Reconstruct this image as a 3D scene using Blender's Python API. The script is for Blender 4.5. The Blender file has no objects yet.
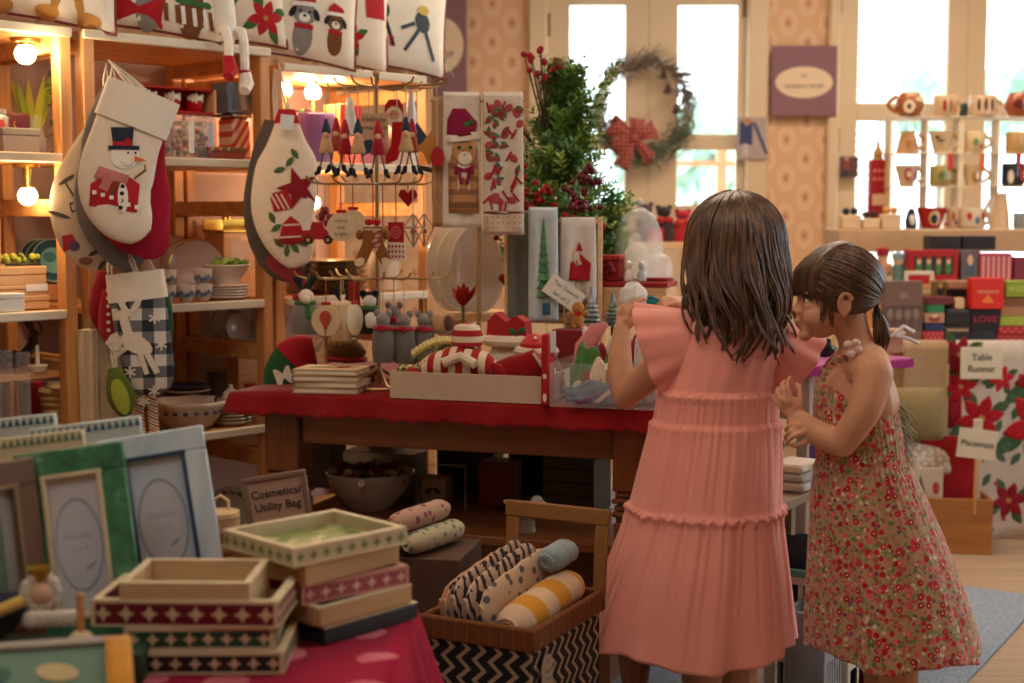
import bpy, bmesh, math, random
from mathutils import Vector, Matrix, Euler
PI = math.pi
sc = bpy.context.scene
COL = sc.collection
R = random.Random(7)

# ------------------------------------------------------------------ camera, world, lights, exposure
FPX, CAM_H = 1422.0, 1.207
TILT = math.atan((341.5 - 215) / FPX)
cd = bpy.data.cameras.new('camera'); cam = bpy.data.objects.new('camera', cd); COL.objects.link(cam)
cam.location = (0, 0, CAM_H); cam.rotation_euler = (PI / 2 - TILT, 0, 0)
cd.sensor_width = 36; cd.lens = FPX / 1024 * 36; cd.clip_start = 0.05
cd.dof.use_dof = True; cd.dof.focus_distance = 3.05; cd.dof.aperture_fstop = 3.4
sc.camera = cam
sc.view_settings.view_transform = 'Standard'; sc.view_settings.look = 'None'
sc.view_settings.gamma = 1; sc.view_settings.use_curve_mapping = False
sc.view_settings.exposure = 0.55
try:
    sc.cycles.use_denoising = True; sc.cycles.max_bounces = 7; sc.cycles.transparent_max_bounces = 12
    sc.cycles.sample_clamp_indirect = 4; sc.cycles.caustics_refractive = False; sc.cycles.caustics_reflective = False
except Exception: pass
wd = bpy.data.worlds.new('sky'); sc.world = wd; wd.use_nodes = True
wd.node_tree.nodes['Background'].inputs[0].default_value = (0.74, 0.91, 1.0, 1)
wd.node_tree.nodes['Background'].inputs[1].default_value = 5.0
def area(name, loc, rot, sx, sy, power, col):
    l = bpy.data.lights.new(name, 'AREA'); l.shape = 'RECTANGLE'; l.size = sx; l.size_y = sy; l.energy = power; l.color = col
    o = bpy.data.objects.new(name, l); o.location = loc; o.rotation_euler = rot; COL.objects.link(o); return o
WARM = (1.0, 0.80, 0.60)
area('ceiling_area_light', (0.5, 1.9, 2.80), (0, 0, 0), 1.6, 0.3, 6, WARM)
area('ceiling_area_light', (-0.9, 2.6, 2.80), (0, 0, 0), 1.2, 0.3, 7, WARM)
area('ceiling_area_light', (0.6, 4.9, 2.80), (0, 0, 0), 1.8, 0.3, 26, WARM)
area('ceiling_area_light', (1.9, 6.0, 2.80), (0, 0, 0), 1.4, 0.3, 15, WARM)

area('ceiling_area_light', (-0.7, 0.5, 2.80), (.35, 0, 0), 1.2, 0.3, 7, (0.92, 0.95, 1.0))  # added cool fill, no fixture seen; brightens the front frames

def P(x, y, Y):                       # world point seen at photo pixel (x, y), at distance Y into the room
    u = (x - 512) / FPX; v = (341.5 - y) / FPX
    dy = math.cos(TILT) + v * math.sin(TILT); dz = -math.sin(TILT) + v * math.cos(TILT)
    return Vector((u * Y / dy, Y, CAM_H + dz * Y / dy))
def PZ(x, y, z):                      # the point of a level surface at height z
    u = (x - 512) / FPX; v = (341.5 - y) / FPX
    dy = math.cos(TILT) + v * math.sin(TILT); dz = -math.sin(TILT) + v * math.cos(TILT)
    k = (z - CAM_H) / dz
    return Vector((u * k, dy * k, z))

# ------------------------------------------------------------------ materials
def lin(h):
    if isinstance(h, str):
        h = h.lstrip('#'); c = [int(h[i:i + 2], 16) / 255 for i in (0, 2, 4)]
    else: c = h
    return tuple((x / 12.92 if x <= 0.04045 else ((x + 0.055) / 1.055) ** 2.4) for x in c) + (1.0,)
class N:                              # small node-tree writer
    def __init__(s, name):
        s.m = bpy.data.materials.new(name); s.m.use_nodes = True; s.t = s.m.node_tree
        s.b = s.t.nodes['Principled BSDF']
    def n(s, ty, **k):
        d = s.t.nodes.new(ty)
        for a, v in k.items(): setattr(d, a, v)
        return d
    def put(s, sock, v):
        if hasattr(v, 'is_output'): s.t.links.new(v, sock)
        else: sock.default_value = v
    def m2(s, op, a, b=0.0, c=None):
        d = s.n('ShaderNodeMath', operation=op); s.put(d.inputs[0], a); s.put(d.inputs[1], b)
        if c is not None: s.put(d.inputs[2], c)
        return d.outputs[0]
    def obj(s): return s.n('ShaderNodeTexCoord').outputs['Object']
    def xyz(s, v=None):
        d = s.n('ShaderNodeSeparateXYZ'); s.t.links.new(v or s.obj(), d.inputs[0]); return d.outputs
    def map(s, scale=(1, 1, 1), rot=(0, 0, 0), v=None):
        d = s.n('ShaderNodeMapping'); s.t.links.new(v or s.obj(), d.inputs[0])
        d.inputs['Scale'].default_value = scale; d.inputs['Rotation'].default_value = rot; return d.outputs[0]
    def noise(s, scale, v=None, detail=3, rough=.55):
        d = s.n('ShaderNodeTexNoise'); s.t.links.new(v or s.obj(), d.inputs['Vector'])
        d.inputs['Scale'].default_value = scale; d.inputs['Detail'].default_value = detail; d.inputs['Roughness'].default_value = rough
        return d.outputs[0]
    def vor(s, scale, v=None, feature='F1', rnd=1.0):
        d = s.n('ShaderNodeTexVoronoi', feature=feature); s.t.links.new(v or s.obj(), d.inputs['Vector'])
        d.inputs['Scale'].default_value = scale; d.inputs['Randomness'].default_value = rnd; return d.outputs
    def ramp(s, f, stops, const=False):
        d = s.n('ShaderNodeValToRGB'); s.put(d.inputs[0], f); cr = d.color_ramp
        if const: cr.interpolation = 'CONSTANT'
        while len(cr.elements) < len(stops): cr.elements.new(1)
        for e, (p, c) in zip(cr.elements, stops): e.position = p; e.color = lin(c)
        return d.outputs[0]
    def mix(s, f, a, b):
        d = s.n('ShaderNodeMix', data_type='RGBA'); s.put(d.inputs[0], f)
        for i, v in ((6, a), (7, b)): s.put(d.inputs[i], lin(v) if isinstance(v, str) else v)
        return d.outputs[2]
    def bump(s, h, strength=.3, dist=.002):
        d = s.n('ShaderNodeBump'); s.t.links.new(h, d.inputs['Height'])
        d.inputs['Strength'].default_value = strength; d.inputs['Distance'].default_value = dist
        s.t.links.new(d.outputs[0], s.b.inputs['Normal']); return s
    def end(s, col, rough=.6, metal=0, spec=.5, sheen=0, trans=0, alpha=1, emit=0):
        s.put(s.b.inputs['Base Color'], lin(col) if isinstance(col, str) else col)
        s.put(s.b.inputs['Roughness'], rough); s.b.inputs['Metallic'].default_value = metal
        s.b.inputs['Specular IOR Level'].default_value = spec; s.b.inputs['Sheen Weight'].default_value = sheen
        s.b.inputs['Transmission Weight'].default_value = trans; s.b.inputs['Alpha'].default_value = alpha
        if emit:
            s.put(s.b.inputs['Emission Color'], lin(col) if isinstance(col, str) else col); s.b.inputs['Emission Strength'].default_value = emit
        return s.m
_MC = {}
def M(col, rough=.6, metal=0, var=.10, scale=25, spec=.4, sheen=0, bump=0):   # plain material with slight mottling
    k = (col, rough, metal, var, scale, spec, sheen, bump)
    if k not in _MC:
        n = N('finish_' + col.lstrip('#')); c = lin(col)
        if var:
            lo = tuple(max(0, x * (1 - var * 1.6)) for x in c[:3]) + (1,); hi = tuple(min(1, x * (1 + var)) for x in c[:3]) + (1,)
            f = n.noise(scale); colr = n.mix(f, lo, hi)
            if bump: n.bump(n.noise(scale * 12, detail=2), bump, .001)
        else: colr = c
        _MC[k] = n.end(colr, rough, metal, spec, sheen)
    return _MC[k]
def FAB(col, var=.14): return M(col, .92, 0, var, 40, .15, .25, .5)
def CER(col): return M(col, .18, 0, .03, 8, .5)
def PAP(col): return M(col, .55, 0, .06, 14, .35)
def wood(name, a, b, scale=6, axis=0, rough=.5):
    n = N(name); sv = [30, 30, 30]; sv[axis] = 2.2
    v = n.map(tuple(x * scale / 6 for x in sv)); f = n.noise(1.0, v, 5, .6); g = n.noise(3.2, v, 3)
    n.bump(f, .15, .002)
    return n.end(n.ramp(n.m2('ADD', n.m2('MULTIPLY', f, .75), n.m2('MULTIPLY', g, .25)), [(.3, a), (.7, b)]), rough)
WOOD_X = wood('pine_wood', '#b0703a', '#e0a868', 6, 0); WOOD_Z = wood('pine_wood_upright', '#b0703a', '#dca262', 6, 2)
DARK_X = wood('brown_wood', '#5e3218', '#93552c', 6, 0, .4); DARK_Z = wood('brown_wood_upright', '#5a2e16', '#8a4e28', 6, 2, .4)
PALE_X = wood('pale_wood', '#c79a6c', '#ecc898', 7, 0)
def glass(name, col='#ffffff', alpha=.22, rough=.03):
    n = N(name); m = n.end(col, rough, 0, .6, 0, 0, alpha); return m
GLASS = glass('clear_glass', '#f4fbff', .18); ACRY = glass('clear_acrylic', '#e8eef0', .10, .05); WRAP = glass('clear_wrap', '#f4ece4', .28, .12)

# ------------------------------------------------------------------ mesh writer
_TX = {}
class MB:
    def __init__(s, mat=None, T=None):
        s.v = []; s.f = []; s.mi = []; s.mats = []; s.cur = 0; s.T = T
        if mat: s.use(mat)
    def use(s, m):
        if m not in s.mats: s.mats.append(m)
        s.cur = s.mats.index(m); return s
    def add(s, vs, fs):
        o = len(s.v)
        if s.T is not None: vs = [s.T @ Vector(v) for v in vs]
        s.v += [tuple(v) for v in vs]; s.f += [tuple(i + o for i in f) for f in fs]; s.mi += [s.cur] * len(fs); return s
    def box(s, c, d, rot=None, b=.002):                 # chamfered box, centre c, size d
        b = min(b, min(d) * .3); vs = []; fs = []; ix = {}; c = Vector(c)
        Rm = Euler(rot).to_matrix() if rot is not None else None
        cs = [(x, y, z) for x in (-1, 1) for y in (-1, 1) for z in (-1, 1)]
        for k in cs:
            for a in range(3):
                p = Vector([k[i] * (d[i] / 2 - (0 if i == a else b)) for i in range(3)])
                if Rm: p = Rm @ p
                ix[k, a] = len(vs); vs.append(c + p)
        for a in range(3):
            o1, o2 = (a + 1) % 3, (a + 2) % 3
            for sg in (-1, 1):
                q = []
                for (p, r) in ((-1, -1), (1, -1), (1, 1), (-1, 1)):
                    k = [0] * 3; k[a] = sg; k[o1] = p; k[o2] = r; q.append(ix[tuple(k), a])
                fs.append(q)
            for p in (-1, 1):
                for r in (-1, 1):
                    k0 = [0] * 3; k0[a] = -1; k0[o1] = p; k0[o2] = r; k1 = list(k0); k1[a] = 1; k0 = tuple(k0); k1 = tuple(k1)
                    fs.append((ix[k0, o1], ix[k1, o1], ix[k1, o2], ix[k0, o2]))
        for k in cs: fs.append((ix[k, 0], ix[k, 1], ix[k, 2]))
        return s.add(vs, fs)
    def lathe(s, prof, c=(0, 0, 0), n=20, rot=None, sx=1, sy=1):
        vs = []; fs = []; c = Vector(c); Rm = Euler(rot).to_matrix() if rot is not None else None; m = len(prof)
        for r, z in prof:
            for i in range(n):
                a = 2 * PI * i / n; p = Vector((r * math.cos(a) * sx, r * math.sin(a) * sy, z)); vs.append(c + (Rm @ p if Rm else p))
        for j in range(m - 1):
            for i in range(n):
                i2 = (i + 1) % n; fs.append((j * n + i, j * n + i2, j * n + n + i2, j * n + n + i))
        shut = prof[0] == prof[-1]
        if prof[0][0] > 1e-6 and not shut: fs.append(tuple(range(n))[::-1])
        if prof[-1][0] > 1e-6 and not shut: fs.append(tuple((m - 1) * n + i for i in range(n)))
        return s.add(vs, fs)
    def ball(s, c, r, n=14, rot=None):
        if not hasattr(r, '__len__'): r = (r, r, r)
        vs = []; fs = []; c = Vector(c); Rm = Euler(rot).to_matrix() if rot is not None else None; k = max(4, n // 2)
        for j in range(1, k):
            t = PI * j / k
            for i in range(n):
                a = 2 * PI * i / n; p = Vector((r[0] * math.sin(t) * math.cos(a), r[1] * math.sin(t) * math.sin(a), r[2] * math.cos(t)))
                vs.append(c + (Rm @ p if Rm else p))
        for j in range(k - 2):
            for i in range(n):
                i2 = (i + 1) % n; fs.append((j * n + i, j * n + n + i, j * n + n + i2, j * n + i2))
        for z, j in ((1, 0), (-1, k - 2)):
            p = Vector((0, 0, z * r[2])); vs.append(c + (Rm @ p if Rm else p)); q = len(vs) - 1
            for i in range(n): fs.append((j * n + i, j * n + (i + 1) % n, q))
        return s.add(vs, fs)
    def tube(s, pts, r, n=8, closed=False, flat=None):  # r: number or list; flat=(axis, factor) squashes the section
        pts = [Vector(p) for p in pts]; m = len(pts); rr = r if hasattr(r, '__len__') else [r] * m
        vs = []; fs = []; prev = None
        for i in range(m):
            a = pts[(i - 1) % m] if (closed or i > 0) else pts[0]; b = pts[(i + 1) % m] if (closed or i < m - 1) else pts[-1]
            t = (b - a); t = t.normalized() if t.length > 1e-9 else Vector((0, 0, 1))
            if prev is None:
                up = Vector((0, 0, 1)) if abs(t.z) < .9 else Vector((0, 1, 0)); e1 = t.cross(up).normalized()
            else:
                e1 = (prev - t * prev.dot(t)); e1 = e1.normalized() if e1.length > 1e-6 else t.orthogonal().normalized()
            prev = e1; e2 = t.cross(e1)
            for k in range(n):
                an = 2 * PI * k / n; d = (e1 * math.cos(an) + e2 * math.sin(an)) * rr[i]
                if flat: ax = Vector(flat[0]); d = d - ax * d.dot(ax) * (1 - flat[1])
                vs.append(pts[i] + d)
        for i in range(m if closed else m - 1):
            j = (i + 1) % m
            for k in range(n):
                k2 = (k + 1) % n; fs.append((i * n + k, i * n + k2, j * n + k2, j * n + k))
        if not closed: fs.append(tuple(range(n))[::-1]); fs.append(tuple((m - 1) * n + k for k in range(n)))
        return s.add(vs, fs)
    def prism(s, o, th, Mx=None):                       # outline o in x,z ; thickness th along y (front at y=-th/2)
        n = len(o); vs = [Vector((x, -th / 2, z)) for x, z in o] + [Vector((x, th / 2, z)) for x, z in o]
        if Mx is not None: vs = [Mx @ v for v in vs]
        return s.add(vs, [tuple(range(n)), tuple(range(n, 2 * n))[::-1]] + [(i, (i + 1) % n, n + (i + 1) % n, n + i) for i in range(n)])
    def grid(s, fn, nu, nv, closed=False):
        vs = [fn(i / nu, j / nv) for j in range(nv + 1) for i in range(nu + (0 if closed else 1))]; w = nu if closed else nu + 1
        return s.add(vs, [(j * w + i, j * w + (i + 1) % w, (j + 1) * w + (i + 1) % w, (j + 1) * w + i) for j in range(nv) for i in range(nu)])
    def decal(s, fn, poly, c=(0, 0), rot=0, sc_=1, rings=3, eps=.0012):   # printed shape: star-shaped outline laid on the surface fn(x, z)
        ca, sa = math.cos(rot), math.sin(rot); P2 = [(c[0] + sc_ * (x * ca - y * sa), c[1] + sc_ * (x * sa + y * ca)) for x, y in poly]
        cx = sum(p[0] for p in P2) / len(P2); cy = sum(p[1] for p in P2) / len(P2); n = len(P2); vs = []; fs = []
        def at(x, y):
            p = fn(x, y); 
            if isinstance(p, tuple): p, nn = p; return Vector(p) + Vector(nn) * eps
            return Vector(p) + Vector((0, -eps, 0))
        vs.append(at(cx, cy))
        for k in range(1, rings + 1):
            for x, y in P2: vs.append(at(cx + (x - cx) * k / rings, cy + (y - cy) * k / rings))
        for i in range(n):
            i2 = (i + 1) % n; fs.append((0, 1 + i, 1 + i2))
            for k in range(rings - 1): a = 1 + k * n; fs.append((a + i, a + n + i, a + n + i2, a + i2))
        return s.add(vs, fs)
    def text(s, st, size, fn, c=(0, 0), rot=0, eps=.0015, width=None, bold=0):
        key = (st, bold)
        if key not in _TX:
            cu = bpy.data.curves.new('t', 'FONT'); cu.body = st; cu.align_x = 'CENTER'; cu.align_y = 'CENTER'; cu.size = 1; cu.offset = bold
            cu.resolution_u = 3; ob = bpy.data.objects.new('t', cu); COL.objects.link(ob); bpy.context.view_layer.update()
            me = bpy.data.meshes.new_from_object(ob.evaluated_get(bpy.context.evaluated_depsgraph_get()))
            _TX[key] = ([(v.co.x, v.co.y) for v in me.vertices], [tuple(p.vertices) for p in me.polygons])
            bpy.data.objects.remove(ob); bpy.data.curves.remove(cu); bpy.data.meshes.remove(me)
        V, Fc = _TX[key]; xs = [v[0] for v in V]; w = max(xs) - min(xs); kx = (width / w / size if width else 1)
        ca, sa = math.cos(rot), math.sin(rot); vs = []
        for x, y in V:
            x *= size * kx; y *= size; p = fn(c[0] + x * ca - y * sa, c[1] + x * sa + y * ca)
            vs.append(Vector(p[0]) + Vector(p[1]) * eps if isinstance(p, tuple) else Vector(p) + Vector((0, -eps, 0)))
        return s.add(vs, Fc)
    def build(s, name, parent=None, loc=None, rot=None, sharp=42, solid=0, sub=0, recalc=True):
        me = bpy.data.meshes.new(name); me.from_pydata(s.v, [], s.f)
        for m in s.mats: me.materials.append(m)
        me.polygons.foreach_set('material_index', s.mi); me.polygons.foreach_set('use_smooth', [True] * len(s.f))
        if recalc:
            bm = bmesh.new(); bm.from_mesh(me); bmesh.ops.recalc_face_normals(bm, faces=bm.faces); bm.to_mesh(me); bm.free()
        me.set_sharp_from_angle(angle=math.radians(sharp))
        o = bpy.data.objects.new(name, me); COL.objects.link(o)
        if parent is not None: o.parent = parent
        if loc is not None: o.location = loc
        if rot is not None: o.rotation_euler = rot
        if sub: q = o.modifiers.new('sub', 'SUBSURF'); q.levels = sub; q.render_levels = sub
        if solid: q = o.modifiers.new('solid', 'SOLIDIFY'); q.thickness = solid; q.offset = 0
        return o
def tag(o, label, cat, group=None, kind=None):
    o['label'] = label; o['category'] = cat
    if group: o['group'] = group
    if kind: o['kind'] = kind
    return o
def thing(name, label, cat, loc=(0, 0, 0), rot=0, group=None):
    o = bpy.data.objects.new(name, None); COL.objects.link(o); o.empty_display_size = .05; o.location = loc
    o.rotation_euler = rot if hasattr(rot, '__len__') else (0, 0, rot)
    return tag(o, label, cat, group)
def struct(o): o['kind'] = 'structure'; return o
def dup(root, loc=None, rot=None, label=None, group=None, scale=None):
    c = root.copy(); COL.objects.link(c)
    if loc is not None: c.location = loc
    if rot is not None: c.rotation_euler = rot if hasattr(rot, '__len__') else (0, 0, rot)
    if label: c['label'] = label
    if group: c['group'] = group
    if scale: c.scale = (scale,) * 3 if not hasattr(scale, '__len__') else scale
    for ch in list(root.children):
        d = ch.copy(); COL.objects.link(d); d.parent = c
        for g in list(ch.children): e = g.copy(); COL.objects.link(e); e.parent = d
    return c
# outlines
def ell(rx, ry, n=14): return [(rx * math.cos(2 * PI * i / n), ry * math.sin(2 * PI * i / n)) for i in range(n)]
def rect(w, h, k=3):
    o = []
    for (x0, y0), (x1, y1) in (((-1, -1), (1, -1)), ((1, -1), (1, 1)), ((1, 1), (-1, 1)), ((-1, 1), (-1, -1))):
        for i in range(k): t = i / k; o.append(((x0 + (x1 - x0) * t) * w / 2, (y0 + (y1 - y0) * t) * h / 2))
    return o
def star(r, q=.45, n=5, ph=PI / 2): return [((r if i % 2 == 0 else r * q) * math.cos(ph + PI * i / n), (r if i % 2 == 0 else r * q) * math.sin(ph + PI * i / n)) for i in range(2 * n)]
def leafo(l, w, n=6): return [(l * (i / n - .5), w / 2 * math.sin(PI * i / n)) for i in range(n)] + [(l * (.5 - i / n), -w / 2 * math.sin(PI * i / n)) for i in range(n)]
def tri(w, h): return [(-w / 2, 0), (w / 2, 0), (0, h)]
def poin(mb, fn, c, r, red, dark=None, leaf=None):           # printed poinsettia
    if leaf:
        mb.use(leaf)
        for k in range(4): a = k * PI / 2 + .5; mb.decal(fn, leafo(r * .95, r * .45), (c[0] + r * .85 * math.cos(a), c[1] + r * .85 * math.sin(a)), a, eps=.0010)
    mb.use(red)
    for k in range(6): a = k * PI / 3 + .2; mb.decal(fn, leafo(r * .95, r * .5), (c[0] + r * .48 * math.cos(a), c[1] + r * .48 * math.sin(a)), a, eps=.0018)
    if dark: mb.use(dark).decal(fn, ell(r * .14, r * .14, 8), c, eps=.0026)
# ------------------------------------------------------------------ the room
BY = 7.5
def wx(px): return P(px, 90, BY).x       # x on the back wall (small height error ignored)
def wz(py): return P(512, py, BY).z
def floor_mat():
    n = N('floor_boards'); x, y, z = n.xyz()
    row = n.m2('FLOOR', n.m2('DIVIDE', y, .14)); f = n.m2('FRACT', n.m2('DIVIDE', y, .14))
    tone = n.noise(1.0, n.map((.8, 7.2, 1)), 2); g = n.noise(1, n.map((3, 40, 1)), 4)
    col = n.ramp(n.m2('ADD', n.m2('MULTIPLY', tone, .6), n.m2('MULTIPLY', g, .4)), [(.3, '#9a8066'), (.7, '#bda184')])
    return n.end(n.mix(n.m2('LESS_THAN', f, .02), col, '#7d5c3c'), .45)
def wallpaper():
    n = N('medallion_wallpaper'); x, y, z = n.xyz(); d = None
    for ox, oz in ((0, 0), (.5, .5)):
        fx = n.m2('SUBTRACT', n.m2('FRACT', n.m2('ADD', n.m2('DIVIDE', x, .205), ox)), .5)
        fz = n.m2('SUBTRACT', n.m2('FRACT', n.m2('ADD', n.m2('DIVIDE', z, .20), oz)), .5)
        q = n.m2('SQRT', n.m2('ADD', n.m2('POWER', n.m2('ABSOLUTE', n.m2('MULTIPLY', fx, 1.5)), 2), n.m2('POWER', n.m2('ABSOLUTE', fz), 2)))
        d = q if d is None else n.m2('MINIMUM', d, q)
    col = n.ramp(d, [(0, '#bd8068'), (.06, '#c88c72'), (.11, '#e0b28c'), (.19, '#e3b690'), (.22, '#efcfac'), (.27, '#e3b792'), (.31, '#edccaa'), (.36, '#e2b68e'), (.6, '#e0b38a')])
    return n.end(col, .7)
WALLP = wallpaper(); PLASTER = M('#ecd6bc', .8, 0, .04, 3); CREAM = M('#e2cba9', .5, 0, .04, 4); SHELFBACK = M('#b99a8c', .8, 0, .05, 3)
CEIL = M('#f2e6d6', .9, 0, .03, 2)
struct(MB(floor_mat()).box((0.2, 3, -.05), (6.4, 9.3, .1)).build('floor'))
struct(MB(CEIL).box((0.2, 3, 2.95), (6.4, 9.3, .1)).build('ceiling'))
struct(MB(PLASTER).box((-2.95, 3, 1.45), (.1, 9.3, 2.9)).build('wall_left'))
struct(MB(PLASTER).box((0.2, -1.65, 1.45), (6.4, .1, 2.9)).build('wall_front'))
D1, D2 = (wx(545), wx(748)), (wx(838), wx(1095)); DT = 2.46
w = MB(WALLP)
for x0, x1 in ((-3, D1[0]), (D1[1], D2[0]), (D2[1], 3.4)): w.box(((x0 + x1) / 2, BY + .06, 1.45), (x1 - x0, .12, 2.9), b=0)
for x0, x1 in (D1, D2): w.box(((x0 + x1) / 2, BY + .06, (DT + 2.9) / 2), (x1 - x0, .12, 2.9 - DT), b=0)
struct(w.build('wall_back'))
# right wall with a bright window, outside the picture
wr = MB(PLASTER); X3 = 3.35
for y0, y1, z0, z1 in ((-1.65, 2.3, 0, 2.9), (4.6, 7.6, 0, 2.9), (2.3, 4.6, 0, .9), (2.3, 4.6, 2.4, 2.9)):
    wr.box((X3, (y0 + y1) / 2, (z0 + z1) / 2), (.1, y1 - y0, z1 - z0), b=0)
struct(wr.build('wall_right'))
wn = struct(MB(CREAM).box((X3, 3.45, .93), (.08, 2.3, .06)).box((X3, 3.45, 2.37), (.08, 2.3, .06)).box((X3, 2.33, 1.65), (.08, .06, 1.44)).box((X3, 4.57, 1.65), (.08, .06, 1.44)).box((X3, 3.45, 1.65), (.06, .06, 1.4)).build('window_1'))
MB(GLASS).box((X3, 2.9, 1.65), (.006, 1.06, 1.38), b=0).build('pane', wn); MB(GLASS).box((X3, 4.0, 1.65), (.006, 1.06, 1.38), b=0).build('pane', wn)
tr = MB(CREAM)
for x0, x1 in ((D1[0] - .09, D1[0] + .012), (D1[1] - .012, D1[1] + .10), (D2[0] - .06, D2[0]), (D2[1], D2[1] + .09)):
    tr.box(((x0 + x1) / 2, BY - .02, 1.25), (x1 - x0, .06, 2.5), b=.012)
for x0, x1 in ((D1[0] - .09, D1[1] + .10), (D2[0] - .06, D2[1] + .09)): tr.box(((x0 + x1) / 2, BY - .02, DT + .06), (x1 - x0, .06, .12), b=.012)
struct(tr.build('trim_1'))
struct(MB(CREAM).box(((D1[1] + D2[0]) / 2, BY - .012, .07), (D2[0] - D1[1] - .17, .024, .14), b=.006).build('baseboard_back'))
def door(idx, x0, x1, leaves, ztop, zr0, zr1, zbot, knob):
    d = MB(CREAM); fr = struct(MB(CREAM).box(((x0 + x1) / 2, BY + .03, .02), (x1 - x0, .10, .04)).build('door_%d' % idx))
    for (a, g0, g1, b) in leaves:
        d.box(((a + g0) / 2, BY + .03, DT / 2 + .02), (g0 - a, .05, DT - .05), b=.004).box(((g1 + b) / 2, BY + .03, DT / 2 + .02), (b - g1, .05, DT - .05), b=.004)
        gm, gw = (g0 + g1) / 2, g1 - g0
        d.box((gm, BY + .03, (ztop + DT) / 2), (gw, .05, DT - ztop - .01), b=.004).box((gm, BY + .03, (zr0 + zr1) / 2), (gw, .05, zr0 - zr1), b=.004)
        d.box((gm, BY + .03, (zbot + .05) / 2), (gw, .05, zbot - .05), b=.004).box((gm, BY + .0, zbot * .5), (gw * .8, .03, zbot * .7), b=.012)
        MB(GLASS).box((gm, BY + .04, (ztop + zr0) / 2), (gw, .005, ztop - zr0), b=0).build('pane', fr)
        MB(GLASS).box((gm, BY + .04, (zr1 + zbot) / 2), (gw, .005, zr1 - zbot), b=0).build('pane', fr)
    d.build('door_leaf', fr)
    h = MB(M('#6b5434', .35, .8))
    for x, z in knob: h.box((x, BY - .004, z), (.022, .012, .12), b=.004)
    h.build('hinge', fr); return fr
door(1, *D1, [(D1[0] + .001, wx(570), wx(625), wx(648.5)), (wx(648.6), wx(678), wx(737), D1[1] - .001)], wz(6), wz(134), wz(150), wz(205), [(wx(548), wz(25)), (wx(744), wz(5))])
door(2, *D2, [(D2[0] + .001, wx(858), wx(947), wx(966.5)), (wx(966.6), wx(986), wx(1072), D2[1] - .01)], DT - .1, wz(103), wz(121), wz(268), [(wx(838), wz(2)), (wx(838), wz(140))])
# outside the doors: paving, bushes, a louvred shutter and a wooden post
struct(MB(M('#d8d4cc', .9)).box((1, 13, -.06), (24, 10.6, .1), b=0).build('terrace'))
def bush(name, c, r, n, cols, label):
    rr = random.Random(n); b = MB()
    ms = [M(x, .8) for x in cols]
    for i in range(n):
        a = rr.uniform(0, 2 * PI); t = math.acos(rr.uniform(-.3, 1)); k = rr.uniform(.55, 1)
        p = Vector((math.cos(a) * math.sin(t) * r[0] * k, math.sin(a) * math.sin(t) * r[1] * k, math.cos(t) * r[2] * k)); b.use(rr.choice(ms))
        e = Euler((rr.uniform(0, 6), rr.uniform(0, 6), rr.uniform(0, 6))).to_matrix(); l = rr.uniform(.10, .2)
        b.add([p + e @ Vector(q) for q in ((-l, 0, 0), (0, l * .45, .02), (l, 0, 0), (0, -l * .45, .02))], [(0, 1, 2, 3)])
    t = thing(name, label, 'tree', c); b.build('foliage', t, recalc=False)
    MB(M('#6b5a48', .9)).tube([(0, 0, -c[2]), (.05, 0, -c[2] / 2), (0, 0, r[2] * .3)], [.07, .06, .03], 8).build('trunk', t)
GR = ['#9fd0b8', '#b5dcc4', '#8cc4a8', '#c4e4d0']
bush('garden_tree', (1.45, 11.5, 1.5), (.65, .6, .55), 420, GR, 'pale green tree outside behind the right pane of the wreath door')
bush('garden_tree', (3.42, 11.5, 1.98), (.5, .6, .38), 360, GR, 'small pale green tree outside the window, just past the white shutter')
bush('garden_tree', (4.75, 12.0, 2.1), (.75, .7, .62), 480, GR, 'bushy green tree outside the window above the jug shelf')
sh = thing('louvered_shutter', 'white louvered shutter folded open outside the window', 'shutter', (wx(877) * 1.05, BY + .45, 0))
WHT = M('#ffffff', .5, 0, 0); s1 = MB(WHT); s2 = MB(WHT)
for sx in (-.11, .11): s1.box((sx, 0, 1.3), (.035, .04, 2.5))
s1.box((0, 0, 2.5), (.22, .04, .06)).box((0, 0, .1), (.22, .04, .1)).build('frame', sh)
for i in range(52): s2.box((0, 0, .2 + i * .044), (.19, .05, .008), (.7, 0, 0), b=.001)
s2.build('slats', sh)
po = thing('wooden_post', 'orange brown wooden post with a rail outside the lower door pane', 'post', (wx(723) * 1.07, BY + .55, 0))
MB(WOOD_Z).box((0, 0, .8), (.055, .055, 1.6)).build('upright', po); MB(WOOD_X).box((-.1, -.035, wz(160)), (.55, .03, .03)).build('rail', po)
# posters and pictures on the back wall
MAUVE = M('#8d6670', .7, 0, .04, 6); OV = M('#ecd3b6', .7, 0, .03)
def poster(px0, py0, px1, py1, label, lines, ovr):
    x0, x1, z0, z1 = wx(px0), wx(px1), wz(py1), wz(py0); yy = BY - .056
    t = thing('poster', label, 'poster', ((x0 + x1) / 2, yy, (z0 + z1) / 2)); w, h = x1 - x0, z1 - z0
    MB(MAUVE).box((0, 0, 0), (w, .012, h), b=.002).build('board', t); fl = lambda x, z: Vector((x, -.006, z))
    o = MB(OV); o.decal(fl, ell(w * ovr[0], h * ovr[1], 32), (0, ovr[2] * h), rings=1).use(M('#5d4a48'))
    for i, (st, sz, dz) in enumerate(lines): o.text(st, sz, fl, (0, ovr[2] * h + dz), eps=.003)
    o.build('oval', t)
poster(769, 47, 834, 117, 'square mauve poster with a cream oval on the patterned wallpaper', [('the', .026, .035), ('HOLIDAY SHOP', .028, -.02)], (.44, .43 * .52 / .5 * .5, -.02))
poster(418, -40, 467, 97, 'tall mauve poster with a round cream disc behind the cushions', [('the', .03, .04), ('SHOP', .05, -.05)], (.44, .20, -.13))
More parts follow.
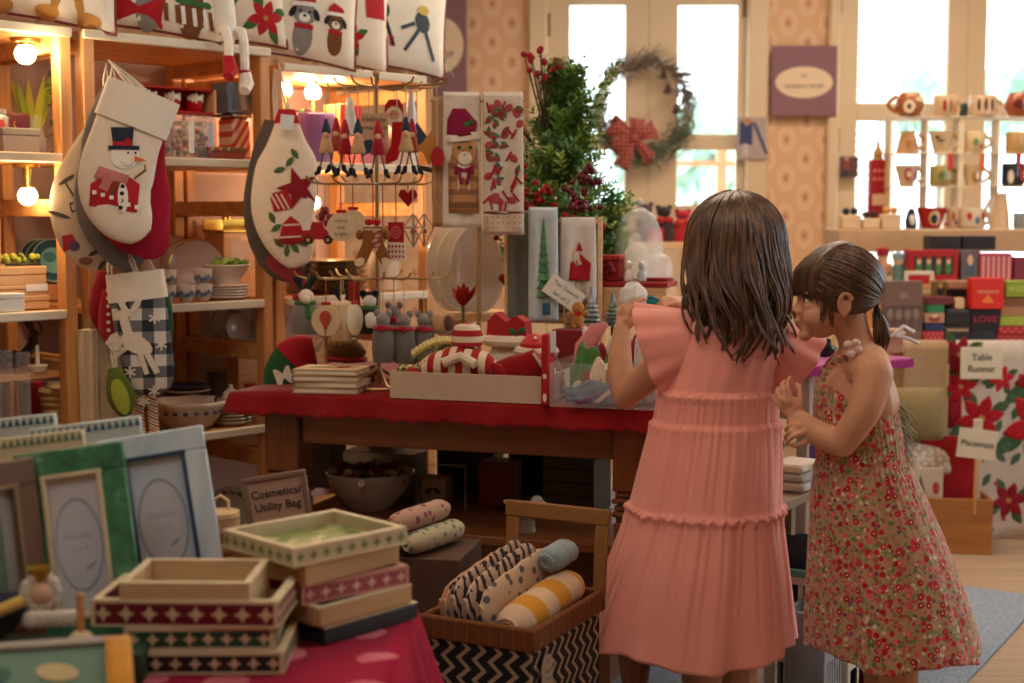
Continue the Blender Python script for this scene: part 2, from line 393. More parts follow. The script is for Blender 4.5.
def picture(px0, py0, px1, py1, label, cols):
    x0, x1, z0, z1 = wx(px0), wx(px1), wz(py1), wz(py0)
    t = thing('picture', label, 'picture', ((x0 + x1) / 2, BY - .0585, (z0 + z1) / 2)); w, h = x1 - x0, z1 - z0
    MB(M(cols[0])).box((0, 0, 0), (w, .014, h), b=.002).build('print_sheet', t); fl = lambda x, z: Vector((x, -.007, z)); m = MB()
    m.use(M(cols[1])).decal(fl, rect(w * .42, h * .55), (-w * .18, h * .12), eps=.001); m.use(M(cols[2])).decal(fl, ell(w * .12, h * .1), (-w * .15, h * .40), eps=.002)
    m.use(M(cols[3])).decal(fl, rect(w * .2, h * .3), (-w * .2, -h * .28), eps=.002); m.use(M(cols[1])).decal(fl, rect(w * .1, h * .8), (w * .3, 0), .4, eps=.002)
    m.build('image', t)
picture(735, 118, 765, 160, 'blue toned picture of a standing figure stuck beside the door', ['#b8a9a6', '#3d4a78', '#c08a70', '#cfc0c4'])
picture(839, 157, 857, 178, 'tiny dark picture stuck on the window frame', ['#5a4648', '#8c4a44', '#c9a58c', '#2e3340'])
# rug
rg = thing('floor_mat', 'flat blue grey woven mat on the light wooden floor', 'rug')
nm = N('woven_mat'); v_ = nm.noise(160, detail=2); nm.bump(v_, .6, .003); MATM = nm.end(nm.ramp(v_, [(.35, '#747c8a'), (.65, '#9aa2ae')]), .95)
a, b2 = PZ(968, 683, 0), PZ(1024, 622, 0); dr = (b2 - a).normalized(); pr = Vector((-dr.y, dr.x, 0)); k = a + dr * .95; q = a - dr * 2.2
pts = [k, k + pr * 1.25, q + pr * 1.25, q]
MB(MATM).add([p + Vector((0, 0, .001)) for p in pts] + [p + Vector((0, 0, .008)) for p in pts], [(0, 1, 2, 3), (4, 5, 6, 7)] + [(i, (i + 1) % 4, 4 + (i + 1) % 4, 4 + i) for i in range(4)]).build('mat', rg)
# wreath hanging on the door
wc = P(643, 109, BY - .10); wr_ = thing('wreath', 'large twig wreath with a red plaid bow hanging on the door', 'wreath', wc)
rr = random.Random(3); RW = .232
TW = [M(x, .9) for x in ('#9a8a7c', '#7e6f64', '#b3a494', '#6c6058')]
tw = MB()
for i in range(230):
    a = rr.uniform(0, 2 * PI); tw.use(rr.choice(TW)); r0 = RW + rr.gauss(0, .026); L = rr.uniform(.3, .9); pts = []
    for k in range(7):
        aa = a + L * k / 6; q = r0 + .012 * math.sin(k * 1.7 + i); pts.append((q * math.cos(aa) * .98, rr.gauss(0, .012), q * math.sin(aa)))
    tw.tube(pts, [.004] * 6 + [.0015], 5)
for i in range(260):                                              # loose twig ends sticking out
    a = rr.uniform(-.5, PI + 1.0); tw.use(rr.choice(TW)); o = rr.choice((1, 1, .3)); L = rr.uniform(.05, .15)
    p = Vector((RW * math.cos(a), rr.gauss(0, .015), RW * math.sin(a))); d = Vector((math.cos(a - .9) * o, -.2, math.sin(a - .9) * o)).normalized()
    tw.tube([p, p + d * L * .5, p + d * L + Vector((0, 0, .01))], [.003, .002, .001], 4)
tw.build('twig_ring', wr_)
PL = N('red_plaid'); x, y, z = PL.xyz(); PLAID = PL.end(PL.mix(PL.m2('MULTIPLY', PL.m2('GREATER_THAN', PL.m2('FRACT', PL.m2('MULTIPLY', x, 45)), .5), .6), PL.mix(PL.m2('GREATER_THAN', PL.m2('FRACT', PL.m2('MULTIPLY', z, 45)), .5), '#a83a36', '#c9786a'), '#5d2426'), .8)
bw = MB(PLAID)
for a, L, W in ((2.6, .14, .08), (.4, .12, .07), (-.9, .15, .05), (-2.0, .17, .06), (1.4, .10, .06), (-2.7, .12, .06)):
    T = Matrix.Translation((-.05, -.05, -.15)) @ Matrix.Rotation(-a, 4, 'Y')
    bw.T = T; bw.grid(lambda u, v, L=L, W=W: Vector((L * u, -.025 * math.sin(PI * u) + .008 * math.sin(9 * v), W * (v - .5) * (.5 + u))), 8, 4)
bw.T = None; bw.ball((-.05, -.06, -.15), (.025, .02, .025)); bw.build('plaid_bow', wr_, solid=.004)
gr = MB(); GN = [M(x, .7) for x in ('#5f7a55', '#7d8f62', '#4d6a50', '#8a9a8a')]
for i in range(260):
    a = rr.uniform(-2.6, -.3); p = Vector(((RW + rr.gauss(0, .03)) * math.cos(a), -.02 + rr.gauss(0, .02), (RW + rr.gauss(0, .03)) * math.sin(a) - .01)); gr.use(rr.choice(GN))
    d = Vector((rr.gauss(0, 1), rr.gauss(0, .5), rr.gauss(-.3, 1))).normalized() * rr.uniform(.03, .06); gr.tube([p, p + d], [.004, .001], 4)
gr.build('greenery', wr_)['kind'] = 'stuff'
for (x, z) in ((.12, .08), (.165, -.02), (.10, .16), (-.15, -.08)):
    cn = MB(M('#6d5346', .8))
    for j in range(5): cn.lathe([(0, -.012), (.026 - j * .004, 0), (0, .012)], (x, -.04 - .004 * j, z + .009 * j), 9)
    cn.build('pine_cone', wr_)

# ------------------------------------------------------------------ the pine shelving on the left
SA = math.atan2(.728, .685); SU = Vector((.685, .728, 0)); SV = Vector((-.728, .685, 0)); S0 = Vector((-1.203, 3.55, 0))
def sw(t, dy, z): return S0 + SU * t + SV * dy + Vector((0, 0, z))
def st(px, dy):
    u = (px - 512) / FPX / math.cos(TILT); A = S0 + SV * dy; return (A.y * u - A.x) / (.685 - .728 * u)
def S(px, dy, z): return sw(st(px, dy), dy, z)
def mp(px, dy): return S(px, dy, 0).y / FPX            # metres per photo pixel there
Z1, Z2, Z3, Z4, Z5, Z5C = .25, .605, .967, 1.362, 1.678, 1.642
EDGE = M('#d9cbb2', .5, 0, .05, 8); DEP = .46
un = thing('shelving_unit', 'long pine shelving unit packed with tableware and cushions along the left', 'shelf', S0, SA)
LAD = [-.78, .112, .178, .733, .778, 1.375]
for t in LAD:
    hp_ = 1.65 if t < .75 else 1.598
    m = MB(WOOD_Z).box((t, .02, .025 + hp_ / 2), (.034, .042, hp_), b=.003).box((t, DEP, .025 + hp_ / 2), (.034, .042, hp_), b=.003)
    m.use(WOOD_X)
    for z in (.12, .50, .81, 1.225, hp_ - .01): m.box((t, DEP / 2 + .01, z), (.022, DEP - .05, .045), b=.003)
    m.use(M('#5a3c22', .9, 0, 0))
    for k in range(40): m.box((t + .0172, .02, .35 + k * .032), (.001, .007, .007), b=0); m.box((t + .0172, DEP, .35 + k * .032), (.001, .007, .007), b=0)
    m.build('side_frame', un)
for a, b in ((0, 1), (2, 3), (4, 5)):
    t0, t1 = LAD[a], LAD[b]
    for z in (Z1, Z2, Z3, Z4, Z5 if a < 4 else Z5C):
        m = MB(WOOD_X).box(((t0 + t1) / 2, DEP / 2 + .01, z - .012), (t1 - t0 - .036 if z < Z5 else t1 - t0 + .034, DEP - .01, .020), b=.002)
        m.use(EDGE).box(((t0 + t1) / 2, -.003, z - .012), (t1 - t0 - .036 if z < Z5 else t1 - t0 + .034, .014, .024), b=.003); m.build('shelf_board', un)
MB(SHELFBACK).box(((LAD[0] + LAD[-1]) / 2, DEP + .035, .84), (LAD[-1] - LAD[0], .012, 1.64)).build('back_panel', un)
# globe lamps on the shelves
GLOW = N('lamp_glow').end('#ffd9a0', .4, emit=14); BRASS = M('#b08a4a', .3, .9, .05)
def globe(px, py, dy, zs, r, label, hang=False):
    loc = S(px, dy, zs); z = P(px, py, loc.y).z - zs
    t = thing('globe_lamp', label, 'lamp', loc + Vector((0, 0, -.0245 if hang else .001)))
    k = -1 if hang else 1; zz = z + .0245 if hang else z
    MB(BRASS).lathe([(0, 0), (.035, 0), (.035, k * .008), (.012, k * .012), (.008, zz - k * r * 1.05), (.02, zz - k * r * .98), (.02, zz - k * r * .8)], n=14).build('stand', t); MB(GLOW).ball((0, 0, zz), r, 20).build('globe', t)
    l = bpy.data.lights.new('globe_lamp_light', 'POINT'); l.energy = 2.0; l.color = (1, .72, .42); l.shadow_soft_size = .03
    o = bpy.data.objects.new('globe_lamp_light', l); o.parent = t; o.location = (.08, -.10, zz); COL.objects.link(o)
globe(34, 54, .12, Z5, .027, 'glowing globe lamp hanging above the yellow leafy vase', True)
globe(32, 196, .13, Z4, .025, 'glowing globe lamp hanging above the teal plates', True)
globe(288, 90, .32, Z4, .024, 'small glowing globe lamp, the left of two above the green potted plant')
globe(316, 93, .30, Z4, .026, 'small glowing globe lamp, the right of two above the green potted plant')
globe(314, 203, .32, Z3, .026, 'glowing globe lamp between the bell stocking and the hanging ornaments')
globe(246, 82, .36, Z4, .020, 'small glowing lamp at the back of the shelf with the glass jars')
# --- cushions on the top
PIPE = M('#7a2a2e', .8)
def cushion(pxc, w, h, dy, label, deco, col='#ece0cc', lean=.22, tilt=.05, turn=-.40, zb=None, pipe=PIPE):
    loc = S(pxc, dy, (zb or Z5) + .006); t = thing('cushion', label, 'cushion', loc, group='printed cushions on top of the shelves')
    t.rotation_euler = Matrix.Rotation(SA + turn, 3, 'Z').to_4x4().to_euler(); T = Matrix.Translation((0, 0, .01)) @ Matrix.Rotation(-lean, 4, 'X') @ Matrix.Rotation(tilt, 4, 'Y') @ Matrix.Translation((0, 0, h / 2))
    th = .045
    def surf(x, z, sgn=-1):
        u, v = max(-1, min(1, x / (w / 2))), max(-1, min(1, z / (h / 2))); k = (max(0, (1 - u * u) * (1 - v * v))) ** .42
        return Vector((x * (1 - .06 * (1 - v * v) * abs(u)), sgn * th * k, z * (1 - .06 * (1 - u * u) * abs(v))))
    b = MB(FAB(col, .07), T)
    for sg in (-1, 1): b.grid(lambda a, c: surf((2 * a - 1) * w / 2, (2 * c - 1) * h / 2, sg), 22, 22)
    deco(b, surf, w, h); b.build('cover', t)
    p = MB(pipe, T); pts = []
    for k in range(64):
        a = k / 16; q = int(a); f = (a - q) * 2 - 1
        pts.append(surf(*[(f * w / 2, -h / 2), (w / 2, f * h / 2), (-f * w / 2, h / 2), (-w / 2, -f * h / 2)][q]))
    p.tube(pts, .004, 6, True); p.build('piping', t); return t
RED, DRED, GRN, BLK, WHI, TAN, GRY, PNK = (FAB(x) for x in ('#b3202a', '#8a1a24', '#3f6b3c', '#23252b', '#efe9df', '#b98247', '#8b8680', '#d98b86'))
BRN = FAB('#7a4a2a')
def dogface(b, f, x, z, r, fur, hat=True):
    b.use(fur).decal(f, ell(r, r * .9), (x, z)); b.decal(f, ell(r * .8, r * 1.5), (x, z - r * 1.9)); b.use(BLK)
    for s in (-1, 1): b.decal(f, ell(r * .13, r * .13, 8), (x + s * r * .38, z + r * .15), eps=.003); b.decal(f, ell(r * .25, r * .5), (x + s * r * .95, z), s * .4, eps=.002)
    b.use(WHI).decal(f, ell(r * .45, r * .38), (x, z - r * .35), eps=.0022); b.use(BLK).decal(f, ell(r * .16, r * .12, 8), (x, z - r * .2), eps=.0035)
    if hat: b.use(RED).decal(f, [(-r, 0), (r, 0), (r * .7, r * .7), (-r * .3, r * 1.1), (-r * .8, r * .6)], (x, z + r * .75), eps=.003); b.use(WHI).decal(f, rect(r * 2.1, r * .35), (x, z + r * .75), .1, eps=.004)
    b.use(RED).decal(f, rect(r * 1.5, r * .4), (x, z - r * 1.05), eps=.003)
def d_deer(b, f, w, h):
    b.use(FAB('#b88340'))
    for x, r in ((-.12, .3), (-.05, -.2), (.07, -.35), (.115, .5)): b.decal(f, rect(.022, .17), (x, -.12), r * .5, eps=.002); b.decal(f, ell(.03, .018), (x + r * .07, -.185), eps=.0022)
    b.decal(f, ell(.14, .07), (0, .0), eps=.002)
def d_dogs(b, f, w, h):
    for x, c in ((-.11, TAN), (.0, GRY), (.115, BRN)): dogface(b, f, x, -.045, .046, c, False)
    b.use(RED); b.decal(f, tri(.10, .08), (-.055, -.12), 2.6, eps=.004); b.decal(f, tri(.10, .08), (-.0, -.12), -2.6, eps=.004); b.use(GRN)
    for k in range(5): b.decal(f, ell(.014, .01), (.08 + .02 * k, -.10), eps=.004)
    for k in range(9): b.use((BRN, WHI)[k % 2]).decal(f, rect(.012, .05), (.045 + .016 * k, -.14), .15, eps=.003)
def d_flower(b, f, w, h):
    poin(b, f, (.0, .02), .08, FAB('#c8472e'), TAN, GRN); poin(b, f, (.06, -.10), .06, RED, TAN, GRN); poin(b, f, (-.08, -.08), .055, RED, TAN, GRN)
def d_puppies(b, f, w, h):
    dogface(b, f, -.115, -.045, .034, BRN); dogface(b, f, .005, -.05, .038, GRY); dogface(b, f, .105, -.055, .031, BRN)
    b.use(GRN).decal(f, ell(.04, .02), (-.14, .10), .5); b.use(RED).decal(f, ell(.02, .02), (-.15, .12), eps=.003)
def d_star(b, f, w, h): poin(b, f, (-.0, -.09), .05, RED, TAN, GRN); b.use(RED).decal(f, rect(.07, .07), (.08, .02), .1); b.use(GRN).decal(f, ell(.03, .012), (-.08, .1), .6)
def d_penguin(b, f, w, h):
    for x, z, c in ((-.07, .0, BLK), (.07, -.02, FAB('#4b5560'))):
        b.use(c).decal(f, ell(.026, .035), (x, z), .3, eps=.002); b.decal(f, rect(.012, .1), (x + .03, z - .07), .4, eps=.002); b.decal(f, rect(.012, .1), (x - .03, z - .06), -.5, eps=.002); b.decal(f, rect(.05, .012), (x - .05, z - .02), .5, eps=.002)
        b.use(FAB('#d9b95a') if x > 0 else RED).decal(f, ell(.02, .016), (x, z + .04), eps=.003)
    b.use(RED).text('let', .07, f, (-.055, -.10), .15, eps=.003)
cushion(36, .44, .40, .07, 'white cushion printed with a golden reindeer, over the leftmost shelf', d_deer, tilt=.12)
cushion(153, .40, .38, .07, 'cushion printed with three dogs and a red bow, second from left on top', d_dogs, tilt=.10)
cushion(248, .26, .34, .09, 'smaller cushion printed with red flowers, beside the dangling doll legs', d_flower)
cushion(300, .36, .36, .045, 'white cushion printed with puppies in red hats, above the bell stocking', d_puppies, zb=Z5C, tilt=.14)
cushion(348, .27, .34, .08, 'cushion with one red poinsettia print, between two white cushions', d_star, zb=Z5C, tilt=.12)
cushion(397, .33, .35, .045, 'white cushion printed with dancing penguins, at the far end of the shelf', d_penguin, '#f1e8d8', zb=Z5C, tilt=.14)
pl = thing('plush_gnome', 'plush doll with long white legs dangling over the shelf edge', 'doll', S(229, .0, Z5 + .003), SA)
MB(FAB('#e9e2d8')).lathe([(.0, 0), (.03, .0), (.036, .05), (.03, .12), (.02, .15), (0, .155)], (0, .0, 0), 14).build('body', pl)
MB(RED).lathe([(.034, .13), (.03, .15), (.015, .25), (0, .30)], (0, .0, 0), 14).build('hat', pl)
for s, L, c in ((-.022, .05, RED), (.03, .085, WHI)):
    lg = MB(WHI).tube([(s, -.02, .03), (s, -.04, .03), (s, -.052, .0), (s, -.054, -L)], [.014, .014, .013, .013], 8).use(c); lg.tube([(s, -.052, -L), (s + .004, -.056, -L - .03), (s - .012, -.066, -L - .05)], [.017, .021, .016], 8)
    lg.use(RED).tube([(s, -.052, -L + .008), (s, -.052, -L - .004)], .016, 8); lg.build('leg', pl)
fr_ = thing('trailing_plant', 'green plant with long arching leaves behind the last cushion', 'plant', S(392, .38, Z5C + .001), SA)
MB(M('#8c6a4a', .7)).lathe([(0, 0), (.05, 0), (.065, .11), (.055, .11), (.05, .1), (0, .1)]).build('pot', fr_)
lv = MB(M('#4d7a3a', .6)); rr = random.Random(5)
for i in range(26):
    a = rr.uniform(0, 2 * PI); L = rr.uniform(.14, .26); d = Vector((math.cos(a), math.sin(a), 0)); q = Vector((-d.y, d.x, 0))
    lv.grid(lambda u, v: d * L * u + q * (.014 * math.sin(PI * min(1, u * .95 + .03)) * (2 * v - 1)) + Vector((0, 0, .1 + .34 * u - .42 * u * u)), 7, 2)
lv.build('leaves', fr_)
# --- upper left shelf
def jar_thing(name, px, dy, zs, r, h, label, cat, body, lid, fill=None, group=None):
    t = thing(name, label, cat, S(px, dy, zs + .001), SA, group)
    MB(body).lathe([(0, 0), (r * .9, 0), (r, r * .12), (r, h * .82), (r * .8, h * .88), (r * .8, h * .9), (0, h * .9)], n=18).build('body', t)
    if fill: fill(t, r, h)
    MB(lid).lathe([(0, h * .9), (r * .86, h * .9), (r * .86, h), (r * .5, h * 1.02), (0, h * 1.02)], n=18).build('lid', t); return t
def tinband(t, r, h):
    b = MB(M('#7d9a72', .5)); f = lambda x, z: ((r * math.sin(x / r), -r * math.cos(x / r), h * .45 + z), (math.sin(x / r), -math.cos(x / r), 0))
    for k in range(9): b.use(M(('#7d9a72', '#b3453e', '#5f8398')[k % 3], .5)).decal(f, ell(.011, .015), (-.05 + .0125 * k, .02 * math.sin(k * 2)))
    b.build('printed_band', t)
jar_thing('round_tin', 2, .16, Z4, .034, .112, 'round printed tin with a lid at the left edge of the upper shelf', 'tin', M('#cfd5d0', .3, .5), M('#aab4b4', .3, .7), tinband)
def gift(name, loc, rot, d, label, cat, col, deco=None, b=.002, group=None, tilt=0):
    t = thing(name, label, cat, loc, (tilt, 0, rot), group)
    m = MB(col if not isinstance(col, str) else PAP(col)).box((0, 0, d[2] / 2), d, b=b)
    if deco: deco(m, (lambda x, z: Vector((x, -d[1] / 2, z + d[2] / 2))), d[0], d[2])
    m.build('box', t); return t
def lidded(name, loc, rot, d, label, cat, col, lidh=.4, deco=None, group=None, lidcol=None):
    t = thing(name, label, cat, loc, rot, group); hb = d[2] * (1 - lidh)
    MB(PAP(col)).box((0, 0, hb / 2), (d[0] * .985, d[1] * .985, hb)).build('base', t)
    m = MB(PAP(lidcol or col)).box((0, 0, d[2] - d[2] * lidh / 2 + .0005), (d[0], d[1], d[2] * lidh))
    if deco: deco(m, (lambda x, z: Vector((x, -d[1] / 2, z + d[2] - d[2] * lidh / 2))), d[0], d[2] * lidh)
    m.build('lid', t); return t
lidded('tin_box', S(22, .07, Z4 + .001), SA, (.10, .06, .060), 'grey silver embossed tin box in front of the dark amber plaque', 'box', '#a39a92', .3)
def amber(m, f, w, h):
    for k in range(14): m.use(M(R.choice(['#d98a2a', '#b3601c', '#5a2436', '#e3a94a']), .5)).decal(f, ell(R.uniform(.01, .02), R.uniform(.01, .016), 8), (R.uniform(-w * .35, w * .35), R.uniform(-h * .35, h * .35)), eps=.001 + .0002 * k)
gift('plaque', S(25, .15, Z4 + .001), SA, (.062, .02, .105), 'dark amber painted plaque standing behind the silver tin box', 'plaque', '#5a2a2a', amber, .008)
vt = thing('leafy_vase', 'glass vase of yellow green leaves under the upper left globe lamp', 'vase', S(40, .41, Z4 + .001))
MB(GLASS).lathe([(0, 0), (.03, 0), (.035, .05), (.022, .10), (.026, .12)], n=14).build('vase', vt)
lf = MB(M('#b9b43c', .5)); rr = random.Random(9)
for i in range(20):
    a = rr.uniform(0, 2 * PI); d = Vector((math.cos(a) * .35, math.sin(a) * .35, 1)).normalized(); L = rr.uniform(.10, .2); q = d.orthogonal().normalized(); lf.use(M(rr.choice(['#b9b43c', '#8fa03a', '#d8c94e']), .5))
    lf.grid(lambda u, v: d * L * u + q * .012 * math.sin(PI * u) * (2 * v - 1) + Vector((0, 0, .05)), 5, 2)
lf.build('leaves', vt)
gv = thing('leaf_garland', 'green leafy garland hanging at the inner edge of the upper left shelf', 'garland', S(60, .30, Z4 + .001)); lf = MB(M('#5c7040', .6))
lf.tube([(0, 0, .0), (.005, 0, .15), (0, 0, .29)], .003, 5)
for i in range(44): a = i * 2.4; z = .01 + i * .0064; d = Vector((math.cos(a), math.sin(a), -.4)); q = Vector((-d.y, d.x, 0)); lf.grid(lambda u, v: Vector((0, 0, z)) + d * .03 * u + q * .007 * math.sin(PI * u) * (2 * v - 1), 3, 2)
lf.build('leaves', gv)
# --- middle left shelf
KR = '#c9a27a'
lidded('kraft_box', sw(.008, .11, Z3 + .001), SA + .02, (.15, .11, .034), 'kraft cardboard box, lowest of the stack under the pear garland', 'box', KR, .4)
lidded('kraft_box', sw(.010, .115, Z3 + .036), SA + .01, (.145, .105, .026), 'flat kraft cardboard box with a white label, middle of its stack', 'box', KR, .4, lambda m, f, w, h: m.use(PAP('#dfe3e6')).decal(f, rect(.06, .018), (.04, -.001), rings=1))
lidded('kraft_box', sw(.012, .115, Z3 + .063), SA, (.14, .10, .046), 'deeper kraft cardboard box, topmost of its stack below the pear garland', 'box', KR, .45)
ga = thing('fruit_garland', 'dark garland of small yellow green fruit lying on the kraft boxes', 'garland', sw(.012, .105, Z3 + .111), SA); m = MB(M('#2b2a1c', .8)).box((0, 0, .004), (.125, .05, .006)); m.build('strip', ga); m = MB(M('#a0a03a', .4))
for i in range(16): m.use(M(R.choice(['#a8a83e', '#8d9a35', '#3b3a20']), .4)).ball((-.06 + .008 * i, R.uniform(-.02, .015), .014 + .008 * (i % 2)), R.uniform(.008, .011), 8)
m.build('fruit', ga)
lidded('card_box', sw(-.05, .025, Z3 + .001), SA, (.07, .05, .045), 'small white card box at the left edge of the kraft boxes', 'box', '#e4ddd0', .3)
of = thing('boxed_ornament', 'tan boxed frame holding an oval ornament at the far left', 'ornament', S(-26, .12, Z3 + .12), SA)
MB(PAP('#b08a6e')).box((0, 0, .10), (.13, .06, .2)).build('case', of); f = lambda x, z: Vector((x, -.03, .1 + z)); m = MB(M('#d8c9a4', .3)); m.decal(f, ell(.04, .075, 20), (.01, 0), eps=.004); m.use(M('#5d7a52')).decal(f, ell(.028, .05), (.01, -.01), eps=.006); m.use(M('#9a2a2c')).decal(f, ell(.015, .03), (.01, .02), eps=.008); m.build('ornament', of)
gift('carton', S(-26, .12, Z3 + .001), SA, (.14, .08, .117), 'plain tan carton under the boxed oval ornament', 'box', '#b9926c')
PLATEN = [0]
def plate(loc, r, rot, label, rim, face, lean=.22, group=None, name='plate', deco=None, cat='plate', rimw=.82, sx=1):
    t = thing(name, label, cat, loc, (-lean, 0, rot), group); T = Matrix.Translation((0, 0, r)) @ Matrix.Rotation(PI / 2, 4, 'X'); PLATEN[0] += 1
    m = MB(face, T).lathe([(0, 0), (r * rimw * .8, 0), (r * rimw, .006), (r * .97, .012), (r * .97, .008), (r * rimw, .001), (r * .6, -.005), (0, -.005)], n=36, sx=sx)
    if deco: m.T = None; deco(m, lambda x, z: Vector((x, -.0075, r + z)), r)
    m.build('dish', t)
    MB(rim, T).lathe([(r * .95, .0125), (r, .0145), (r, .011), (r * .95, .009), (r * .95, .0125)], n=36, sx=sx).build('rim', t); return t
TEAL = CER('#3f6f78')
def oyster(m, f, r): m.use(CER('#7fc0bc')).decal(f, ell(r * .6, r * .6, 20), (0, 0), eps=.002); m.use(CER('#4b8f8d')).decal(f, ell(r * .3, r * .25), (-.01, .01), eps=.003)
for k, (px, l) in enumerate(((30, 'leftmost of the three teal plates leaning behind the kraft boxes'), (37, 'middle of the three teal plates leaning behind the kraft boxes'), (46, 'front teal plate with a pale turquoise centre behind the kraft boxes'))):
    plate(sw(.262 + .006 * k, .425 - .024 * k, Z3 + .05), .062, SA - .2, l, CER('#cfe0e0'), TEAL, .2, 'teal plates', deco=oyster if k == 2 else None)
gift('plate_riser', sw(.265, .395, Z3 + .001), SA - .2, (.12, .09, .045), 'low wooden riser carrying the teal plates', 'riser', WOOD_X)
# --- lower left shelves
mb = MB(WOOD_X).box((-.32, DEP / 2 + .01, .80), (.82, DEP - .04, .018)); mb.build('shelf_board', un)
wv = thing('wire_wreath', 'round dark twig wreath leaning in the lower left shelf', 'wreath', S(12, .13, .825), (-.15, 0, SA - .2)); rr = random.Random(11); m = MB()
for i in range(70):
    m.use(M(rr.choice(['#4a4238', '#6a5c4a', '#5b6148']), .9)); a = rr.uniform(0, 6.28); r0 = .062 + rr.gauss(0, .008); m.tube([(r0 * math.cos(a + j * .2), rr.gauss(0, .006), .075 + r0 * math.sin(a + j * .2)) for j in range(5)], .0022, 4)
for i in range(60): a = rr.uniform(0, 6.28); p = Vector((.06 * math.cos(a), 0, .075 + .06 * math.sin(a))); q = p + Vector((rr.gauss(0, .015), rr.gauss(0, .008), rr.gauss(0, .012))); m.tube([p, q], [.003, .001], 4)
m.build('twigs', wv)
ch_ = thing('candle_holder', 'tiny white candle holder with a taper on the lower left shelf', 'candle holder', S(37, .04, .81)); MB(CER('#e6d4b8')).lathe([(0, 0), (.018, 0), (.026, .016), (.022, .018), (.006, .012), (0, .012)]).build('dish', ch_); MB(M('#efe3cc', .5)).lathe([(0, .012), (.006, .012), (.005, .065), (0, .068)], n=8).build('candle', ch_)
bk = thing('rope_basket', 'cream coiled rope basket in the lowest left shelf bay', 'basket', S(60, .28, Z2 + .001)); m = MB(FAB('#e3c79c'))
for i in range(7): m.tube([((.034 + .003 * i) * math.cos(a * PI / 10), (.034 + .003 * i) * math.sin(a * PI / 10), .01 + .018 * i) for a in range(20)], .010, 8, True)
m.lathe([(0, .002), (.034, .002), (.034, .008), (0, .008)]); m.build('coils', bk)
gift('red_box', sw(.225, .42, Z2 + .001), SA, (.05, .04, .13), 'small red box standing behind the coiled rope basket', 'box', '#a8262a')
dc = thing('dotted_cloth', 'folded white dotted cloth behind the rope basket', 'cloth', sw(.33, .41, Z2 + .001), SA); m = MB(FAB('#e9dcc0'))
for i in range(6): m.box((0, 0, .010 + .021 * i), (.12 - .004 * i, .08, .019), b=.008)
m.use(BLK)
for k in range(14): m.decal(lambda x, z: Vector((x, -.04, z)), ell(.003, .003, 6), (R.uniform(-.05, .05), R.uniform(.02, .11)), rings=1)
m.build('cloth', dc)
# --- bay with jars and plates
def s_mug(t, r, h, body, deco=None, handle=None, prof=None):
    m = MB(body).lathe(prof or [(0, 0), (r * .85, 0), (r, h * .12), (r, h), (r * .9, h), (r * .9, h * .14), (0, h * .1)], n=20)
    if deco: deco(m, lambda x, z: ((r * math.sin(x / r), -r * math.cos(x / r), z), (math.sin(x / r), -math.cos(x / r), 0)), r, h)
    m.build('cup', t)
    if handle: MB(handle).tube([(r * .95 + .55 * r * math.sin(PI * k / 8), 0, h * (.82 - .64 * k / 8)) for k in range(9)], r * .14, 7).build('handle', t)
gb = thing('mug_gift_box', 'bright red open gift box holding three small red mugs', 'gift box', S(176, .10, Z4 + .125), SA); RP = PAP('#c01f22')
m = MB(RP).box((0, .0, .003), (.245, .075, .006)).box((0, 0, .066), (.245, .075, .006)).box((-.12, 0, .034), (.006, .075, .06)).box((0, .035, .034), (.24, .006, .06)).use(PAP('#e6b07a')).box((.12, 0, .034), (.010, .077, .070)); m.build('case', gb)
def drip(m, f, r, h):
    m.use(CER('#f2e2cc'))
    for k in range(7): m.decal(f, ell(r * .2, h * (.18 + .1 * (k % 3))), (-r * 1.1 + k * r * .37, h * .9), eps=.001)
for k, x in enumerate((-.075, .0, .075)):
    t = thing('red_mug', 'small red mug with white icing rim, %s in the red gift box' % ('leftmost', 'middle', 'rightmost')[k], 'mug', S(176, .10, Z4 + .132) + SU * x, SA, 'small mugs in the gift box'); s_mug(t, .026, .042, CER('#b3161d'), drip)
gift('clear_box', S(172, .13, Z4 + .001), SA, (.23, .12, .122), 'clear display box under the red mug gift set', 'box', WRAP)
def filler(t, r, h):
    m = MB(M('#8a1f22', .5)); rr = random.Random(int(r * 1e5) + len(bpy.data.objects))
    for k in range(26): m.use(M(rr.choice(['#9a2224', '#3f5a32', '#b5622c', '#7a3a22', '#d8b36a']), .5)).ball((rr.uniform(-r, r) * .6, rr.uniform(-r, r) * .6, .012 + h * .03 * k * .8), r * .3, 7)
    m.build('filling', t)
for k, (px, l) in enumerate(((152, 'glass jar of yellow sweets at the left end of the jar row'), (166, 'lidded glass jar with red filling, second in the jar row'), (184, 'glass jar of red and green filling beside the white ribbon'), (203, 'lidded glass jar of green filling below the red gift box'))):
    t = jar_thing('glass_jar', px, .035, Z4, .026, .098, l, 'jar', GLASS, M('#c9b49a', .3, .7), filler, 'filled glass jars')
    if k == 2: MB(WHI).box((.018, -.029, .055), (.018, .002, .085)).build('ribbon', t)
    if k == 3: MB(M('#9fb8d8', .4)).box((.02, -.028, .055), (.012, .002, .085)).build('ribbon', t)
lidded('sweet_tray', S(225, .035, Z4 + .001), SA, (.12, .06, .032), 'long low clear tray of red sweets in front of the striped tin', 'tray', '#8d3a2a', .3, lambda m, f, w, h: [m.use(M(R.choice(['#a82a24', '#5b6b34', '#d9a25c']), .5)).decal(f, ell(.006, .005, 8), (-.06 + .009 * k, 0)) for k in range(14)])
tn = thing('striped_tin', 'red and cream diagonally striped tin on the jar shelf', 'tin', S(238, .115, Z4 + .001), SA)
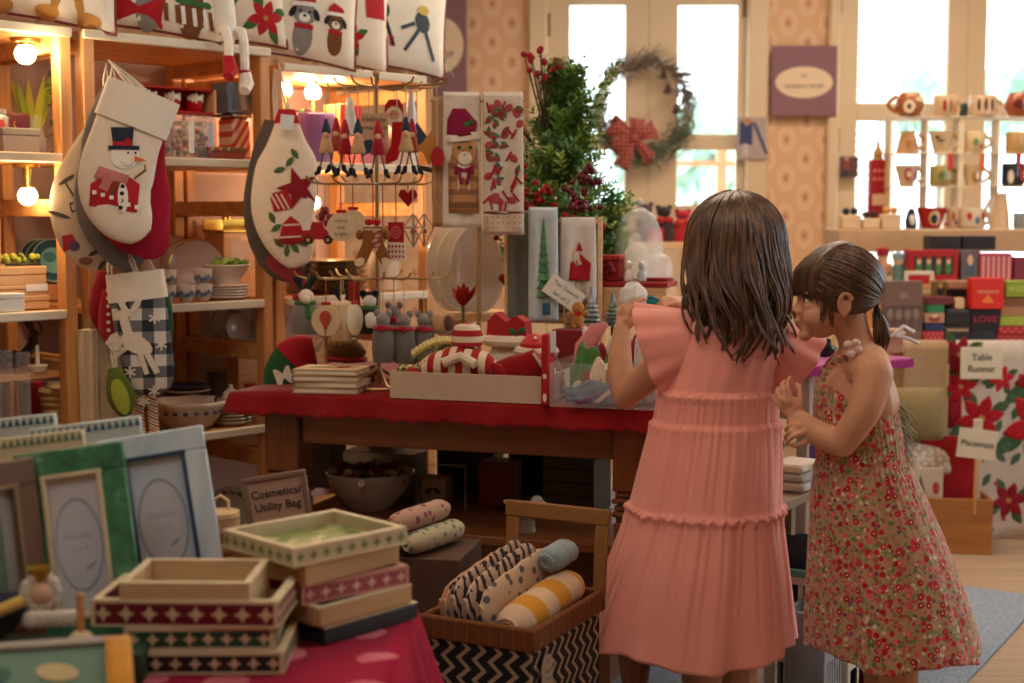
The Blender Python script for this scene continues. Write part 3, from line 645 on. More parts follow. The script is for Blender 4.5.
STR = N('diagonal_stripes'); x, y, z = STR.xyz(); STRM = STR.end(STR.mix(STR.m2('GREATER_THAN', STR.m2('FRACT', STR.m2('MULTIPLY', STR.m2('ADD', STR.m2('MULTIPLY', z, .7), STR.m2('MULTIPLY', x, -1)), 38)), .45), '#c2352c', '#e3b690'), .35)
MB(STRM).box((0, 0, .062), (.066, .08, .124), b=.01).build('body', tn); MB(M('#c9c4bc', .25, .8)).box((0, 0, .128), (.07, .084, .01), b=.003).build('lid', tn)
gift('clear_pack', S(238, .115, Z4 + .136), SA, (.10, .08, .085), 'clear pack of blue grey gift bags on the striped tin', 'pack', '#7f8794', lambda m, f, w, h: [m.use(M(c, .3)).decal(f, rect(.02, h * .8), (x, 0), .2) for x, c in ((-.04, '#4f5866'), (.0, '#b7bcc6'), (.03, '#5c6472'))])
tc = thing('toy_car', 'small dark blue toy car among the jars', 'toy', S(206, .17, Z4 + .124), SA); MB(M('#2b3340', .35)).box((0, 0, .017), (.085, .035, .02), b=.007).box((-.008, 0, .033), (.045, .03, .02), b=.008).build('body', tc)
for x in (-.026, .026):
    for y in (-.018, .018): MB(M('#17181b', .7)).lathe([(0, -.005), (.010, -.005), (.010, .005), (0, .005)], (x, y, .010), 12, (PI / 2, 0, 0)).build('wheel', tc)
gift('glass_block', S(206, .17, Z4 + .001), SA, (.06, .06, .120), 'narrow clear box carrying the toy car', 'box', WRAP)
# gold rimmed plates, cups, bowls
GOLD = M('#c8963e', .25, .9, .04); LIL = CER('#c3aaa6')
for k, (px, dy, r, l) in enumerate(((160, .36, .086, 'grey plate with gold rim, back left of the standing set'), (172, .28, .086, 'large grey plate with gold rim behind the two front plates'), (190, .19, .080, 'grey plate with gold rim just behind the front plate'), (199, .13, .080, 'front gold rimmed grey plate above the cups'))):
    plate(S(px, dy, Z3 + .012), r, SA - .5, l, GOLD, LIL, .2, 'gold rimmed plates')
gift('cream_box', S(232, .37, Z3 + .001), SA, (.12, .1, .185), 'cream box under the gilded tray at the back', 'box', '#d9a878')
gt = thing('gilded_tray', 'gilded openwork tray on a box behind the plates', 'tray', S(232, .37, Z3 + .187), SA); m = MB(GOLD).box((0, 0, .004), (.13, .11, .008))
for k in range(14): m.tube([(-.06 + .0092 * k, -.05, .006), (-.057 + .0092 * k, -.054, .022), (-.06 + .0092 * k, -.052, .034)], .004, 6)
m.box((0, -.052, .037), (.13, .006, .008)).box((0, .05, .02), (.13, .006, .04)); m.build('tray', gt); m = MB(GOLD)
for x in (-.05, -.035): m.lathe([(0, .04), (.008, .04), (.006, .052), (.01, .06), (0, .07)], (x, -.04, 0), 10)
m.build('finial', gt)
def bluecup(m, f, r, h):
    m.use(CER('#5d6f86'))
    for k in range(9): m.decal(f, ell(r * .22, h * .14, 8), (-r * 1.4 + k * r * .35, h * .45 + .1 * h * math.sin(k * 2)), eps=.0008)
for px, dy, z, l in ((168, .045, 0, 'white and blue patterned cup, left of the three at the shelf edge'), (168, .045, .042, 'white and blue patterned cup stacked on the left cup'), (187, .03, 0, 'single white and blue patterned cup between two stacks of cups'), (204, .045, 0, 'white and blue patterned cup, lower of the right stack'), (204, .045, .042, 'white and blue patterned cup on top of the right stack')):
    t = thing('cup', l, 'cup', S(px, dy, Z3 + .001 + z), SA, 'blue patterned cups'); s_mug(t, .027, .048, CER('#ded0c2'), bluecup, None, [(0, 0), (.014, 0), (.016, .003), (.025, .02), (.027, .048), (.0255, .048), (.022, .02), (0, .006)])
CW = CER('#e2d2c4')
for k in range(5): t = thing('dessert_plate', 'white dessert plate in the stack under the white bowl', 'plate', S(228, .07, Z3 + .001 + .008 * k), SA, 'stacked dessert plates'); MB(CW).lathe([(0, 0), (.05, 0), (.064, .008), (.062, .010), (.05, .004), (0, .004)], n=28).build('dish', t)
bo = thing('white_bowl', 'white bowl of green leaves on the stack of dessert plates', 'bowl', S(228, .07, Z3 + .046), SA); MB(CW).lathe([(0, 0), (.034, 0), (.036, .006), (.056, .034), (.066, .052), (.064, .054), (.052, .036), (0, .01)], n=28).build('bowl', bo)
lf = MB(M('#7da03c', .5))
for k in range(26): lf.use(M(R.choice(['#7da03c', '#5c8a35', '#9cb84e']), .5)).ball((R.uniform(-.05, .05), R.uniform(-.04, .04), R.uniform(.045, .064)), (.016, .012, .007), 7, (R.uniform(-1, 1), R.uniform(-1, 1), 0))
lf.build('leaves', bo)
def wineglass(px, dy, zs, h, label, mat_=GLASS):
    t = thing('wine_glass', label, 'glass', S(px, dy, zs + .001), 0, 'stemmed glasses'); MB(mat_).lathe([(0, 0), (.028, 0), (.028, .003), (.005, .008), (.004, h * .45), (.02, h * .55), (.031, h * .75), (.028, h)], n=18).build('bowl', t)
wineglass(234, .30, Z3, .17, 'tall stemmed glass, left of those behind the leafy bowl'); wineglass(243, .24, Z3, .165, 'tall stemmed glass, middle of those behind the leafy bowl'); wineglass(252, .18, Z3, .16, 'tall stemmed glass, right of those behind the leafy bowl')
# lower shelf: big bowl, teapot, standing plates
bb = thing('serving_bowl', 'large cream serving bowl with a scalloped rim and small painted sprigs', 'bowl', S(188, .10, Z2 + .001), SA)
m = MB(CER('#d8c3ae')).grid(lambda u, v: Vector((1, 0, 0)) * 0 + Vector(((.045 + .06 * v ** .7 + (.006 * math.cos(14 * PI * u) * v ** 4)) * math.cos(2 * PI * u), (.045 + .06 * v ** .7 + (.006 * math.cos(14 * PI * u) * v ** 4)) * math.sin(2 * PI * u), .078 * v ** 1.3)), 56, 8, True).lathe([(0, .002), (.045, .002), (.046, 0)], n=28); m.use(M('#4a4654'))
for k in range(8): a = -2.2 + k * .3; m.ball((.098 * math.sin(a + .9), -.098 * math.cos(a + .9), .05), (.007, .004, .004), 6)
m.build('bowl', bb, solid=.004)
for k in range(3): t = thing('blue_plate', 'dark blue rimmed plate stacked behind the serving bowl', 'plate', S(186, .28, Z2 + .06 + .013 * k), SA, 'stacked dark blue plates'); MB(CER(['#39455c', '#d2bda4', '#39455c'][k])).lathe([(0, 0), (.05, 0), (.07, .010), (.068, .013), (.05, .005), (0, .005)], n=28).build('dish', t)
gift('plate_block', S(186, .28, Z2 + .001), SA, (.12, .10, .057), 'wooden block under the dark blue plates', 'block', WOOD_X)
for k in range(4): t = thing('grey_bowl', 'grey green bowl in the nested stack at the back of the low shelf', 'bowl', S(224, .38, Z2 + .001 + .022 * k), SA, 'nested grey bowls'); MB(CER('#8d8370')).lathe([(0, 0), (.03, 0), (.06, .05), (.057, .05), (.028, .006), (0, .006)], n=24).build('bowl', t)
for k in range(4): t = thing('side_plate', 'pale side plate in the stack under the small white teapot', 'plate', S(230, .075, Z2 + .001 + .010 * k), SA, 'stacked side plates'); MB(CER('#c4b5a0')).lathe([(0, 0), (.046, 0), (.058, .010), (.056, .012), (.05, .005), (0, .005)], n=28).build('dish', t)
tp = thing('teapot', 'small white teapot with a dark handle on the side plates', 'teapot', S(230, .075, Z2 + .044), SA)
MB(CER('#d9cbb8')).lathe([(0, 0), (.026, 0), (.036, .02), (.030, .042), (.018, .052), (0, .056)], n=20).build('body', tp); MB(CER('#d9cbb8')).lathe([(0, .052), (.016, .053), (.008, .060), (.004, .062), (.007, .068), (0, .072)], n=14).build('lid', tp); MB(CER('#d9cbb8')).tube([(.03, 0, .018), (.05, 0, .03), (.056, 0, .048)], [.010, .007, .005], 8).build('spout', tp); MB(M('#2c2a2a', .4)).tube([(-.03, 0, .012), (-.05, 0, .018), (-.053, 0, .036), (-.03, 0, .046)], .005, 7).build('handle', tp)
cd_ = thing('red_candle', 'small red candle glass at the right end of the low shelf', 'candle', S(250, .22, Z2 + .001)); MB(M('#a83020', .3)).lathe([(0, 0), (.018, 0), (.02, .09), (.017, .09), (.016, .06), (0, .06)], n=16).build('glass', cd_); MB(M('#f0c890', .5)).lathe([(0, .06), (.015, .06), (.002, .068), (0, .085)], n=10).build('wax', cd_)
def leafrim(m, f, r):
    for k in range(18): a = k * 2 * PI / 18; m.use(CER(['#3e5444', '#586a50', '#75382f'][k % 3])).decal(f, leafo(r * .3, r * .14), (.8 * r * math.cos(a), .8 * r * math.sin(a)), a + 1.2, eps=.002)
gift('plate_rack', sw(.99, .30, Z2 + .001), SA, (.34, .06, .205), 'plain wooden rack board raising the patterned plates on the low shelf', 'rack', WOOD_X)
for px, dy, r, l, g in ((226, .32, .060, 'leaf bordered plate standing left on the low back rail', leafrim), (247, .32, .064, 'leaf bordered plate standing in the middle of the low back rail', leafrim), (238, .29, .045, 'small plain white plate in front of the leaf bordered plates', None), (270, .32, .062, 'plate standing at the right of the low back rail', leafrim)):
    plate(S(px, dy, Z2 + .21), r, SA - .1, l, CER('#8c8478'), CER('#a39688'), .18, 'standing plates on the low shelf', deco=g)
plate(S(226, .07, Z1 + .012), .08, SA - .5, 'large patterned plate standing on the dark bottom shelf', CER('#8c8070'), CER('#a0917e'), .15, deco=leafrim)
plate(S(180, .22, Z1 + .012), .085, SA - .5, 'patterned plate at the back of the dark bottom shelf', CER('#6f675c'), CER('#857866'), .15, deco=leafrim)
# far bay behind the spinning rack
pp = thing('potted_plant', 'green plant with dark red berries below the small globe lamps', 'plant', S(306, .16, Z4 + .001)); MB(M('#6a3a52', .5)).lathe([(0, 0), (.04, 0), (.055, .085), (.05, .085), (.045, .07), (0, .07)]).build('pot', pp); lf = MB()
for k in range(60): a = R.uniform(0, 6.28); e = R.uniform(.1, 1.2); lf.use(M(R.choice(['#3f7a35', '#5a8f45', '#6b2434']), .5)).ball((.06 * math.cos(a) * math.cos(e), .06 * math.sin(a) * math.cos(e), .10 + .06 * math.sin(e)), (.017, .010, .006), 7, (a, e, 0))
lf.build('leaves', pp)
pt = thing('purple_tub', 'translucent purple plastic tub behind the bell stocking', 'tub', S(318, .06, Z4 + .001)); n_ = N('purple_plastic'); MB(n_.end('#b58ad0', .15, 0, .5, 0, .4, .75)).lathe([(0, 0), (.05, 0), (.062, .14), (.066, .145), (.060, .145), (.047, .006), (0, .006)], n=24).build('tub', pt)
MB(M('#d08ab0', .6)).box((-.01, 0, .08), (.05, .05, .14), (0, .15, 0)).build('pink_wrap', pt)
for k in range(6): t = thing('silver_platter', 'shiny silver oval platter in the stack on the middle shelf', 'platter', S(338, .10, Z3 + .001 + .017 * k), SA + .05 * k, 'stacked silver platters'); MB(M('#d9c9ae', .18, .85, .05)).lathe([(0, 0), (.085, 0), (.11, .014), (.12, .016), (.11, .018), (.083, .004), (0, .004)], n=32, sy=.7).build('platter', t)
gift('pink_box', S(366, .12, Z4 + .001), SA, (.10, .08, .12), 'pink gift box on the far upper shelf behind the hanging gnomes', 'box', '#b8707c'); gift('white_carton', S(398, .12, Z4 + .001), SA, (.11, .08, .15), 'white carton on the far upper shelf behind the cone ornaments', 'box', '#d8cec0')
gift('orange_box', S(345, .20, Z4 + .001), SA, (.09, .08, .19), 'red topped orange box on the far upper shelf', 'box', '#cf8a50', lambda m, f, w, h: m.use(PAP('#c22a24')).decal(f, rect(w * .98, h * .35), (0, h * .31), rings=1))
jar_thing('ceramic_jar', 384, .10, Z3, .05, .17, 'cream ceramic jar on the far middle shelf behind the rack', 'jar', CER('#e0cdb4'), CER('#cfb898')); jar_thing('ceramic_jar', 300, .20, Z3, .045, .13, 'grey ceramic jar beside the silver platters', 'jar', CER('#9b938b'), CER('#8a827a'))
# ------------------------------------------------------------------ hanging stockings
def crom(pts, k=4):
    out = []
    for i in range(len(pts) - 1):
        a, b, c, d = (pts[max(0, min(len(pts) - 1, i + j))] for j in (-1, 0, 1, 2))
        for q in range(k):
            t = q / k; out.append(tuple(.5 * (2 * y + (z - x) * t + (2 * x - 5 * y + 4 * z - w) * t * t + (3 * y - x - 3 * z + w) * t ** 3) for x, y, z, w in zip(a, b, c, d)))
    return out + [tuple(pts[-1])]
def hanging(name, label, cat, spine, Y, mat_, deco=None, cuff=None, cuffmat=None, rz=.27, fl=.28, hook=None, group=None, loopmat=None, eps=0):
    x0, y0 = hook or (spine[0][0], spine[0][1] - 12); s = Y / FPX; t = thing(name, label, cat, P(x0, y0, Y), rz, group)
    q = lambda x, y: ((x - x0) * s, (y0 - y) * s)
    sp = crom([q(x, y) + (w * s,) for x, y, w in spine]); n0 = int(cuff * 4) if cuff else 0
    def surf(x, z):
        best = min(sp, key=lambda p: (p[0] - x) ** 2 + (p[1] - z) ** 2 - .3 * p[2] ** 2); d = math.hypot(best[0] - x, best[1] - z)
        return Vector((x, -best[2] * fl * math.sqrt(max(0.02, 1 - min(1, d / best[2]) ** 2)) - .001, z))
    m = MB(mat_); r = [p[2] for p in sp]; r[-1] *= .35
    m.tube([(p[0], 0, p[1]) for p in sp], r, 20, flat=((0, 1, 0), fl))
    if deco: deco(m, surf, q, s)
    m.build('body', t)
    if cuff:
        c = MB(cuffmat); k = sp[:n0 + 1]; c.tube([(p[0], 0, p[1]) for p in k], [p[2] * 1.06 + .002 for p in k], 20, flat=((0, 1, 0), fl * 1.15)); c.build('cuff', t)
    MB(loopmat or FAB('#d8cbb8')).tube([(sp[0][0], 0, sp[0][1]), (sp[0][0] * .5 - .004, .0, sp[0][1] * .5), (0, 0, 0), (sp[0][0] * .5 + .006, 0, sp[0][1] * .5), (sp[0][0] + .006, 0, sp[0][1])], .003, 6).build('loop', t)
    return t
CREAMF = FAB('#ead9c2', .06); CRIM = FAB('#a3122f'); DGRY = FAB('#4b4a48')
def snowman(m, f, q, s):
    d = lambda mat_, poly, x, y, rot=0, eps=.001: m.use(mat_).decal(f, [(a * s, b * s) for a, b in poly], q(x, y), rot, eps=eps)
    W = FAB('#f3e9da', .04); R_ = FAB('#b8242e')
    d(W, ell(14, 13), 122, 154, eps=.001); d(R_, [(-24, -18), (22, -20), (23, 8), (14, 14), (-12, 14), (-24, 4)], 112, 188, -.1, eps=.0015); d(W, ell(5, 15), 119, 195, eps=.002)
    d(FAB('#c77a78'), [(-18, -5), (14, -7), (16, 2), (-14, 7)], 110, 173, -.15, eps=.003); d(FAB('#c77a78'), rect(9, 17), 104, 180, -.5, eps=.0035); d(BRN, rect(4, 15), 111, 186, -.5, eps=.004)
    for k in range(4): d(BLK, ell(2.2, 2.2, 8), 119 - k * .8, 184 + k * 7, eps=.004)
    for k in range(6): d(W, rect(4, 4), 92 + k * 8, 190 + k * 2.5 + (k > 3) * 2, eps=.0045)
    H = FAB('#2b3340'); d(H, rect(30, 4), 121, 146, eps=.003); d(H, [(-9, 0), (9, 0), (11, 19), (-11, 19)], 120, 145, eps=.003); d(RED, rect(19, 4), 120, 142, eps=.004); d(RED, star(4), 125, 139, eps=.005)
    d(FAB('#d8692c'), tri(6, 12), 131, 157, -1.7, eps=.004); d(BLK, ell(1.3, 1.3, 6), 125, 151, eps=.004); d(BLK, ell(1.3, 1.3, 6), 132, 151, eps=.004)
    for k in range(6): d(BLK, ell(.7, .7, 5), 119 + k * 2, 161 + [0, 2, 3, 3, 2, 0][k], eps=.004)
    d(BRN, rect(2, 15), 136, 172, -.9, eps=.003); d(BRN, rect(1.5, 7), 141, 166, .1, eps=.003)
def nordic(m, f, q, s):
    d = lambda mat_, poly, x, y, rot=0, eps=.001: m.use(mat_).decal(f, [(a * s, b * s) for a, b in poly], q(x, y), rot, eps=eps)
    d(DGRY, ell(9, 2), 66, 178, .6); d(DGRY, rect(2, 22), 70, 190, .5); d(DGRY, rect(13, 10), 75, 204, .2); d(FAB('#cbb79c'), rect(10, 6), 75, 204, .2, eps=.002); d(DGRY, ell(11, 2), 58, 212, -.3)
    d(FAB('#b03438'), [(-7, -9), (8, -3), (2, 9), (-8, 7)], 68, 240); d(FAB('#5a4a66'), ell(5, 5), 72, 243, eps=.002); d(DGRY, ell(6, 2), 90, 250, .5); d(DGRY, ell(6, 2), 97, 262, .9); d(FAB('#8a5a48'), ell(7, 4), 82, 258)
SW = 'snowman and other large stockings'
hanging('christmas_stocking', 'cream stocking with a snowman in a black top hat and red coat', 'stocking', [(142, 89, 34), (133, 112, 34), (123, 138, 34), (115, 165, 36), (112, 188, 35), (118, 208, 31), (129, 225, 22), (137, 236, 10)], 3.50, CREAMF, snowman, 1.5, FAB('#eadfcd', .05), hook=(108, 60), fl=.25)
hanging('christmas_stocking', 'crimson stocking hanging just behind the snowman stocking', 'stocking', [(138, 95, 28), (132, 130, 30), (126, 165, 36), (126, 195, 40), (134, 222, 34), (146, 244, 20), (150, 256, 9)], 3.545, CRIM, hook=(110, 62), fl=.2)
hanging('christmas_stocking', 'dark grey stocking behind the crimson one, its side and toe showing', 'stocking', [(112, 88, 10), (102, 130, 18), (102, 165, 24), (100, 195, 28), (106, 222, 26), (122, 250, 20), (134, 264, 10)], 3.585, FAB('#6d6a66'), hook=(112, 66), fl=.14)
hanging('christmas_stocking', 'beige stocking with grey reindeer sketches, leftmost on the post', 'stocking', [(104, 95, 6), (96, 125, 10), (86, 158, 20), (79, 190, 28), (79, 220, 28), (88, 245, 24), (100, 258, 12)], 3.618, FAB('#cdb497'), nordic, hook=(106, 64), fl=.13)
CK = N('buffalo_check'); x, y, z = CK.xyz(); gx = CK.m2('GREATER_THAN', CK.m2('FRACT', CK.m2('MULTIPLY', x, 17)), .5); gz = CK.m2('GREATER_THAN', CK.m2('FRACT', CK.m2('MULTIPLY', z, 17)), .5)
CHECK = CK.end(CK.ramp(CK.m2('MULTIPLY', CK.m2('ADD', gx, gz), .5), [(0, '#d8cdbd'), (.3, '#6b6a6a'), (.75, '#24262c')], True), .9)
def reindeer(m, f, q, s):
    W = FAB('#e2d3bc', .05); d = lambda poly, x, y, rot=0, eps=.002: m.use(W).decal(f, [(a * s, b * s) for a, b in poly], q(x, y), rot, eps=eps)
    d(ell(17, 9), 134, 344, -.5); d(rect(9, 22), 124, 325, .25); d(ell(9, 5), 121, 314, .4); d(rect(6, 26), 148, 362, .45); d(rect(5, 24), 140, 363, .3); d(rect(5, 18), 118, 352, -.9); d(rect(4, 16), 112, 344, 1.3)
    d(ell(7, 9), 113, 342)
    for sx in (-1, 1):
        for k in range(5): d(ell(3, 6), 126 + sx * (6 + 2.4 * k) + 2, 306 - 5 * k, -sx * .7 + .15 * k)
        d(ell(2, 5), 126 + sx * 11, 294, sx * .5); d(ell(2, 5), 128 + sx * 15, 288, -sx * .2)
    for x, y in ((118, 297), (152, 318), (127, 372), (150, 392), (158, 345), (140, 402)):
        for a in range(3): d(rect(2, 12), x, y, a * PI / 3, .0025)
hanging('christmas_stocking', 'black and white checked stocking with a cream leaping reindeer', 'stocking', [(134, 272, 26), (137, 300, 27), (140, 330, 27), (144, 358, 26), (148, 380, 23), (151, 396, 14)], 3.585, CHECK, reindeer, 1, CREAMF, hook=(128, 250), fl=.26)
hanging('christmas_stocking', 'dark crimson stocking edge hanging behind the checked reindeer stocking', 'stocking', [(108, 272, 10), (104, 295, 14), (102, 315, 13), (104, 332, 6)], 3.648, FAB('#8c1420'), hook=(110, 258), fl=.3)
hanging('christmas_stocking', 'dark green stocking peeping out right of the checked reindeer stocking', 'stocking', [(152, 275, 10), (156, 305, 14), (160, 335, 11), (160, 352, 5)], 3.645, FAB('#2c5a34'), hook=(148, 258), fl=.3)
hanging('christmas_stocking', 'narrow red and green dotted stocking left of the checked one', 'stocking', [(108, 290, 6), (106, 312, 8), (106, 330, 8), (108, 345, 4)], 3.622, FAB('#b02a2a'), lambda m, f, q, s: [m.use(WHI).decal(f, ell(2 * s, 2 * s, 8), q(107, 290 + 8 * k)) for k in range(6)], hook=(110, 262), fl=.3)
def pearin(m, f, q, s): m.use(FAB('#a3a83a')).decal(f, [(a * s, b * s) for a, b in ell(8, 19, 18)], q(119, 397), .25, eps=.001)
hanging('felt_pear', 'yellow green felt pear with a dark rim below the checked stocking', 'ornament', [(113, 368, 6), (116, 382, 11), (120, 398, 14), (123, 412, 9), (125, 418, 4)], 3.555, FAB('#5c6b24'), pearin, hook=(112, 345), fl=.35)
STK = N('knit_stripes'); x, y, z = STK.xyz(); KNIT = STK.end(STK.ramp(STK.m2('FRACT', STK.m2('MULTIPLY', STK.m2('ADD', z, STK.m2('MULTIPLY', x, .5)), 60)), [(0, '#a83232'), (.3, '#e0d0b4'), (.55, '#4b6b45'), (.75, '#e0d0b4')], True), .9)
for px, l in ((137, 'thin striped elf leg, left of the pair under the checked stocking'), (151, 'thin striped elf leg, right of the pair under the checked stocking')):
    hanging('elf_sock', l, 'stocking', [(px, 396, 5), (px + 1, 412, 5), (px + 2, 428, 5), (px + 4, 444, 6), (px + 12, 450, 5)], 3.63, KNIT, hook=(px, 386), fl=.8, group='striped elf legs')
for i, (a, b, top, bot, c, l) in enumerate(((78, 97, 330, 436, '#cbb292', 'long folded beige towel hanging left by the shelf post'), (97, 136, 306, 434, '#b99f83', 'wider folded tan towel hanging behind the checked stocking'))):
    s = 3.66 / FPX; w, h = (b - a) * s, (bot - top) * s; t = thing('hanging_towel', l, 'towel', P((a + b) / 2, top, 3.64 + .025 * i), .27)
    MB(FAB(c)).grid(lambda u, v: Vector((w * (math.cos(2 * PI * u)) / 2 * (1 + .05 * math.sin(7 * v)), .012 * math.sin(2 * PI * u) + .003 * math.sin(14 * PI * u), -h * v)), 40, 12, True).grid(lambda u, v: Vector((w * .52 * math.cos(2 * PI * u) * v, .013 * math.sin(2 * PI * u) * v, .004 * (1 - v))), 24, 3, True).build('cloth', t)
    MB(FAB('#a58f74')).tube([(-.004, 0, 0), (-.004, 0, .03), (.004, 0, .03), (.004, 0, 0)], .002, 5).build('loop', t)
def bellprint(m, f, q, s):
    d = lambda mat_, poly, x, y, rot=0, eps=.001: m.use(mat_).decal(f, [(a * s, b * s) for a, b in poly], q(x, y), rot, eps=eps)
    R1, R2 = FAB('#b0222e'), FAB('#8e1a28')
    for x, y, r in ((288, 160, .9), (293, 152, 2.2), (278, 168, .3), (272, 195, 1.2), (274, 225, .6), (276, 240, 2.4), (292, 245, -.9), (284, 248, 1.5), (300, 240, -.6), (270, 215, 2)): d(FAB('#4d6a3c'), leafo(13, 6), x, y, r)
    d(R2, star(22, .42), 296, 186, .3, .0015); d(R1, [(-10, -8), (9, -10), (10, 10), (-8, 10)], 279, 199, .3, .002)
    for k in range(3): d(CREAMF, rect(1.6, 17), 273 + 5 * k, 199, .5, .003)
    d(R1, [(-14, -12), (14, -12), (8, 6), (0, 13), (-8, 6)], 289, 226, .05, .0025); d(CREAMF, rect(24, 1.6), 289, 234, .05, .0035); d(CREAMF, rect(16, 1.6), 289, 222, .05, .0035); d(R2, ell(14, 3.4), 289, 238, .05, .003)
hanging('christmas_stocking', 'cream stocking printed with red bells and star, red cuff and white tag', 'stocking', [(286, 108, 7), (286, 122, 12), (286, 140, 19), (286, 160, 29), (283, 185, 32), (281, 208, 31), (286, 232, 27), (293, 252, 19), (297, 264, 10)], 3.965, CREAMF, bellprint, 1, FAB('#b3202c'), hook=(278, 62), fl=.24, rz=.16)
hanging('christmas_stocking', 'dark grey backed stocking behind the bell stocking with a pink toe', 'stocking', [(274, 120, 10), (268, 150, 16), (264, 185, 20), (264, 212, 22), (272, 240, 24), (284, 262, 20), (294, 274, 9)], 4.01, FAB('#5d544c'), lambda m, f, q, s: m.use(FAB('#a8404e')).decal(f, [(a * s, b * s) for a, b in ell(24, 9)], q(283, 268), -.6), hook=(274, 66), fl=.22, rz=.16)
tg = thing('price_tag', 'small white paper tag on the red cuff of the bell stocking', 'tag', P(287, 122, 3.93), .16); MB(PAP('#d8e0e2')).box((0, 0, 0), (.036, .002, .04), (0, .1, 0), b=.001).build('paper', tg)
# ------------------------------------------------------------------ the main table
TA = math.radians(-18); TL = Vector((-.64, 3.62, 0)); TZ = .757; TU = Vector((math.cos(TA), math.sin(TA), 0)); TV = Vector((-math.sin(TA), math.cos(TA), 0))
def tw_(x, y, z=TZ): return TL + TU * x + TV * y + Vector((0, 0, z))
def T(px, py, z=TZ): return PZ(px, py, z + .001)
def TY(px, Y, z=TZ): p = P(px, 300, Y); return Vector((p.x, Y, z + .001))
tb = thing('display_table', 'heavy brown wooden table under the red cloth and ornaments', 'table', TL, TA)
MB(DARK_X).box((.51, .37, .735), (1.10, .78, .03), b=.006).build('table_top', tb)
m = MB(DARK_X)
for y in (.035, .705): MB(DARK_X).box((.51, y, .672), (.82, .028, .094)).build('apron', tb)
for x in (.04, .98): MB(DARK_X).box((x, .37, .672), (.028, .57, .094)).build('apron', tb)
for x, y in ((.05, .05), (.97, .05), (.05, .69), (.97, .69)):
    m = MB(DARK_Z).box((x, y, .635), (.095, .095, .168), b=.004)
    for z, w in ((.543, .085), (.528, .098), (.510, .088), (.496, .098), (.482, .082)): m.box((x, y, z), (w, w, .013), b=.005)
    m.box((x, y, .375), (.09, .09, .20), b=.004).lathe([(.044, 0), (.044, .02), (.03, .06), (.05, .2), (.045, .275)], (x, y, 0), 20).build('leg', tb)
MB(DARK_X).box((.51, .37, .405), (.98, .70, .022)).build('lower_shelf', tb)
RC = N('red_cloth'); f_ = RC.noise(5, detail=3); RC.bump(RC.noise(420, detail=2), .3, .001); REDC = RC.end(RC.mix(f_, '#78090f', '#9a1016'), .85, 0, .2, .2)
tcl = thing('tablecloth', 'bright red felt tablecloth with a scalloped edge on the wooden table', 'tablecloth', TL, TA)
m = MB(REDC); X0, X1, Y0, Y1 = -.075, 1.075, -.035, .775; per = [(X0 + (X1 - X0) * i / 90, Y0) for i in range(90)] + [(X1, Y0 + (Y1 - Y0) * i / 80) for i in range(80)] + [(X1 - (X1 - X0) * i / 90, Y1) for i in range(90)] + [(X0, Y1 - (Y1 - Y0) * i / 80) for i in range(80)]; npr = len(per)
def skirt(u, v):
    i = int(round(u * npr)) % npr; x, y = per[i]; cx, cy = (x - .5) / .575, (y - .37) / .405; w = .012 * v * (1 + .8 * math.sin(i * .37) + .4 * math.sin(i * .9 + 1)); k = max(abs(cx), abs(cy))
    ox, oy = (1 if cx > .97 else -1 if cx < -.97 else 0), (1 if cy > .97 else -1 if cy < -.97 else 0)
    return Vector((x + ox * w, y + oy * w, .7555 - (.056 - .007 * abs(math.sin(i * PI / 4))) * v ** 1 - .0 * k))
m.grid(skirt, npr, 6, True); o = len(m.v); m.add([(x, y, .7555) for x, y in per], [tuple(range(npr))]); m.build('cloth', tcl, solid=.002)
# booklets
for k, (dx, r, c) in enumerate(((0, .18, '#d3b896'), (.004, .10, '#dcc3a0'), (-.003, .22, '#c9ab86'), (.002, .12, '#d8b98e'))):
    t = thing('booklet', 'pale booklet at the table corner, ' + ('lowest of the stack', 'second from the bottom of the stack', 'third from the bottom of the stack', 'topmost of the stack with a printed cover')[k], 'book', T(331, 391) + Vector((dx, 0, .0155 * k)), TA + r, 'booklets on the table corner')
    MB(PAP('#eadcc4')).box((.001, 0, .007), (.166, .116, .0115)).build('pages', t); m = MB(PAP(c)).box((0, 0, .0008), (.17, .12, .0012), b=.0003).box((0, 0, .0138), (.17, .12, .0012), b=.0003).box((-.0845, 0, .0073), (.0012, .12, .013), b=.0003)
    if k == 3: m.use(PAP('#7d8a4e')).decal(lambda x, z: ((x, z, .0145), (0, 0, 1)), ell(.03, .02), (-.03, 0), eps=.0004); m.use(PAP('#a8402e')).decal(lambda x, z: ((x, z, .0145), (0, 0, 1)), ell(.02, .025), (.03, .01), eps=.0004)
    m.build('cover', t)
# the long white tray and what lies in it
LT = T(466, 401.5) ; tray = thing('cardboard_tray', 'long shallow white cardboard tray full of soft elves and santas', 'tray', LT, TA); CB = PAP('#c9b09a')
MB(CB).box((0, .135, .0025), (.40, .27, .004)).build('floor_panel', tray)
for n_, c, d in (('side_panel', (0, .0025, .034), (.40, .004, .066)), ('side_panel', (0, .2675, .034), (.40, .004, .066)), ('side_panel', (-.198, .135, .034), (.004, .26, .066)), ('side_panel', (.198, .135, .034), (.004, .26, .066))): MB(CB).box(c, d).build(n_, tray)
def tl(x, y, z): return LT + TU * x + TV * y + Vector((0, 0, z))
def stripes(name, c1, c2, k, ax=2, w=.5):
    n = N(name); q = n.xyz(); return n.end(n.mix(n.m2('GREATER_THAN', n.m2('FRACT', n.m2('MULTIPLY', q[ax], k)), w), c1, c2), .9)
RWZ = stripes('red_white_knit', '#a81a22', '#e0cdb0', 38, 0); RWX = stripes('red_white_legs', '#a81a22', '#e0cdb0', 46, 2)
SKINF = FAB('#d9a27c')
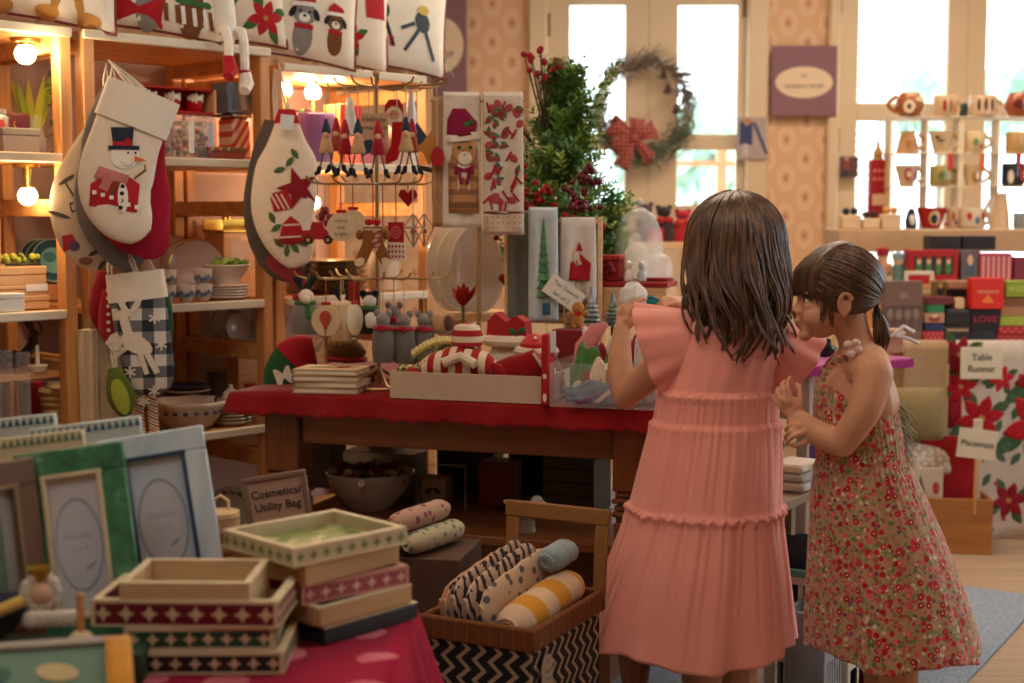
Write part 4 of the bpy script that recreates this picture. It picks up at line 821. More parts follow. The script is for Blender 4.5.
def elf(loc, rot, label):
    t = thing('elf_doll', label, 'doll', loc, rot); MB(RWZ).tube([(-.075, 0, .02), (-.045, -.01, .03), (0, 0, .04), (.045, 0, .035), (.075, -.01, .02)], [.016, .024, .032, .024, .014], 12).build('arms', t)
    MB(RWZ).lathe([(0, 0), (.03, .0), (.042, .02), (.036, .05), (.022, .066), (0, .07)], (0, .01, 0), 16).build('body', t)
    m = MB(FAB('#e4d3b8')).tube([(-.02 + .01 * k, -.03 - .003 * abs(k - 3), .052 - .004 * abs(k - 3)) for k in range(7)], .009, 8); m.build('collar', t)
    MB(RWX).lathe([(0, .07), (.026, .068), (.03, .085), (.022, .105), (.0, .112)], (.01, .01, 0), 14).build('hat', t); m = MB(FAB('#b02a2c')).ball((-.084, -.012, .016), .016, 10).ball((.084, -.012, .016), .016, 10); m.build('mittens', t); return t
e_ = elf(tl(-.035, .055, .0365), TA, 'red and cream striped soft elf lying in the white tray'); e_.scale = (1.4, 1.2, 1.35)
GRK = N('green_lattice_knit'); x, y, z = GRK.xyz(); a1 = GRK.m2('GREATER_THAN', GRK.m2('FRACT', GRK.m2('MULTIPLY', GRK.m2('ADD', x, z), 62)), .62); a2 = GRK.m2('GREATER_THAN', GRK.m2('FRACT', GRK.m2('MULTIPLY', GRK.m2('SUBTRACT', x, GRK.m2('MULTIPLY', z, .5)), 62)), .6)
GRKM = GRK.end(GRK.mix(GRK.m2('MAXIMUM', a1, a2), '#4d6330', '#d8c88e'), .9)
kn = thing('knitted_scarf', 'green and cream lattice knitted scarf heaped in the left of the tray', 'scarf', tl(-.115, .09, .006), TA)
MB(GRKM).grid(lambda u, v: Vector((-.075 + .17 * u + .02 * math.sin(3 * v), -.06 + .13 * v, .055 + .095 * math.sin(PI * min(1, max(0, u * .8 + .1))) * (.35 + .65 * v) * (.4 + .6 * u) + .006 * math.sin(18 * u + 7 * v))), 26, 18).build('knit', kn, solid=.012)
m = MB(FAB('#d3c37e'))
for i in range(16): a = i / 15; m.tube([(-.07 + .15 * a, .05, .085 + .10 * a * (1.2 - a)), (-.07 + .15 * a, .03, .10 + .10 * a * (1.2 - a)), (-.06 + .15 * a, .01, .09 + .10 * a * (1.2 - a))], .006, 6)
m.build('fringe', kn)
HOLLY = FAB('#35603a')
def santa(loc, rot, k, label, hatc='#a81820', ball=False):
    t = thing('santa_figure', label, 'figurine', loc, rot); CI = M('#e6d8c2', .45); c = MB(CI)
    c.lathe([(0, 0), (.045 * k, 0), (.062 * k, .03 * k), (.058 * k, .06 * k), (.044 * k, .085 * k), (.02 * k, .10 * k), (0, .102 * k)], n=22, sy=.75)
    for i in range(7): a = -1.2 + i * .4; c.ball((.055 * k * math.sin(a), -.04 * k * math.cos(a), .03 * k), (.018 * k, .014 * k, .026 * k), 8)
    c.build('beard', t); MB(M('#d89c7c', .5)).ball((0, -.028 * k, .082 * k), (.022 * k, .016 * k, .014 * k), 12).build('face', t)
    b = MB(CI).tube([(.058 * k * math.cos(a * PI / 12), .045 * k * math.sin(a * PI / 12), .10 * k) for a in range(24)], .015 * k, 8, True); b.build('hat_brim', t); h = MB(M(hatc, .5))
    if ball: h.lathe([(0, .09 * k), (.05 * k, .10 * k), (.052 * k, .125 * k), (.03 * k, .15 * k), (0, .157 * k)], n=18); h.use(CI)
    else: h.prism([(-.054 * k, .105 * k), (.054 * k, .105 * k), (.05 * k, .150 * k), (.028 * k, .165 * k), (0, .150 * k), (-.03 * k, .172 * k), (-.05 * k, .15 * k)], .055 * k)
    if ball:
        for i in range(12): h.ball((.04 * k * math.cos(i * 2.4), .04 * k * math.sin(i * 2.4), (.115 + .03 * (i % 3) * .5) * k), .006 * k, 6)
    h.build('hat', t); l = MB(HOLLY); l.ball((.02 * k, -.034 * k, .125 * k), (.013 * k, .005 * k, .008 * k), 8, (0, .5, 0)).ball((.042 * k, -.03 * k, .128 * k), (.013 * k, .005 * k, .008 * k), 8, (0, -.6, 0)).use(M('#c01f24', .4)).ball((.031 * k, -.036 * k, .113 * k), .006 * k, 8); l.build('holly', t); return t
santa(tl(.05, .185, .0365), TA, .98, 'tall white bearded santa in a wide red hat with holly')
santa(tl(.138, .13, .0365), TA + .1, .78, 'smaller bearded santa with a white spotted round red cap', '#c02426', True)
gift('foam_block', tl(.06, .17, .0055), TA, (.26, .16, .03), 'low white block under the santas and elf in the tray', 'block', '#cbbba6'); gift('foam_block', tl(-.03, .046, .0055), TA, (.16, .08, .03), 'low white block under the striped elf', 'block', '#cbbba6')
ginger = lambda loc, rot, k, label: None
def gnome_plush(loc, rot, k, body, hat, label, name='gnome_plush'):
    t = thing(name, label, 'doll', loc, rot); MB(FAB(body)).lathe([(0, 0), (.035 * k, 0), (.045 * k, .02 * k), (.04 * k, .05 * k), (.028 * k, .07 * k), (0, .08 * k)], n=16).build('body', t)
    MB(FAB(hat)).lathe([(.043 * k, .055 * k), (.036 * k, .07 * k), (.018 * k, .11 * k), (.004 * k, .145 * k), (0, .147 * k)], n=14).build('hat', t); MB(SKINF).ball((0, -.036 * k, .052 * k), .011 * k, 10).build('nose', t); return t
fm = thing('felt_mitten', 'dark red felt mitten with a white fringed cuff in the tray', 'mitten', tl(.105, .05, .012), TA); fm.scale = (1.25, 1.1, 1.3)
MB(FAB('#96141c')).tube([(-.06, 0, .022), (-.03, 0, .034), (.0, .0, .040), (.035, 0, .052), (.055, 0, .064)], [.012, .030, .036, .033, .030], 14, flat=((0, 1, 0), .6)).tube([(-.01, -.005, .03), (-.03, -.02, .05), (-.04, -.02, .06)], [.014, .013, .006], 10).build('hand', fm)
m = MB(FAB('#e2d4bf'))
for k in range(9): m.tube([(.045 + .003 * k, -.022, .082 - .004 * k), (.062 + .003 * k, -.026, .064 - .005 * k)], .0025, 5)
m.build('fringe', fm)
rc_ = thing('red_cushion', 'small dark red cloth bag bulging at the right of the tray', 'bag', tl(.165, .075, .0065), TA); MB(FAB('#9c1820')).ball((0, 0, .034), (.028, .036, .032), 16).tube([(0, 0, .06), (.004, 0, .08)], [.014, .018], 10).build('bag', rc_)
ps = thing('poinsettia_pick', 'spiky red artificial poinsettia behind the tray', 'flower', TY(463, 3.86)); m = MB(M('#b0281e', .6))
for k in range(11): a = k * 2.4; e = .35 + .1 * (k % 4); d = Vector((math.cos(a) * math.cos(e + .5), math.sin(a) * math.cos(e + .5), math.sin(e + .5))); q = d.cross(Vector((0, 0, 1))).normalized(); L = .055 + .012 * (k % 3); m.grid(lambda u, v: Vector((0, 0, .20)) + d * L * u + q * .014 * math.sin(PI * min(.98, u + .05)) * (2 * v - 1), 5, 2)
m.build('petals', ps); MB(M('#5a6a38', .7)).tube([(0, 0, 0), (0, 0, .2)], .004, 6).build('stem', ps); MB(M('#6a4a34', .7)).lathe([(0, 0), (.03, 0), (.036, .06), (.03, .06), (0, .05)]).build('pot', ps)
# --- acrylic bin with soft toys
AB = T(549, 406.5); ab = thing('acrylic_bin', 'clear acrylic bin of colourful soft cloths beside the white tray', 'bin', AB, TA)
for c, d in (((.13, .003, .052), (.26, .004, .104)), ((.13, .197, .052), (.26, .004, .104)), ((.002, .1, .052), (.004, .19, .104)), ((.258, .1, .052), (.004, .19, .104)), ((.13, .1, .0025), (.26, .19, .004))): MB(ACRY).box(c, d).build('panel', ab)
def bl(x, y, z): return AB + TU * x + TV * y + Vector((0, 0, z))
def cloth_in(name, label, cat, cols, c, size, seed):
    rr = random.Random(seed); t = thing(name, label, cat, c, TA + rr.uniform(-.2, .2)); ph = rr.uniform(0, 6)
    m = MB(FAB(cols[0])); w, d, h = size
    tp_ = lambda u: .78 + .16 * math.sin(7 * u + ph) + .10 * math.sin(17 * u + 2 * ph)
    m.grid(lambda u, v: Vector((w * (u - .5) * (1 - .12 * abs(2 * v - 1)), d * (v - .5) * .9 + .007 * math.sin(15 * u + ph) * math.sin(PI * v) + .004 * math.sin(31 * u), h * (1 - abs(2 * v - 1) ** 1.7) * tp_(u) + .006 + .004 * math.sin(24 * v + 9 * u))), 34, 22)
    if len(cols) > 1:
        fs = lambda x, z: Vector((x, -d * .45 * (max(0, 1 - max(0, z) / (h * .95)) ** .6) - .001, max(.006, z)))
        for i, cc in enumerate(cols[1:]): m.use(FAB(cc)).decal(fs, ell(w * .17, h * .11), (-w * .2 + i * w * .2, h * (.25 + .17 * (i % 2))), rr.uniform(-.8, .8), eps=.004)
    m.build('cloth', t, solid=.006); return t
cloth_in('folded_cloth', 'green and cream printed cloth standing in the acrylic bin', 'cloth', ['#4b7a38', '#e0d2b8', '#a8242c'], bl(.075, .10, .006), (.10, .05, .135), 1)
cloth_in('folded_cloth', 'white and brown printed cloth leaning in the middle of the acrylic bin', 'cloth', ['#d9c2a6', '#7a3a2a', '#4b6b34'], bl(.135, .06, .006), (.10, .05, .10), 2)
cloth_in('folded_cloth', 'dark red printed cloth at the back of the acrylic bin', 'cloth', ['#8a1f2c', '#d8cbb8'], bl(.14, .155, .006), (.12, .05, .155), 3)
cloth_in('folded_cloth', 'white cloth with black letters at the right of the acrylic bin', 'cloth', ['#cfc8c2', '#26262a', '#26262a'], bl(.215, .11, .006), (.07, .05, .145), 4)
cloth_in('folded_cloth', 'orange brown looped cloth low in the middle of the acrylic bin', 'cloth', ['#a8703c', '#d8b890', '#5b6b34'], bl(.15, .048, .006), (.12, .03, .075), 6)
cloth_in('folded_cloth', 'burgundy and white striped cloth sticking up at the back of the bin', 'cloth', ['#d8cfc4', '#6a1424', '#26262a'], bl(.085, .165, .006), (.10, .04, .165), 7)
cloth_in('folded_cloth', 'blue grey glossy cloth lying low at the front of the acrylic bin', 'cloth', ['#6d7c8c', '#8c4a8a', '#c9b7b0'], bl(.13, .022, .006), (.20, .03, .05), 5)
pe = thing('plush_bunny', 'pink plush ear sticking up at the left of the acrylic bin', 'toy', bl(.045, .155, .006), TA); MB(FAB('#d98a88')).tube([(0, 0, 0), (-.01, 0, .06), (.0, 0, .12), (.03, 0, .165), (.055, 0, .18)], [.016, .022, .026, .02, .006], 12, flat=((0, 1, 0), .5)).build('ear', pe); MB(FAB('#e5b5a8')).ball((.02, .01, .03), (.03, .02, .028), 12).build('head', pe)
rb = thing('red_packet', 'tall narrow red packet standing at the left end of the bin', 'packet', bl(-.012, .03, 0), TA); m = MB(PAP('#b01820')).box((0, 0, .085), (.020, .05, .17), b=.004); m.use(PAP('#e6d8cc')).decal(lambda x, z: Vector((x, -.025, z)), ell(.005, .006), (0, .07)).decal(lambda x, z: Vector((x, -.025, z)), ell(.005, .01), (0, .02)); m.use(FAB('#b5a498')).box((.012, 0, .15), (.004, .045, .05)); m.build('packet', rb)
# --- slipper, knitted sock beside the booklets
sl = thing('slipper', 'brown furry slipper with a red sole behind the booklets', 'slipper', TY(346, 3.78, TZ + .051), TA); gift('shoe_box', TY(346, 3.79), TA, (.13, .09, .049), 'flat dark red box under the furry slipper', 'box', '#7a1a1e'); m = MB(FAB('#6a4422')).tube([(-.05, 0, .035), (-.03, 0, .042), (0, 0, .044), (.03, 0, .036), (.05, 0, .028)], [.012, .026, .03, .026, .012], 12); m.build('upper', sl); MB(FAB('#a82a22')).tube([(-.05, 0, .015), (0, 0, .015), (.055, 0, .015)], [.012, .022, .012], 12, flat=((0, 0, 1), .6)).build('sole', sl); m = MB(FAB('#b08a56'))
for k in range(14): a = k * PI / 7; m.ball((-.012 + .032 * math.cos(a), .022 * math.sin(a), .062), .011, 7)
m.build('fur_trim', sl)
def sockM(m, f, q, s):
    m.use(FAB('#e6dccb')).text('M', 24 * s, f, q(284, 376), .3, eps=.003, bold=.03)
    m.use(FAB('#5a1420'))
    for x, y in ((288, 350), (302, 352), (312, 360), (298, 364)): m.decal(f, ell(2.6 * s, 2.2 * s, 8), q(x, y), eps=.002)
hanging('christmas_stocking', 'red and green stocking with a white letter at the table corner', 'stocking', [(315, 352, 14), (303, 355, 19), (292, 362, 21), (285, 376, 22), (281, 390, 17), (280, 398, 8)], 3.80, FAB('#2a5a34'), sockM, 2, FAB('#a81c2a'), hook=(322, 340), fl=.35, rz=.1)
# ------------------------------------------------------------------ ornament rack
RY = 3.72; RX = P(378, 300, RY).x; WIRE = M('#a8895e', .35, .7, .08, 30)
rk = thing('ornament_rack', 'thin brass wire ornament rack standing on the red cloth', 'rack', (RX, RY, TZ))
TIER = [P(378, y, RY).z - TZ for y in (87, 184, 278)]
m = MB(WIRE).tube([(0, 0, .004), (0, 0, TIER[0] + .03)], .006, 10).ball((0, 0, TIER[0] + .034), .010, 12); m.build('pole', rk)
m = MB(WIRE)
for k in range(4): a = k * PI / 2 + .4; m.tube([(0, 0, .05), (.07 * math.cos(a), .07 * math.sin(a), .008), (.11 * math.cos(a), .11 * math.sin(a), .006)], .005, 7)
m.tube([(.11 * math.cos(a * PI / 12), .11 * math.sin(a * PI / 12), .006) for a in range(24)], .004, 6, True); m.build('base', rk)
def arm(x, y, tier):
    L = math.hypot(x, y); d = Vector((x, y, 0)) / L; z = TIER[tier]
    MB(WIRE).tube([(0, 0, z), d * L * .5 + Vector((0, 0, z)), d * L + Vector((0, 0, z - .0)), d * (L + .02) + Vector((0, 0, z + .006)), d * (L + .03) + Vector((0, 0, z + .02))], .0028, 6).build('arm', rk)
ARMS = set()
def hang(name, label, px, py, dY, tier, cordmat, build, group=None, cat='ornament', rz=0):
    Y = RY + dY; p = P(px, py, Y); t = thing(name, label, cat, p, rz, group); L = TIER[tier] + TZ - p.z
    MB(cordmat).tube([(0, 0, -.004), (0, 0, L - .003)], .0016, 5).build('cord', t); build(t)
    k = (round(p.x, 2), round(Y, 2), tier)
    if k not in ARMS: ARMS.add(k); arm(p.x - RX, Y - RY, tier)
    return t
STRING = FAB('#c9b08c'); RCORD = FAB('#b3202a')
def cone_gnome(hat, body, face='#dcae86', boots='#1d1d22'):
    def b(t):
        MB(FAB(hat)).lathe([(0, 0), (.004, -.003), (.013, -.035), (.012, -.04), (0, -.04)], n=12).build('hat', t); MB(FAB(body)).lathe([(.009, -.034), (.012, -.055), (.0195, -.085), (.017, -.09), (0, -.09)], n=14).build('body', t)
        MB(FAB(face)).ball((0, -.010, -.044), (.008, .007, .008), 8).build('face', t)
        for s in (-1, 1): MB(M('#5a5048', .7)).tube([(s * .008, 0, -.088), (s * .014, 0, -.118), (s * .020, -.002, -.132)], .0022, 5).use(FAB(boots)).tube([(s * .018, 0, -.126), (s * .021, -.002, -.140), (s * .028, -.012, -.146)], [.006, .007, .004], 7).build('leg', t)
    return b
for px, py, dY, h, bcol, l in ((326, 118, .02, '#2f3a4c', '#cfa476', 'beige cone gnome in a navy hat, leftmost on the top tier'), (336, 117, .08, '#a8242c', '#9c4038', 'red spotted cone gnome in a red hat, second on the top tier'), (345, 119, -.04, '#a8242c', '#9c1c28', 'all red cone gnome, third from the left on the top tier'), (358, 118, -.08, '#2f3a4c', '#cfa476', 'beige cone gnome in a navy hat beside the card, front of the top tier'), (378, 119, -.12, '#a8242c', '#9c1c28', 'all red cone gnome hanging in front of the pole'), (406, 116, -.07, '#2f3a4c', '#c9a274', 'beige cone gnome in a navy hat, right part of the top tier'), (412, 118, .05, '#a8242c', '#a84a3c', 'cone gnome with red legs, rightmost on the top tier')):
    hang('gnome_ornament', l, px, py, dY, 0, STRING, cone_gnome(h, bcol), 'cone gnome ornaments')
def flat(poly, th, mat_, deco=None):
    def b(t):
        m = MB(mat_).prism(poly, th)
        if deco: deco(m, lambda x, z: Vector((x, -th / 2, z)))
        m.build('shape', t)
    return b
hang('leather_ornament', 'tan leather hook shaped ornament, right end of the top tier', 428, 130, -.05, 0, STRING, flat([(.01, 0), (.022, -.03), (.02, -.075), (0, -.09), (-.012, -.06), (-.03, -.045), (-.012, -.03)], .006, M('#b8792e', .6)))
hang('tulip_ornament', 'small red tulip shaped ornament at the right end of the top tier', 437, 146, -.06, 0, STRING, flat([(0, 0), (.016, -.012), (.02, -.035), (.01, -.05), (-.01, -.05), (-.018, -.03), (-.01, -.01)], .010, FAB('#a8242c')))
hang('feather_ornament', 'long flat dark feather ornament at the right of the rack', 431, 168, .04, 0, STRING, flat([(-.04, .008), (-.01, .004), (.04, -.012), (.06, -.022), (.03, -.018), (-.03, -.006)], .005, M('#3a3430', .5)))
def santaface(m, f): m.use(FAB('#e6dccc')).decal(f, ell(.024, .028), (0, -.05)); m.use(FAB('#d89c7c')).decal(f, ell(.015, .013), (0, -.045), eps=.002); m.use(BLK).decal(f, ell(.002, .002, 6), (-.006, -.042), eps=.003).decal(f, ell(.002, .002, 6), (.006, -.042), eps=.003)
hang('santa_ornament', 'flat santa face ornament with a red cap at the back of the top tier', 394, 98, .12, 0, STRING, flat([(-.024, -.02), (-.014, -.004), (.014, -.004), (.024, -.02), (.026, -.06), (0, -.085), (-.026, -.06)], .012, FAB('#b01e26'), santaface))
hang('felt_stocking', 'plain bright red felt stocking ornament hanging behind the right gnomes', 397, 122, .09, 0, STRING, flat([(-.012, 0), (.018, 0), (.014, -.06), (.0, -.10), (-.03, -.112), (-.03, -.09), (-.016, -.06)], .012, FAB('#b3161e')))
hang('star_ornament', 'navy blue felt star hanging behind the top tier gnomes', 369, 135, .10, 0, STRING, flat([(x, z - .03) for x, z in star(.034, .5)], .010, FAB('#3d4c66')))
hang('star_ornament', 'navy blue felt kite shape at the right of the top tier', 417, 122, .12, 0, STRING, flat([(0, .0), (.035, -.05), (.01, -.08), (-.02, -.04)], .010, FAB('#3d4c66')))
hang('cone_ornament', 'white glittery cone ornament, upper left at the back of the rack', 350, 97, .12, 0, STRING, lambda t: MB(M('#dfe3e2', .4)).lathe([(0, 0), (.006, 0), (.022, -.10), (0, -.105)], n=14).build('cone', t))
hang('cone_ornament', 'white glittery cone ornament behind the navy kite shape', 411, 92, .14, 0, STRING, lambda t: MB(M('#dfe3e2', .4)).lathe([(0, 0), (.006, 0), (.022, -.12), (0, -.125)], n=14).build('cone', t))
def cardtxt(m, f): m.use(M('#4a3a34', .7)).text('Holiday', .020, f, (0, -.016)).text('ornaments', .017, f, (0, -.037)).text('$', .018, f, (.022, -.056))
hang('sign_card', 'small tan card with dark lettering in the middle of the ornament rack', 374, 113, -.03, 0, STRING, flat([(-.034, 0), (.036, 0), (.036, -.068), (-.034, -.068)], .002, PAP('#c29a78'), cardtxt), cat='sign')
# middle tier
def truck(t):
    MB(M('#a8161e', .5)).prism([(-.042, -.045), (.042, -.045), (.042, -.022), (.02, -.02), (.012, .0), (-.014, 0), (-.02, -.02), (-.042, -.022)], .02).build('cab', t)
    for x in (-.024, .026): MB(M('#2b2420', .6)).lathe([(0, -.013), (.011, -.013), (.011, .013), (0, .013)], (x, 0, -.046), 12, (PI / 2, 0, 0)).use(M('#c9a25a', .4)).lathe([(0, -.014), (.005, -.014), (.005, .014), (0, .014)], (x, 0, -.046), 10, (PI / 2, 0, 0)).build('wheel', t)
hang('truck_ornament', 'red wooden truck ornament, leftmost on the middle tier', 318, 222, -.05, 1, STRING, truck); hang('berry_ornament', 'dark red berry bundle hanging above the red truck', 325, 206, .03, 1, STRING, lambda t: MB(M('#7a1a22', .4)).ball((0, 0, -.012), .013, 8).ball((.014, 0, -.03), .012, 8).ball((-.012, 0, -.028), .013, 8).ball((.0, -.008, -.045), .012, 8).build('berries', t))
def disc(r, txt, c='#d8bd98'):
    def b(t):
        m = MB(M(c, .6)).lathe([(0, -.003), (r, -.003), (r, .003), (0, .003)], (0, 0, -r), 28, (PI / 2, 0, 0)); f = lambda x, z: Vector((x, -.003, -r + z))
        if txt == 'lines':
            m.use(M('#4a4238', .7))
            for k, s in enumerate(('merry', 'and', 'bright')): m.text(s, .0135, f, (0, .017 - .017 * k))
        elif txt == 'balloon': m.use(M('#b5442e', .6)).decal(f, ell(.017, .018), (0, .008), eps=.002).decal(f, tri(.018, -.026), (0, -.004), eps=.003).decal(f, rect(.003, .03), (0, -.03), eps=.003)
        m.build('disc', t)
        MB(RCORD).ball((-.006, 0, .004), (.008, .004, .005), 8).ball((.007, 0, .004), (.008, .004, .005), 8).build('bow', t)
    return b
hang('disc_ornament', 'round wooden disc with lettering and a red bow, front of the middle tier', 341, 213, -.10, 1, RCORD, disc(.036, 'lines')); hang('disc_ornament', 'plain round wooden disc behind the lettered one', 353, 210, -.02, 1, RCORD, disc(.033, ''))
def ginger_boots(t):
    G = FAB('#8a5526'); m = MB(G).prism([(-.024, -.02), (.024, -.02), (.026, -.06), (.044, -.10), (.040, -.118), (.018, -.112), (.0, -.072), (-.018, -.112), (-.040, -.118), (-.044, -.10), (-.026, -.06)], .016); f = lambda x, z: Vector((x, -.008, z)); m.use(FAB('#e0c8a0'))
    m.decal(f, ell(.014, .010), (-.034, -.108), .5).decal(f, ell(.014, .010), (.034, -.108), -.5); m.use(FAB('#d8948c'))
    for k in range(5): m.decal(f, leafo(.018, .009), (.006 + .006 * (k % 2), -.03 - .012 * k), .4, eps=.002)
    m.use(FAB('#e6d8bc'))
    for k in range(6): m.decal(f, ell(.003, .003, 6), (-.018 + .007 * k, -.026), eps=.002)
    m.build('boots', t); b = MB(FAB('#b3161e')); b.ball((-.010, -.008, -.008), (.011, .006, .009), 8).ball((.010, -.008, -.008), (.011, .006, .009), 8).ball((0, -.012, -.008), .005, 8); b.build('bow', t)
    [MB(G).ball((x, .002, -.04), (.011, .007, .013), 9).build('arm', t) for x in (-.034, .034)]
hang('gingerbread_ornament', 'brown gingerbread figure with spread boots and a red bow', 373, 219, -.11, 1, RCORD, ginger_boots)
def lattice(t):
    m = MB(FAB('#a81c24')).prism([(-.02, 0), (.02, 0), (.02, -.052), (-.02, -.052)], .014); f = lambda x, z: Vector((x, -.007, z)); m.use(FAB('#c8605c'))
    for k in range(4): m.decal(f, ell(.013 - .003 * k, .016 - .004 * k), (0, -.026), eps=.001 + .0006 * k); m.use(FAB('#a81c24') if k % 2 == 0 else FAB('#c8605c'))
    m.build('heart_panel', t); m = MB(FAB('#e0cdb4')).prism([(-.022, -.054), (.022, -.054), (.026, -.10), (-.026, -.10)], .012); m.use(FAB('#b02a30')); f2 = lambda x, z: Vector((x, -.006, z))
    for k in range(5):
        for j in range(3): m.decal(f2, ell(.003, .004, 6), (-.018 + .009 * k, -.062 - .013 * j))
    m.build('skirt_panel', t)
hang('felt_doll', 'red felt ornament with a dotted white skirt on the middle tier', 396, 222, -.08, 1, RCORD, lattice)
def diamond(t):
    m = MB(M('#c8c4bc', .2, .85)); T4 = [(.026 * math.cos(k * PI / 2), .026 * math.sin(k * PI / 2), -.035) for k in range(4)]
    for p in T4: m.tube([(0, 0, 0), p, (0, 0, -.085)], .0022, 6)
    m.tube(T4, .0018, 6, True); m.build('wire_frame', t); MB(M('#b33a3a', .4)).ball((0, 0, -.045), .008, 10).build('bead', t)
hang('lantern_ornament', 'open silver diamond lantern ornament, right of the middle tier', 413, 214, -.06, 1, STRING, diamond); hang('lantern_ornament', 'open silver diamond lantern ornament, at the right end of the middle tier', 424, 214, .03, 1, STRING, diamond)
hang('heart_ornament', 'red felt heart at the back right of the middle tier', 408, 190, .10, 1, RCORD, flat([(0, -.045), (.026, -.015), (.02, .0), (.008, .002), (0, -.008), (-.008, .002), (-.02, 0), (-.026, -.015)], .012, FAB('#a81c24')))
hang('heart_ornament', 'small tan felt heart behind the gingerbread figure', 383, 226, .06, 1, RCORD, flat([(0, -.045), (.026, -.015), (.02, .0), (.008, .002), (0, -.008), (-.008, .002), (-.02, 0), (-.026, -.015)], .012, FAB('#c8955c')))
# low tier
hang('disc_ornament', 'round wooden disc with a red balloon, front left of the low tier', 326, 305, -.10, 2, RCORD, disc(.040, 'balloon'), rz=-.3); hang('disc_ornament', 'round wooden disc seen nearly edge on, low tier', 354, 304, -.11, 2, RCORD, disc(.040, ''), rz=1.15)
def moose(t):
    MB(FAB('#77706a')).lathe([(0, -.145), (.036, -.142), (.042, -.11), (.03, -.07), (.016, -.055), (0, -.05)], n=16).build('body', t); MB(FAB('#e3d3bc')).ball((.004, -.012, -.045), (.020, .024, .020), 12).ball((.006, -.030, -.052), (.014, .014, .012), 10).build('head', t); m = MB(FAB('#1f1d1e'))
    for s in (-1, 1):
        for k in range(4): m.tube([(s * .006, 0, -.03), (s * (.012 + .004 * k), 0, -.015 + .004 * k), (s * (.008 + .008 * k), 0, .012 - .006 * (k - 1.5) ** 2 * .5)], [.004, .005, .003], 6)
    m.build('antlers', t); MB(FAB('#3f6b34')).tube([(.022 * math.cos(a), .022 * math.sin(a), -.062) for a in [k * PI / 6 for k in range(12)]], .008, 7, True).tube([(.01, -.024, -.066), (.014, -.034, -.10)], [.009, .010], 7).build('scarf', t); MB(FAB('#a8242c')).ball((-.024, 0, -.048), (.01, .008, .01), 8).build('earmuff', t)
hang('moose_doll', 'grey moose doll with black antlers and a green scarf, leftmost on the low tier', 305, 279, -.02, 2, STRING, moose, cat='doll'); hang('moose_doll', 'moose doll with black antlers half hidden behind the cream roll', 343, 290, .09, 2, STRING, moose, cat='doll')
hang('cream_roll', 'cream plush roll ornament hanging between two wooden discs', 341, 304, -.03, 2, STRING, lambda t: MB(FAB('#ddc09a')).tube([(0, 0, -.0), (0, 0, -.05), (0, 0, -.095)], [.026, .028, .026], 14).tube([(-.028, 0, -.006), (.028, 0, -.006)], .013, 10).build('roll', t))
hang('ribbon_ornament', 'wide red ribbon strip hanging from the low tier', 354, 282, .05, 2, RCORD, flat([(-.016, 0), (.016, 0), (.016, -.075), (-.016, -.075)], .004, FAB('#9c3a24')))
def penguin(t):
    MB(FAB('#242427')).lathe([(0, -.11), (.028, -.108), (.034, -.075), (.022, -.04), (0, -.03)], n=14).build('body', t); MB(FAB('#e6dccc')).ball((.004, -.014, -.075), (.022, .022, .028), 12).ball((.002, -.006, -.024), (.018, .018, .018), 12).build('belly', t); MB(FAB('#17171a')).ball((0, .004, -.012), (.022, .018, .014), 12).ball((-.016, 0, -.004), .011, 8).ball((.016, 0, -.004), .011, 8).build('cap', t); MB(FAB('#3f6b34')).tube([(.02 * math.cos(k * PI / 6), .02 * math.sin(k * PI / 6), -.042) for k in range(12)], .007, 6, True).build('scarf', t)
hang('penguin_doll', 'black and white penguin doll with a green scarf on the low tier', 369, 292, -.01, 2, STRING, penguin, cat='doll')
def greygnome(t):
    MB(FAB('#6f6862')).lathe([(0, -.125), (.026, -.123), (.030, -.09), (.027, -.05), (.020, -.028), (0, -.02)], n=16).build('body', t); MB(FAB('#a81c28')).tube([(.023 * math.cos(k * PI / 6), .023 * math.sin(k * PI / 6), -.036) for k in range(12)], .006, 6, True).ball((.0, -.026, -.034), (.012, .007, .009), 8).build('red_scarf', t); m = MB(FAB('#8a837c')).ball((0, 0, -.014), (.019, .018, .018), 12); m.ball((-.015, 0, .002), (.009, .006, .011), 8).ball((.015, 0, .002), (.009, .006, .011), 8); m.build('head', t)
for px, py, dY, l in ((383, 314, -.10, 'grey mouse doll with a red scarf, left of the low tier front row'), (404, 315, -.08, 'grey mouse doll with a red scarf, middle of the low tier front row'), (424, 315, -.05, 'grey mouse doll with a red scarf, right of the low tier front row'), (394, 306, .04, 'grey mouse doll with a red scarf, behind the front row of mice')):
    hang('mouse_doll', l, px, py, dY, 2, STRING, greygnome, 'grey mouse dolls', 'doll')
hang('acorn_ornament', 'beige plush acorn at the right end of the low tier', 440, 312, -.04, 2, STRING, lambda t: MB(FAB('#c29a72')).ball((0, 0, -.03), (.026, .022, .03), 14).use(FAB('#6a4028')).ball((.022, -.01, -.028), (.014, .016, .022), 10).build('acorn', t))
gnome_plush(TY(412, 3.74), 0, .9, '#c4ab94', '#8f867c', 'beige plush gnome sitting below the hanging grey mice')
